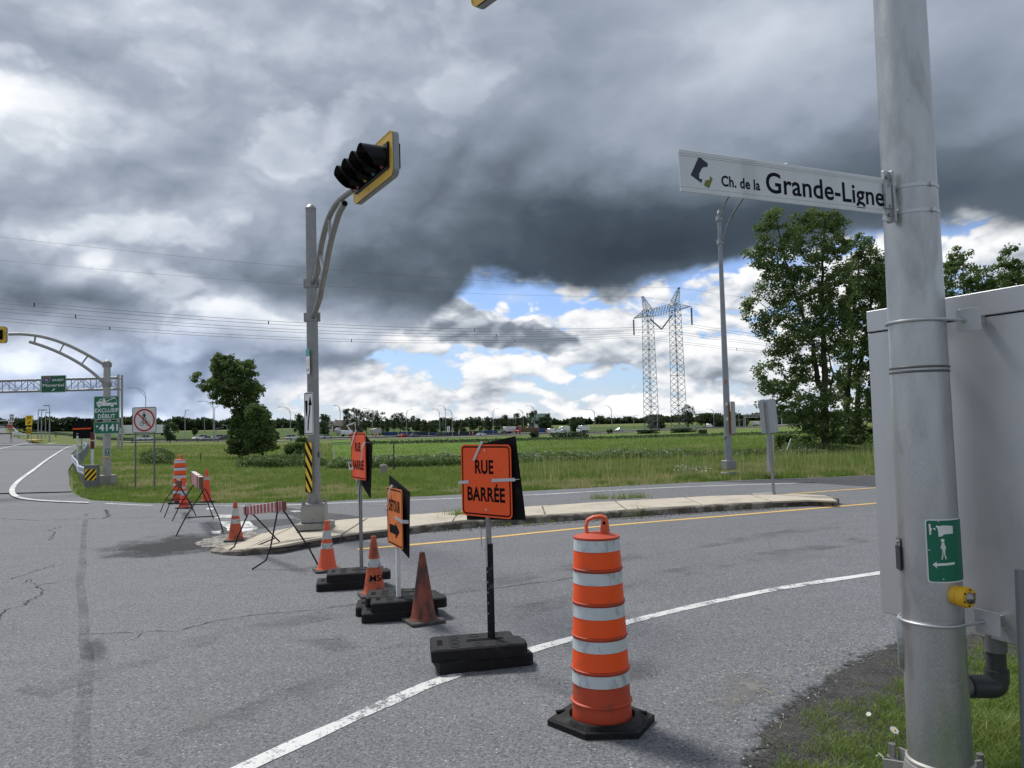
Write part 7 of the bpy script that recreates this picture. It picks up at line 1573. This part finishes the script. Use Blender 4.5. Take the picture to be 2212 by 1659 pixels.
# fence and survey pegs in the field
for px, Y, h, lab in ((x8(1640), 40.5, 1.0, 'leaning white stake at the foot of the poplar'), (x3(608), 52, .55, 'short dark stake in the grass left of the bent tree'), (x7(57), 44, 1.0, 'pale wooden stake behind the middle pole'), (x7(604), 35, 1.4, 'thin dark stalk between the orange signs')):
    f = GT(px, 980, Y); t = thing('stake', lab, 'stake', f, 0, None); mb = MB(); mb.tube([(-.2 if 'leaning' in lab else 0, 0, -.1), (.25 if 'leaning' in lab else 0.02, 0, h)], .03, 5); mb.build('stake_body', M_wpost if 'white' in lab or 'pale' in lab else M_crack, t); 
f = GT(x7(600)+0, 1010, 34); q = AT((760+600/3.0167)/1.1573, (1050+350/3.0167)/1.1573, 33); t = thing('well_cap', 'small grey concrete marker in weeds between the rear and détour signs', 'marker', (q.x, 33, tz(q.x, 33)), 0); mb = MB(); mb.lathe([(.16, 0), (.16, .42), (.13, .46)], 10); mb.build('marker_body', M_concb, t); mb = MB(); mb.lathe([(.17, .30), (.17, .34)], 10); mb.build('metal_rim', M_galv, t)
# ------------------------------------------------------------------ grass and weeds
M_blade = leaf_material('grass_blades', (.150, .245, .042), (.245, .325, .080), (.48, .43, .24))
def blades(name, P, h, w, tint, label, seed=1, lean=.35, m=None, cat='grass', seg=1):
    g = np.random.default_rng(seed); n = len(P); a = g.uniform(0, 2*PI, n); d = np.stack([np.cos(a), np.sin(a), np.zeros(n)], -1)*(w/2)[:, None]
    b = g.uniform(0, 2*PI, n); l = np.stack([np.cos(b)*h*lean*g.random(n), np.sin(b)*h*lean*g.random(n), h], -1)
    if seg == 1: v = np.stack([P-d, P+d, P+l], 1); f = np.arange(n*3).reshape(n, 3); k = 3
    else:
        mid = P+l*np.array([.35, .35, .6]); v = np.stack([P-d, P+d, mid+d*.7, mid-d*.7, P+l*np.array([1.3, 1.3, .92])], 1); i = np.arange(n)*5; f = np.concatenate([np.stack([i, i+1, i+2], -1), np.stack([i, i+2, i+3], -1), np.stack([i+3, i+2, i+4], -1)]); k = 5
    me = mesh(name, v.reshape(-1, 3), f); at = me.attributes.new('tint', 'FLOAT', 'POINT'); at.data.foreach_set('value', np.repeat(np.clip(tint, 0, 1), k).astype(np.float32))
    return tag(link(name, me, m or M_blade), label, cat, kind='stuff')
fx_ = np.array([p[0] for p in far]); fy_ = np.array([p[1] for p in far]); er_ = [(23, -12.3)] + er; ex_ = np.array([e[0] for e in er_]); ev_ = np.array([e[1] for e in er_])
def field_mask(X, Y):
    ye = np.interp(X, fx_, fy_, right=fy_[-1]+0); ye = np.where(X > fx_[-1], fy_[-1]+(X-fx_[-1])*(fy_[-1]-fy_[-2])/(fx_[-1]-fx_[-2]), ye); xe = np.interp(Y, ex_, ev_)
    ok = (Y > ye+.03) & (X > xe+.15); return ok
g = np.random.default_rng(5); n = 430000
Yv = 21/(1-g.random(n)*.875); tv = g.uniform(-.64, .72, n); X = tv*Yv; ok = field_mask(X, Yv); X, Yv = X[ok], Yv[ok]
nz = fbm(X*.22, Yv*.22, 3, 61); n2 = fbm(X*.9+4, Yv*.9, 3, 62); n3 = fbm(X*.10, Yv*.35+3, 3, 63)
hgt = (.12+.14*np.clip(n2+.3, 0, 1)+.10*np.clip(nz+.2, 0, 1))*g.uniform(.5, 1.3, len(X))*np.clip(.5+(Yv-21)/12, .5, 1.15)
rt = np.clip((X-(-2))/6, 0, 1); hgt *= (1+.7*rt); dry = sstep(n3*1.6 + n2*.9 + nz*.5, .10, .42); tint = .36 + dry*.55 + n2*.5 + g.normal(0, .15, len(X)); hgt *= np.clip(1.05-.9*np.clip(tint-.55, 0, .6), .5, 1); edge = np.clip(1-(Yv-np.interp(X, fx_, fy_))/1.2, 0, 1); hgt *= (1-.35*edge)
blades('verge_grass', np.stack([X, Yv, terr(X, Yv)-.04], -1), hgt, .012+.0011*Yv, tint, 'uneven green and straw coloured grass beyond the far road', 6)
n = 9000; Yv = 22/(1-g.random(n)*.5); X = g.uniform(-.05, .7, n)*Yv; cl_n = fbm(X*.8, Yv*.8, 3, 71); ok = field_mask(X, Yv-.3) & (cl_n > .02); X, Yv = X[ok], Yv[ok]
blades('tall_stems', np.stack([X, Yv, terr(X, Yv)-.04], -1), g.uniform(.4, .95, len(X)), .010+.0006*Yv, g.normal(.75, .2, len(X)), 'tall dry grass stems and reeds beside the far road', 8, .18, cat='tall grass')
# weed belt with white flower heads
def belt(name, label, t0, t1, Y0, Y1, n, h0, seed, ls, m, flowers, cat='weeds'):
    g = np.random.default_rng(seed); Y = g.uniform(Y0, Y1, n); t_ = g.uniform(t0, t1, n); X = t_*Y; hh = h0*(.62+.5*fbm(X*.5, Y*.5, 3, seed)+.25*fbm(X*2, Y*2, 2, seed+1)); hh = np.maximum(hh, .12)
    ed = np.minimum(1, np.minimum(t_-t0, t1-t_)/.02+.1); hh *= ed
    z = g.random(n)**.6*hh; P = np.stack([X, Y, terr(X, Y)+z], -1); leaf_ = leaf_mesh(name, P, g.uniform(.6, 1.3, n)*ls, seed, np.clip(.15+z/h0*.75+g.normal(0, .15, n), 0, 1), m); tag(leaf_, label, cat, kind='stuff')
    if flowers:
        k = int(flowers); i = g.integers(0, n, k); c = np.stack([X[i], Y[i], terr(X[i], Y[i])+hh[i]*g.uniform(.95, 1.25, k)], -1); sel = fbm(X[i]*.6, Y[i]*.6, 2, 9) > -.05; c = c[sel]
        c = np.repeat(c, 5, 0) + g.normal(0, .05, (len(c)*5, 3))*np.array([1, 1, .3]); o = leaf_mesh('white_wildflowers', c, g.uniform(.5, 1.2, len(c))*.030, seed+3, g.random(len(c)), mat('flower_white', (.58, .60, .52), .8)); tag(o, 'small white flower heads on top of the weed belt' + ('' if t0 < .1 else ' at right'), 'flowers', kind='stuff')
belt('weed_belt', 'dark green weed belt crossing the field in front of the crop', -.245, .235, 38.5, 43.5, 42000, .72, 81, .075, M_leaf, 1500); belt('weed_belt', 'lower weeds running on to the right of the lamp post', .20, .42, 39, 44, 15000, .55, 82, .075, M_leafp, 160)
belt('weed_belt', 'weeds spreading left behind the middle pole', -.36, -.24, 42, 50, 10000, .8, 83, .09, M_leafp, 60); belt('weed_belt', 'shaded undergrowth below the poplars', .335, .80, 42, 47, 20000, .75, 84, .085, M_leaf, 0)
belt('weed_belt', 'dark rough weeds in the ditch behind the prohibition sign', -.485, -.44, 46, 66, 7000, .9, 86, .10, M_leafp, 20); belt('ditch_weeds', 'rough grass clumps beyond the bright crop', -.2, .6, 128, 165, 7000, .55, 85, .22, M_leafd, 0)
q = G(x8(1110), y8(590)); n = 60; g = np.random.default_rng(3); c = np.stack([g.uniform(G(x8(1010), y8(598)).x, G(x8(1225), y8(585)).x, n), g.uniform(25.3, 27.3, n), g.uniform(.22, .42, n)], -1); o = leaf_mesh('ox_eye_daisies', np.repeat(c, 3, 0)+g.normal(0, .008, (n*3, 3)), np.full(n*3, .032), 4, g.random(n*3), mat('flower_white', (0, 0, 0)), flat=-.6); tag(o, 'patch of white daisies at the foot of the lamp post', 'flowers', kind='stuff')
# weeds in the kerb joint
mbp = []
g = np.random.default_rng(31); n = 2600; f_ = g.random(n); kx = np.interp(f_, np.linspace(0, 1, 7), [p[0] for p in gp([(700, 1162), (800, 1152), (1000, 1140), (1158, 1131), (1300, 1120), (1600, 1100), (1750, 1088)])]); ky = np.interp(f_, np.linspace(0, 1, 7), [p[1] for p in gp([(700, 1162), (800, 1152), (1000, 1140), (1158, 1131), (1300, 1120), (1600, 1100), (1750, 1088)])])
cl_ = fbm(kx*1.6, kx*0+.5, 3, 91); ok = cl_ > -.08; kx, ky, hh = kx[ok], ky[ok], (np.clip(cl_[ok]+.12, 0, .5)*.42+.02)
blades('kerb_weeds', np.stack([kx, ky+g.normal(-.03, .035, len(kx)), np.zeros(len(kx))], -1), hh*g.uniform(.4, 1.2, len(kx)), np.full(len(kx), .012), g.normal(.45, .25, len(kx)), 'scruffy weeds growing along the foot of the island kerb', 33, .9, cat='weeds')
n = 700; f_ = g.random(n); c = np.array([G(x, y, .13)[:2] for x, y in ((997, 1112), (1300, 1078), (1340, 1078), (1375, 1076))]); k = g.integers(0, 4, n); P = c[k]+g.normal(0, .12, (n, 2))*np.array([1.4, .5])
blades('kerb_weeds', np.column_stack([P, np.full(n, .13)]), g.uniform(.05, .22, n), np.full(n, .012), g.normal(.55, .25, n), 'tufts of weeds on top of the traffic island', 34, .7, cat='weeds')
# corner by the pole
def corner_density(X, Y):
    # distance inside the grass measured from its broken edge
    ed = np.array([tuple(G(x, y)[:2]) for x, y in ((1650, 1700), (1705, 1610), (1760, 1565), (1790, 1525), (1850, 1500), (1900, 1470), (1960, 1435), (2010, 1418), (2100, 1408), (2230, 1392))])
    best = np.full(len(X), 9.); sg_ = np.ones(len(X))
    for a, b in zip(ed[:-1], ed[1:]):
        d = b-a; L = np.hypot(*d); s = np.clip(((X-a[0])*d[0]+(Y-a[1])*d[1])/L**2, 0, 1); px_, py_ = X-a[0]-s*d[0], Y-a[1]-s*d[1]; dd = np.hypot(px_, py_); cr = d[0]*(Y-a[1])-d[1]*(X-a[0]); up = dd < best; best = np.where(up, dd, best); sg_ = np.where(up, np.where(cr < 0, 1, -1), sg_)
    return best*sg_
g = np.random.default_rng(77); n = 230000; X = g.uniform(1.2, 5.2, n); Y = g.uniform(2.4, 8.0, n); dn = corner_density(X, Y) + fbm(X*3.0, Y*3.0, 4, 95)*.55; ok = (dn > g.random(n)*.55) & (np.hypot(X-BP.x, Y-BP.y) > .30); X, Y, dn = X[ok], Y[ok], dn[ok]
tn = fbm(X*2, Y*2, 3, 96)
blades('corner_grass', np.stack([X, Y, np.full(len(X), .012)], -1), (.030+.050*np.clip(dn, 0, 1.2)+.05*np.clip(tn, 0, 1))*g.uniform(.5, 1.5, len(X)), g.uniform(.003, .0065, len(X)), .32+tn*.35+g.normal(0, .16, len(X)), 'short bright grass around the foot of the big pole', 78, .9, seg=2)
n = 5200; X = g.uniform(1.1, 4.6, n); Y = g.uniform(3.2, 7.0, n); 
dn = corner_density(X, Y); ok = (dn > -.95) & (dn < .25) & (g.random(n) < .8); X, Y = X[ok], Y[ok]
def scatter(name, X, Y, s, m, label, seed, z=.008, cat='gravel'):
    r = np.random.default_rng(seed); k = len(X); o = np.array([(1, 0, 0), (0, 1, 0), (-1, 0, 0), (0, -1, 0), (0, 0, .7), (0, 0, -.3)]); v = np.stack([X, Y, np.full(k, z)], -1)[:, None]+o[None]*s[:, None, None]*r.uniform(.5, 1.3, (k, 6, 1)); f = np.array([(0, 1, 4), (1, 2, 4), (2, 3, 4), (3, 0, 4), (1, 0, 5), (2, 1, 5), (3, 2, 5), (0, 3, 5)]); F = (np.arange(k)[:, None, None]*6+f[None]).reshape(-1, 3)
    return tag(link(name, mesh(name, v.reshape(-1, 3), F), m), label, cat, kind='stuff')
scatter('pebbles', X, Y, g.uniform(.002, .007, len(X))**1.0, mat('pebble_grey', (.17, .165, .155), .9, var=.5, scale=200, world=True), 'small grey pebbles in the bare dirt by the pole', 5); k = len(X)//6
scatter('petals', X[:k], Y[:k], g.uniform(.004, .010, k), mat('petal_white', (.55, .54, .50), .8), 'pale petals and chips scattered on the dirt', 6, .012)
n = 900; X = g.uniform(-6, 4, n); Y = g.uniform(4.2, 14, n); scatter('road_grit', X, Y, g.uniform(.002, .006, n), mat('pebble_grey', (0, 0, 0)), 'loose grit on the asphalt', 7, .003)
kx = np.interp(g.random(1500), np.linspace(0, 1, 4), [p[0] for p in gp([(700, 1160), (1158, 1131), (1600, 1100), (1750, 1088)])]); ky = np.interp(kx, [p[0] for p in gp([(700, 1160), (1158, 1131), (1600, 1100), (1750, 1088)])], [p[1] for p in gp([(700, 1163), (1158, 1133), (1600, 1102), (1750, 1090)])])
scatter('kerb_grit', kx, ky-np.abs(g.normal(0, .12, 1500)), g.uniform(.006, .022, 1500), mat('grit_brown', (.13, .115, .095), .95, var=.5, scale=90, world=True), 'brown grit gathered along the kerb foot', 9, .004)
# straw lying on the dirt
n = 260; X = g.uniform(1.4, 3.6, n); Y = g.uniform(4.2, 6.6, n); dn = corner_density(X, Y); ok = (dn > -.7) & (dn < .4); X, Y = X[ok], Y[ok]; n = len(X); a = g.uniform(0, 2*PI, n); L = g.uniform(.03, .12, n); d = np.stack([np.cos(a), np.sin(a), g.uniform(-.02, .12, n)], -1)*L[:, None]; s = np.stack([-np.sin(a), np.cos(a), np.zeros(n)], -1)*.0018; P = np.stack([X, Y, np.full(n, .014)], -1)
me = mesh('dry_straw', np.stack([P-s, P+s, P+d+s*.5, P+d-s*.5], 1).reshape(-1, 3), np.arange(n*4).reshape(n, 4)); tag(link('dry_straw', me, mat('straw', (.36, .32, .20), .85)), 'dry straw strewn over the bare dirt', 'straw', kind='stuff')
# daisies by the pole
M_pet = mat('daisy_petal', (.72, .72, .69), .7); M_eye = mat('daisy_eye', (.62, .42, .03), .8); M_stem = mat('daisy_stem', (.06, .11, .02), .8)
def ze(x, y): return ((2120+x/2.475)/1.1573, (1250+y/2.475)/1.1573)
for i, (x, y, lab, sz) in enumerate(((288, 1425, 'left daisy of the upper pair beside the pole foot', .027), (368, 1448, 'right daisy of the upper pair touching the pole', .029), (315, 1540, 'daisy low down beside the anchor bolt', .029), (205, 1580, 'small daisy lowest and farthest left', .019), (128, 1325, 'small wilting daisy left in the grass', .017), (278, 1530, 'tiny half open daisy beside the low daisy', .010), (820, 1075, 'small daisy right of the pole under the cabinet', .012), (180, 1582, 'tiny closed daisy at the lower left', .009))):
    b = G(*ze(x, y), .11 if i < 3 else .07); t = thing('daisy', lab, 'daisy', (b.x, b.y, 0), i*1.3, 'daisies by the big pole'); z = b.z; r = random.Random(i)
    mb = MB(); mb.tube([(0.01, 0, -.01), (.006, 0, z*.5), (0, 0, z-.003)], .0016, 5); mb.build('stem', M_stem, t)
    hd_ = Matrix.Translation((0, 0, z)) @ Matrix.Rotation(R_(38), 4, Vector((math.cos(.5+i), math.sin(.5+i), 0)).normalized() if i % 2 else Vector((1, .3, 0)))
    for k in range(13):
        a = 2*PI*k/13; mb = MB(); mb.M = hd_ @ Matrix.Rotation(a, 4, 'Z'); mb.add([(sz*.25, -sz*.10, .001), (sz*.25, sz*.10, .001), (sz*.8, sz*.15, .002), (sz*1.05, 0, -.001), (sz*.8, -sz*.15, .002)], [(0, 4, 3, 2, 1)]); mb.build('petal', M_pet, t)
    mb = MB(); mb.M = hd_; mb.lathe([(sz*.30, 0), (sz*.26, sz*.14), (sz*.08, sz*.2)], 10); mb.build('flower_centre', M_eye, t)
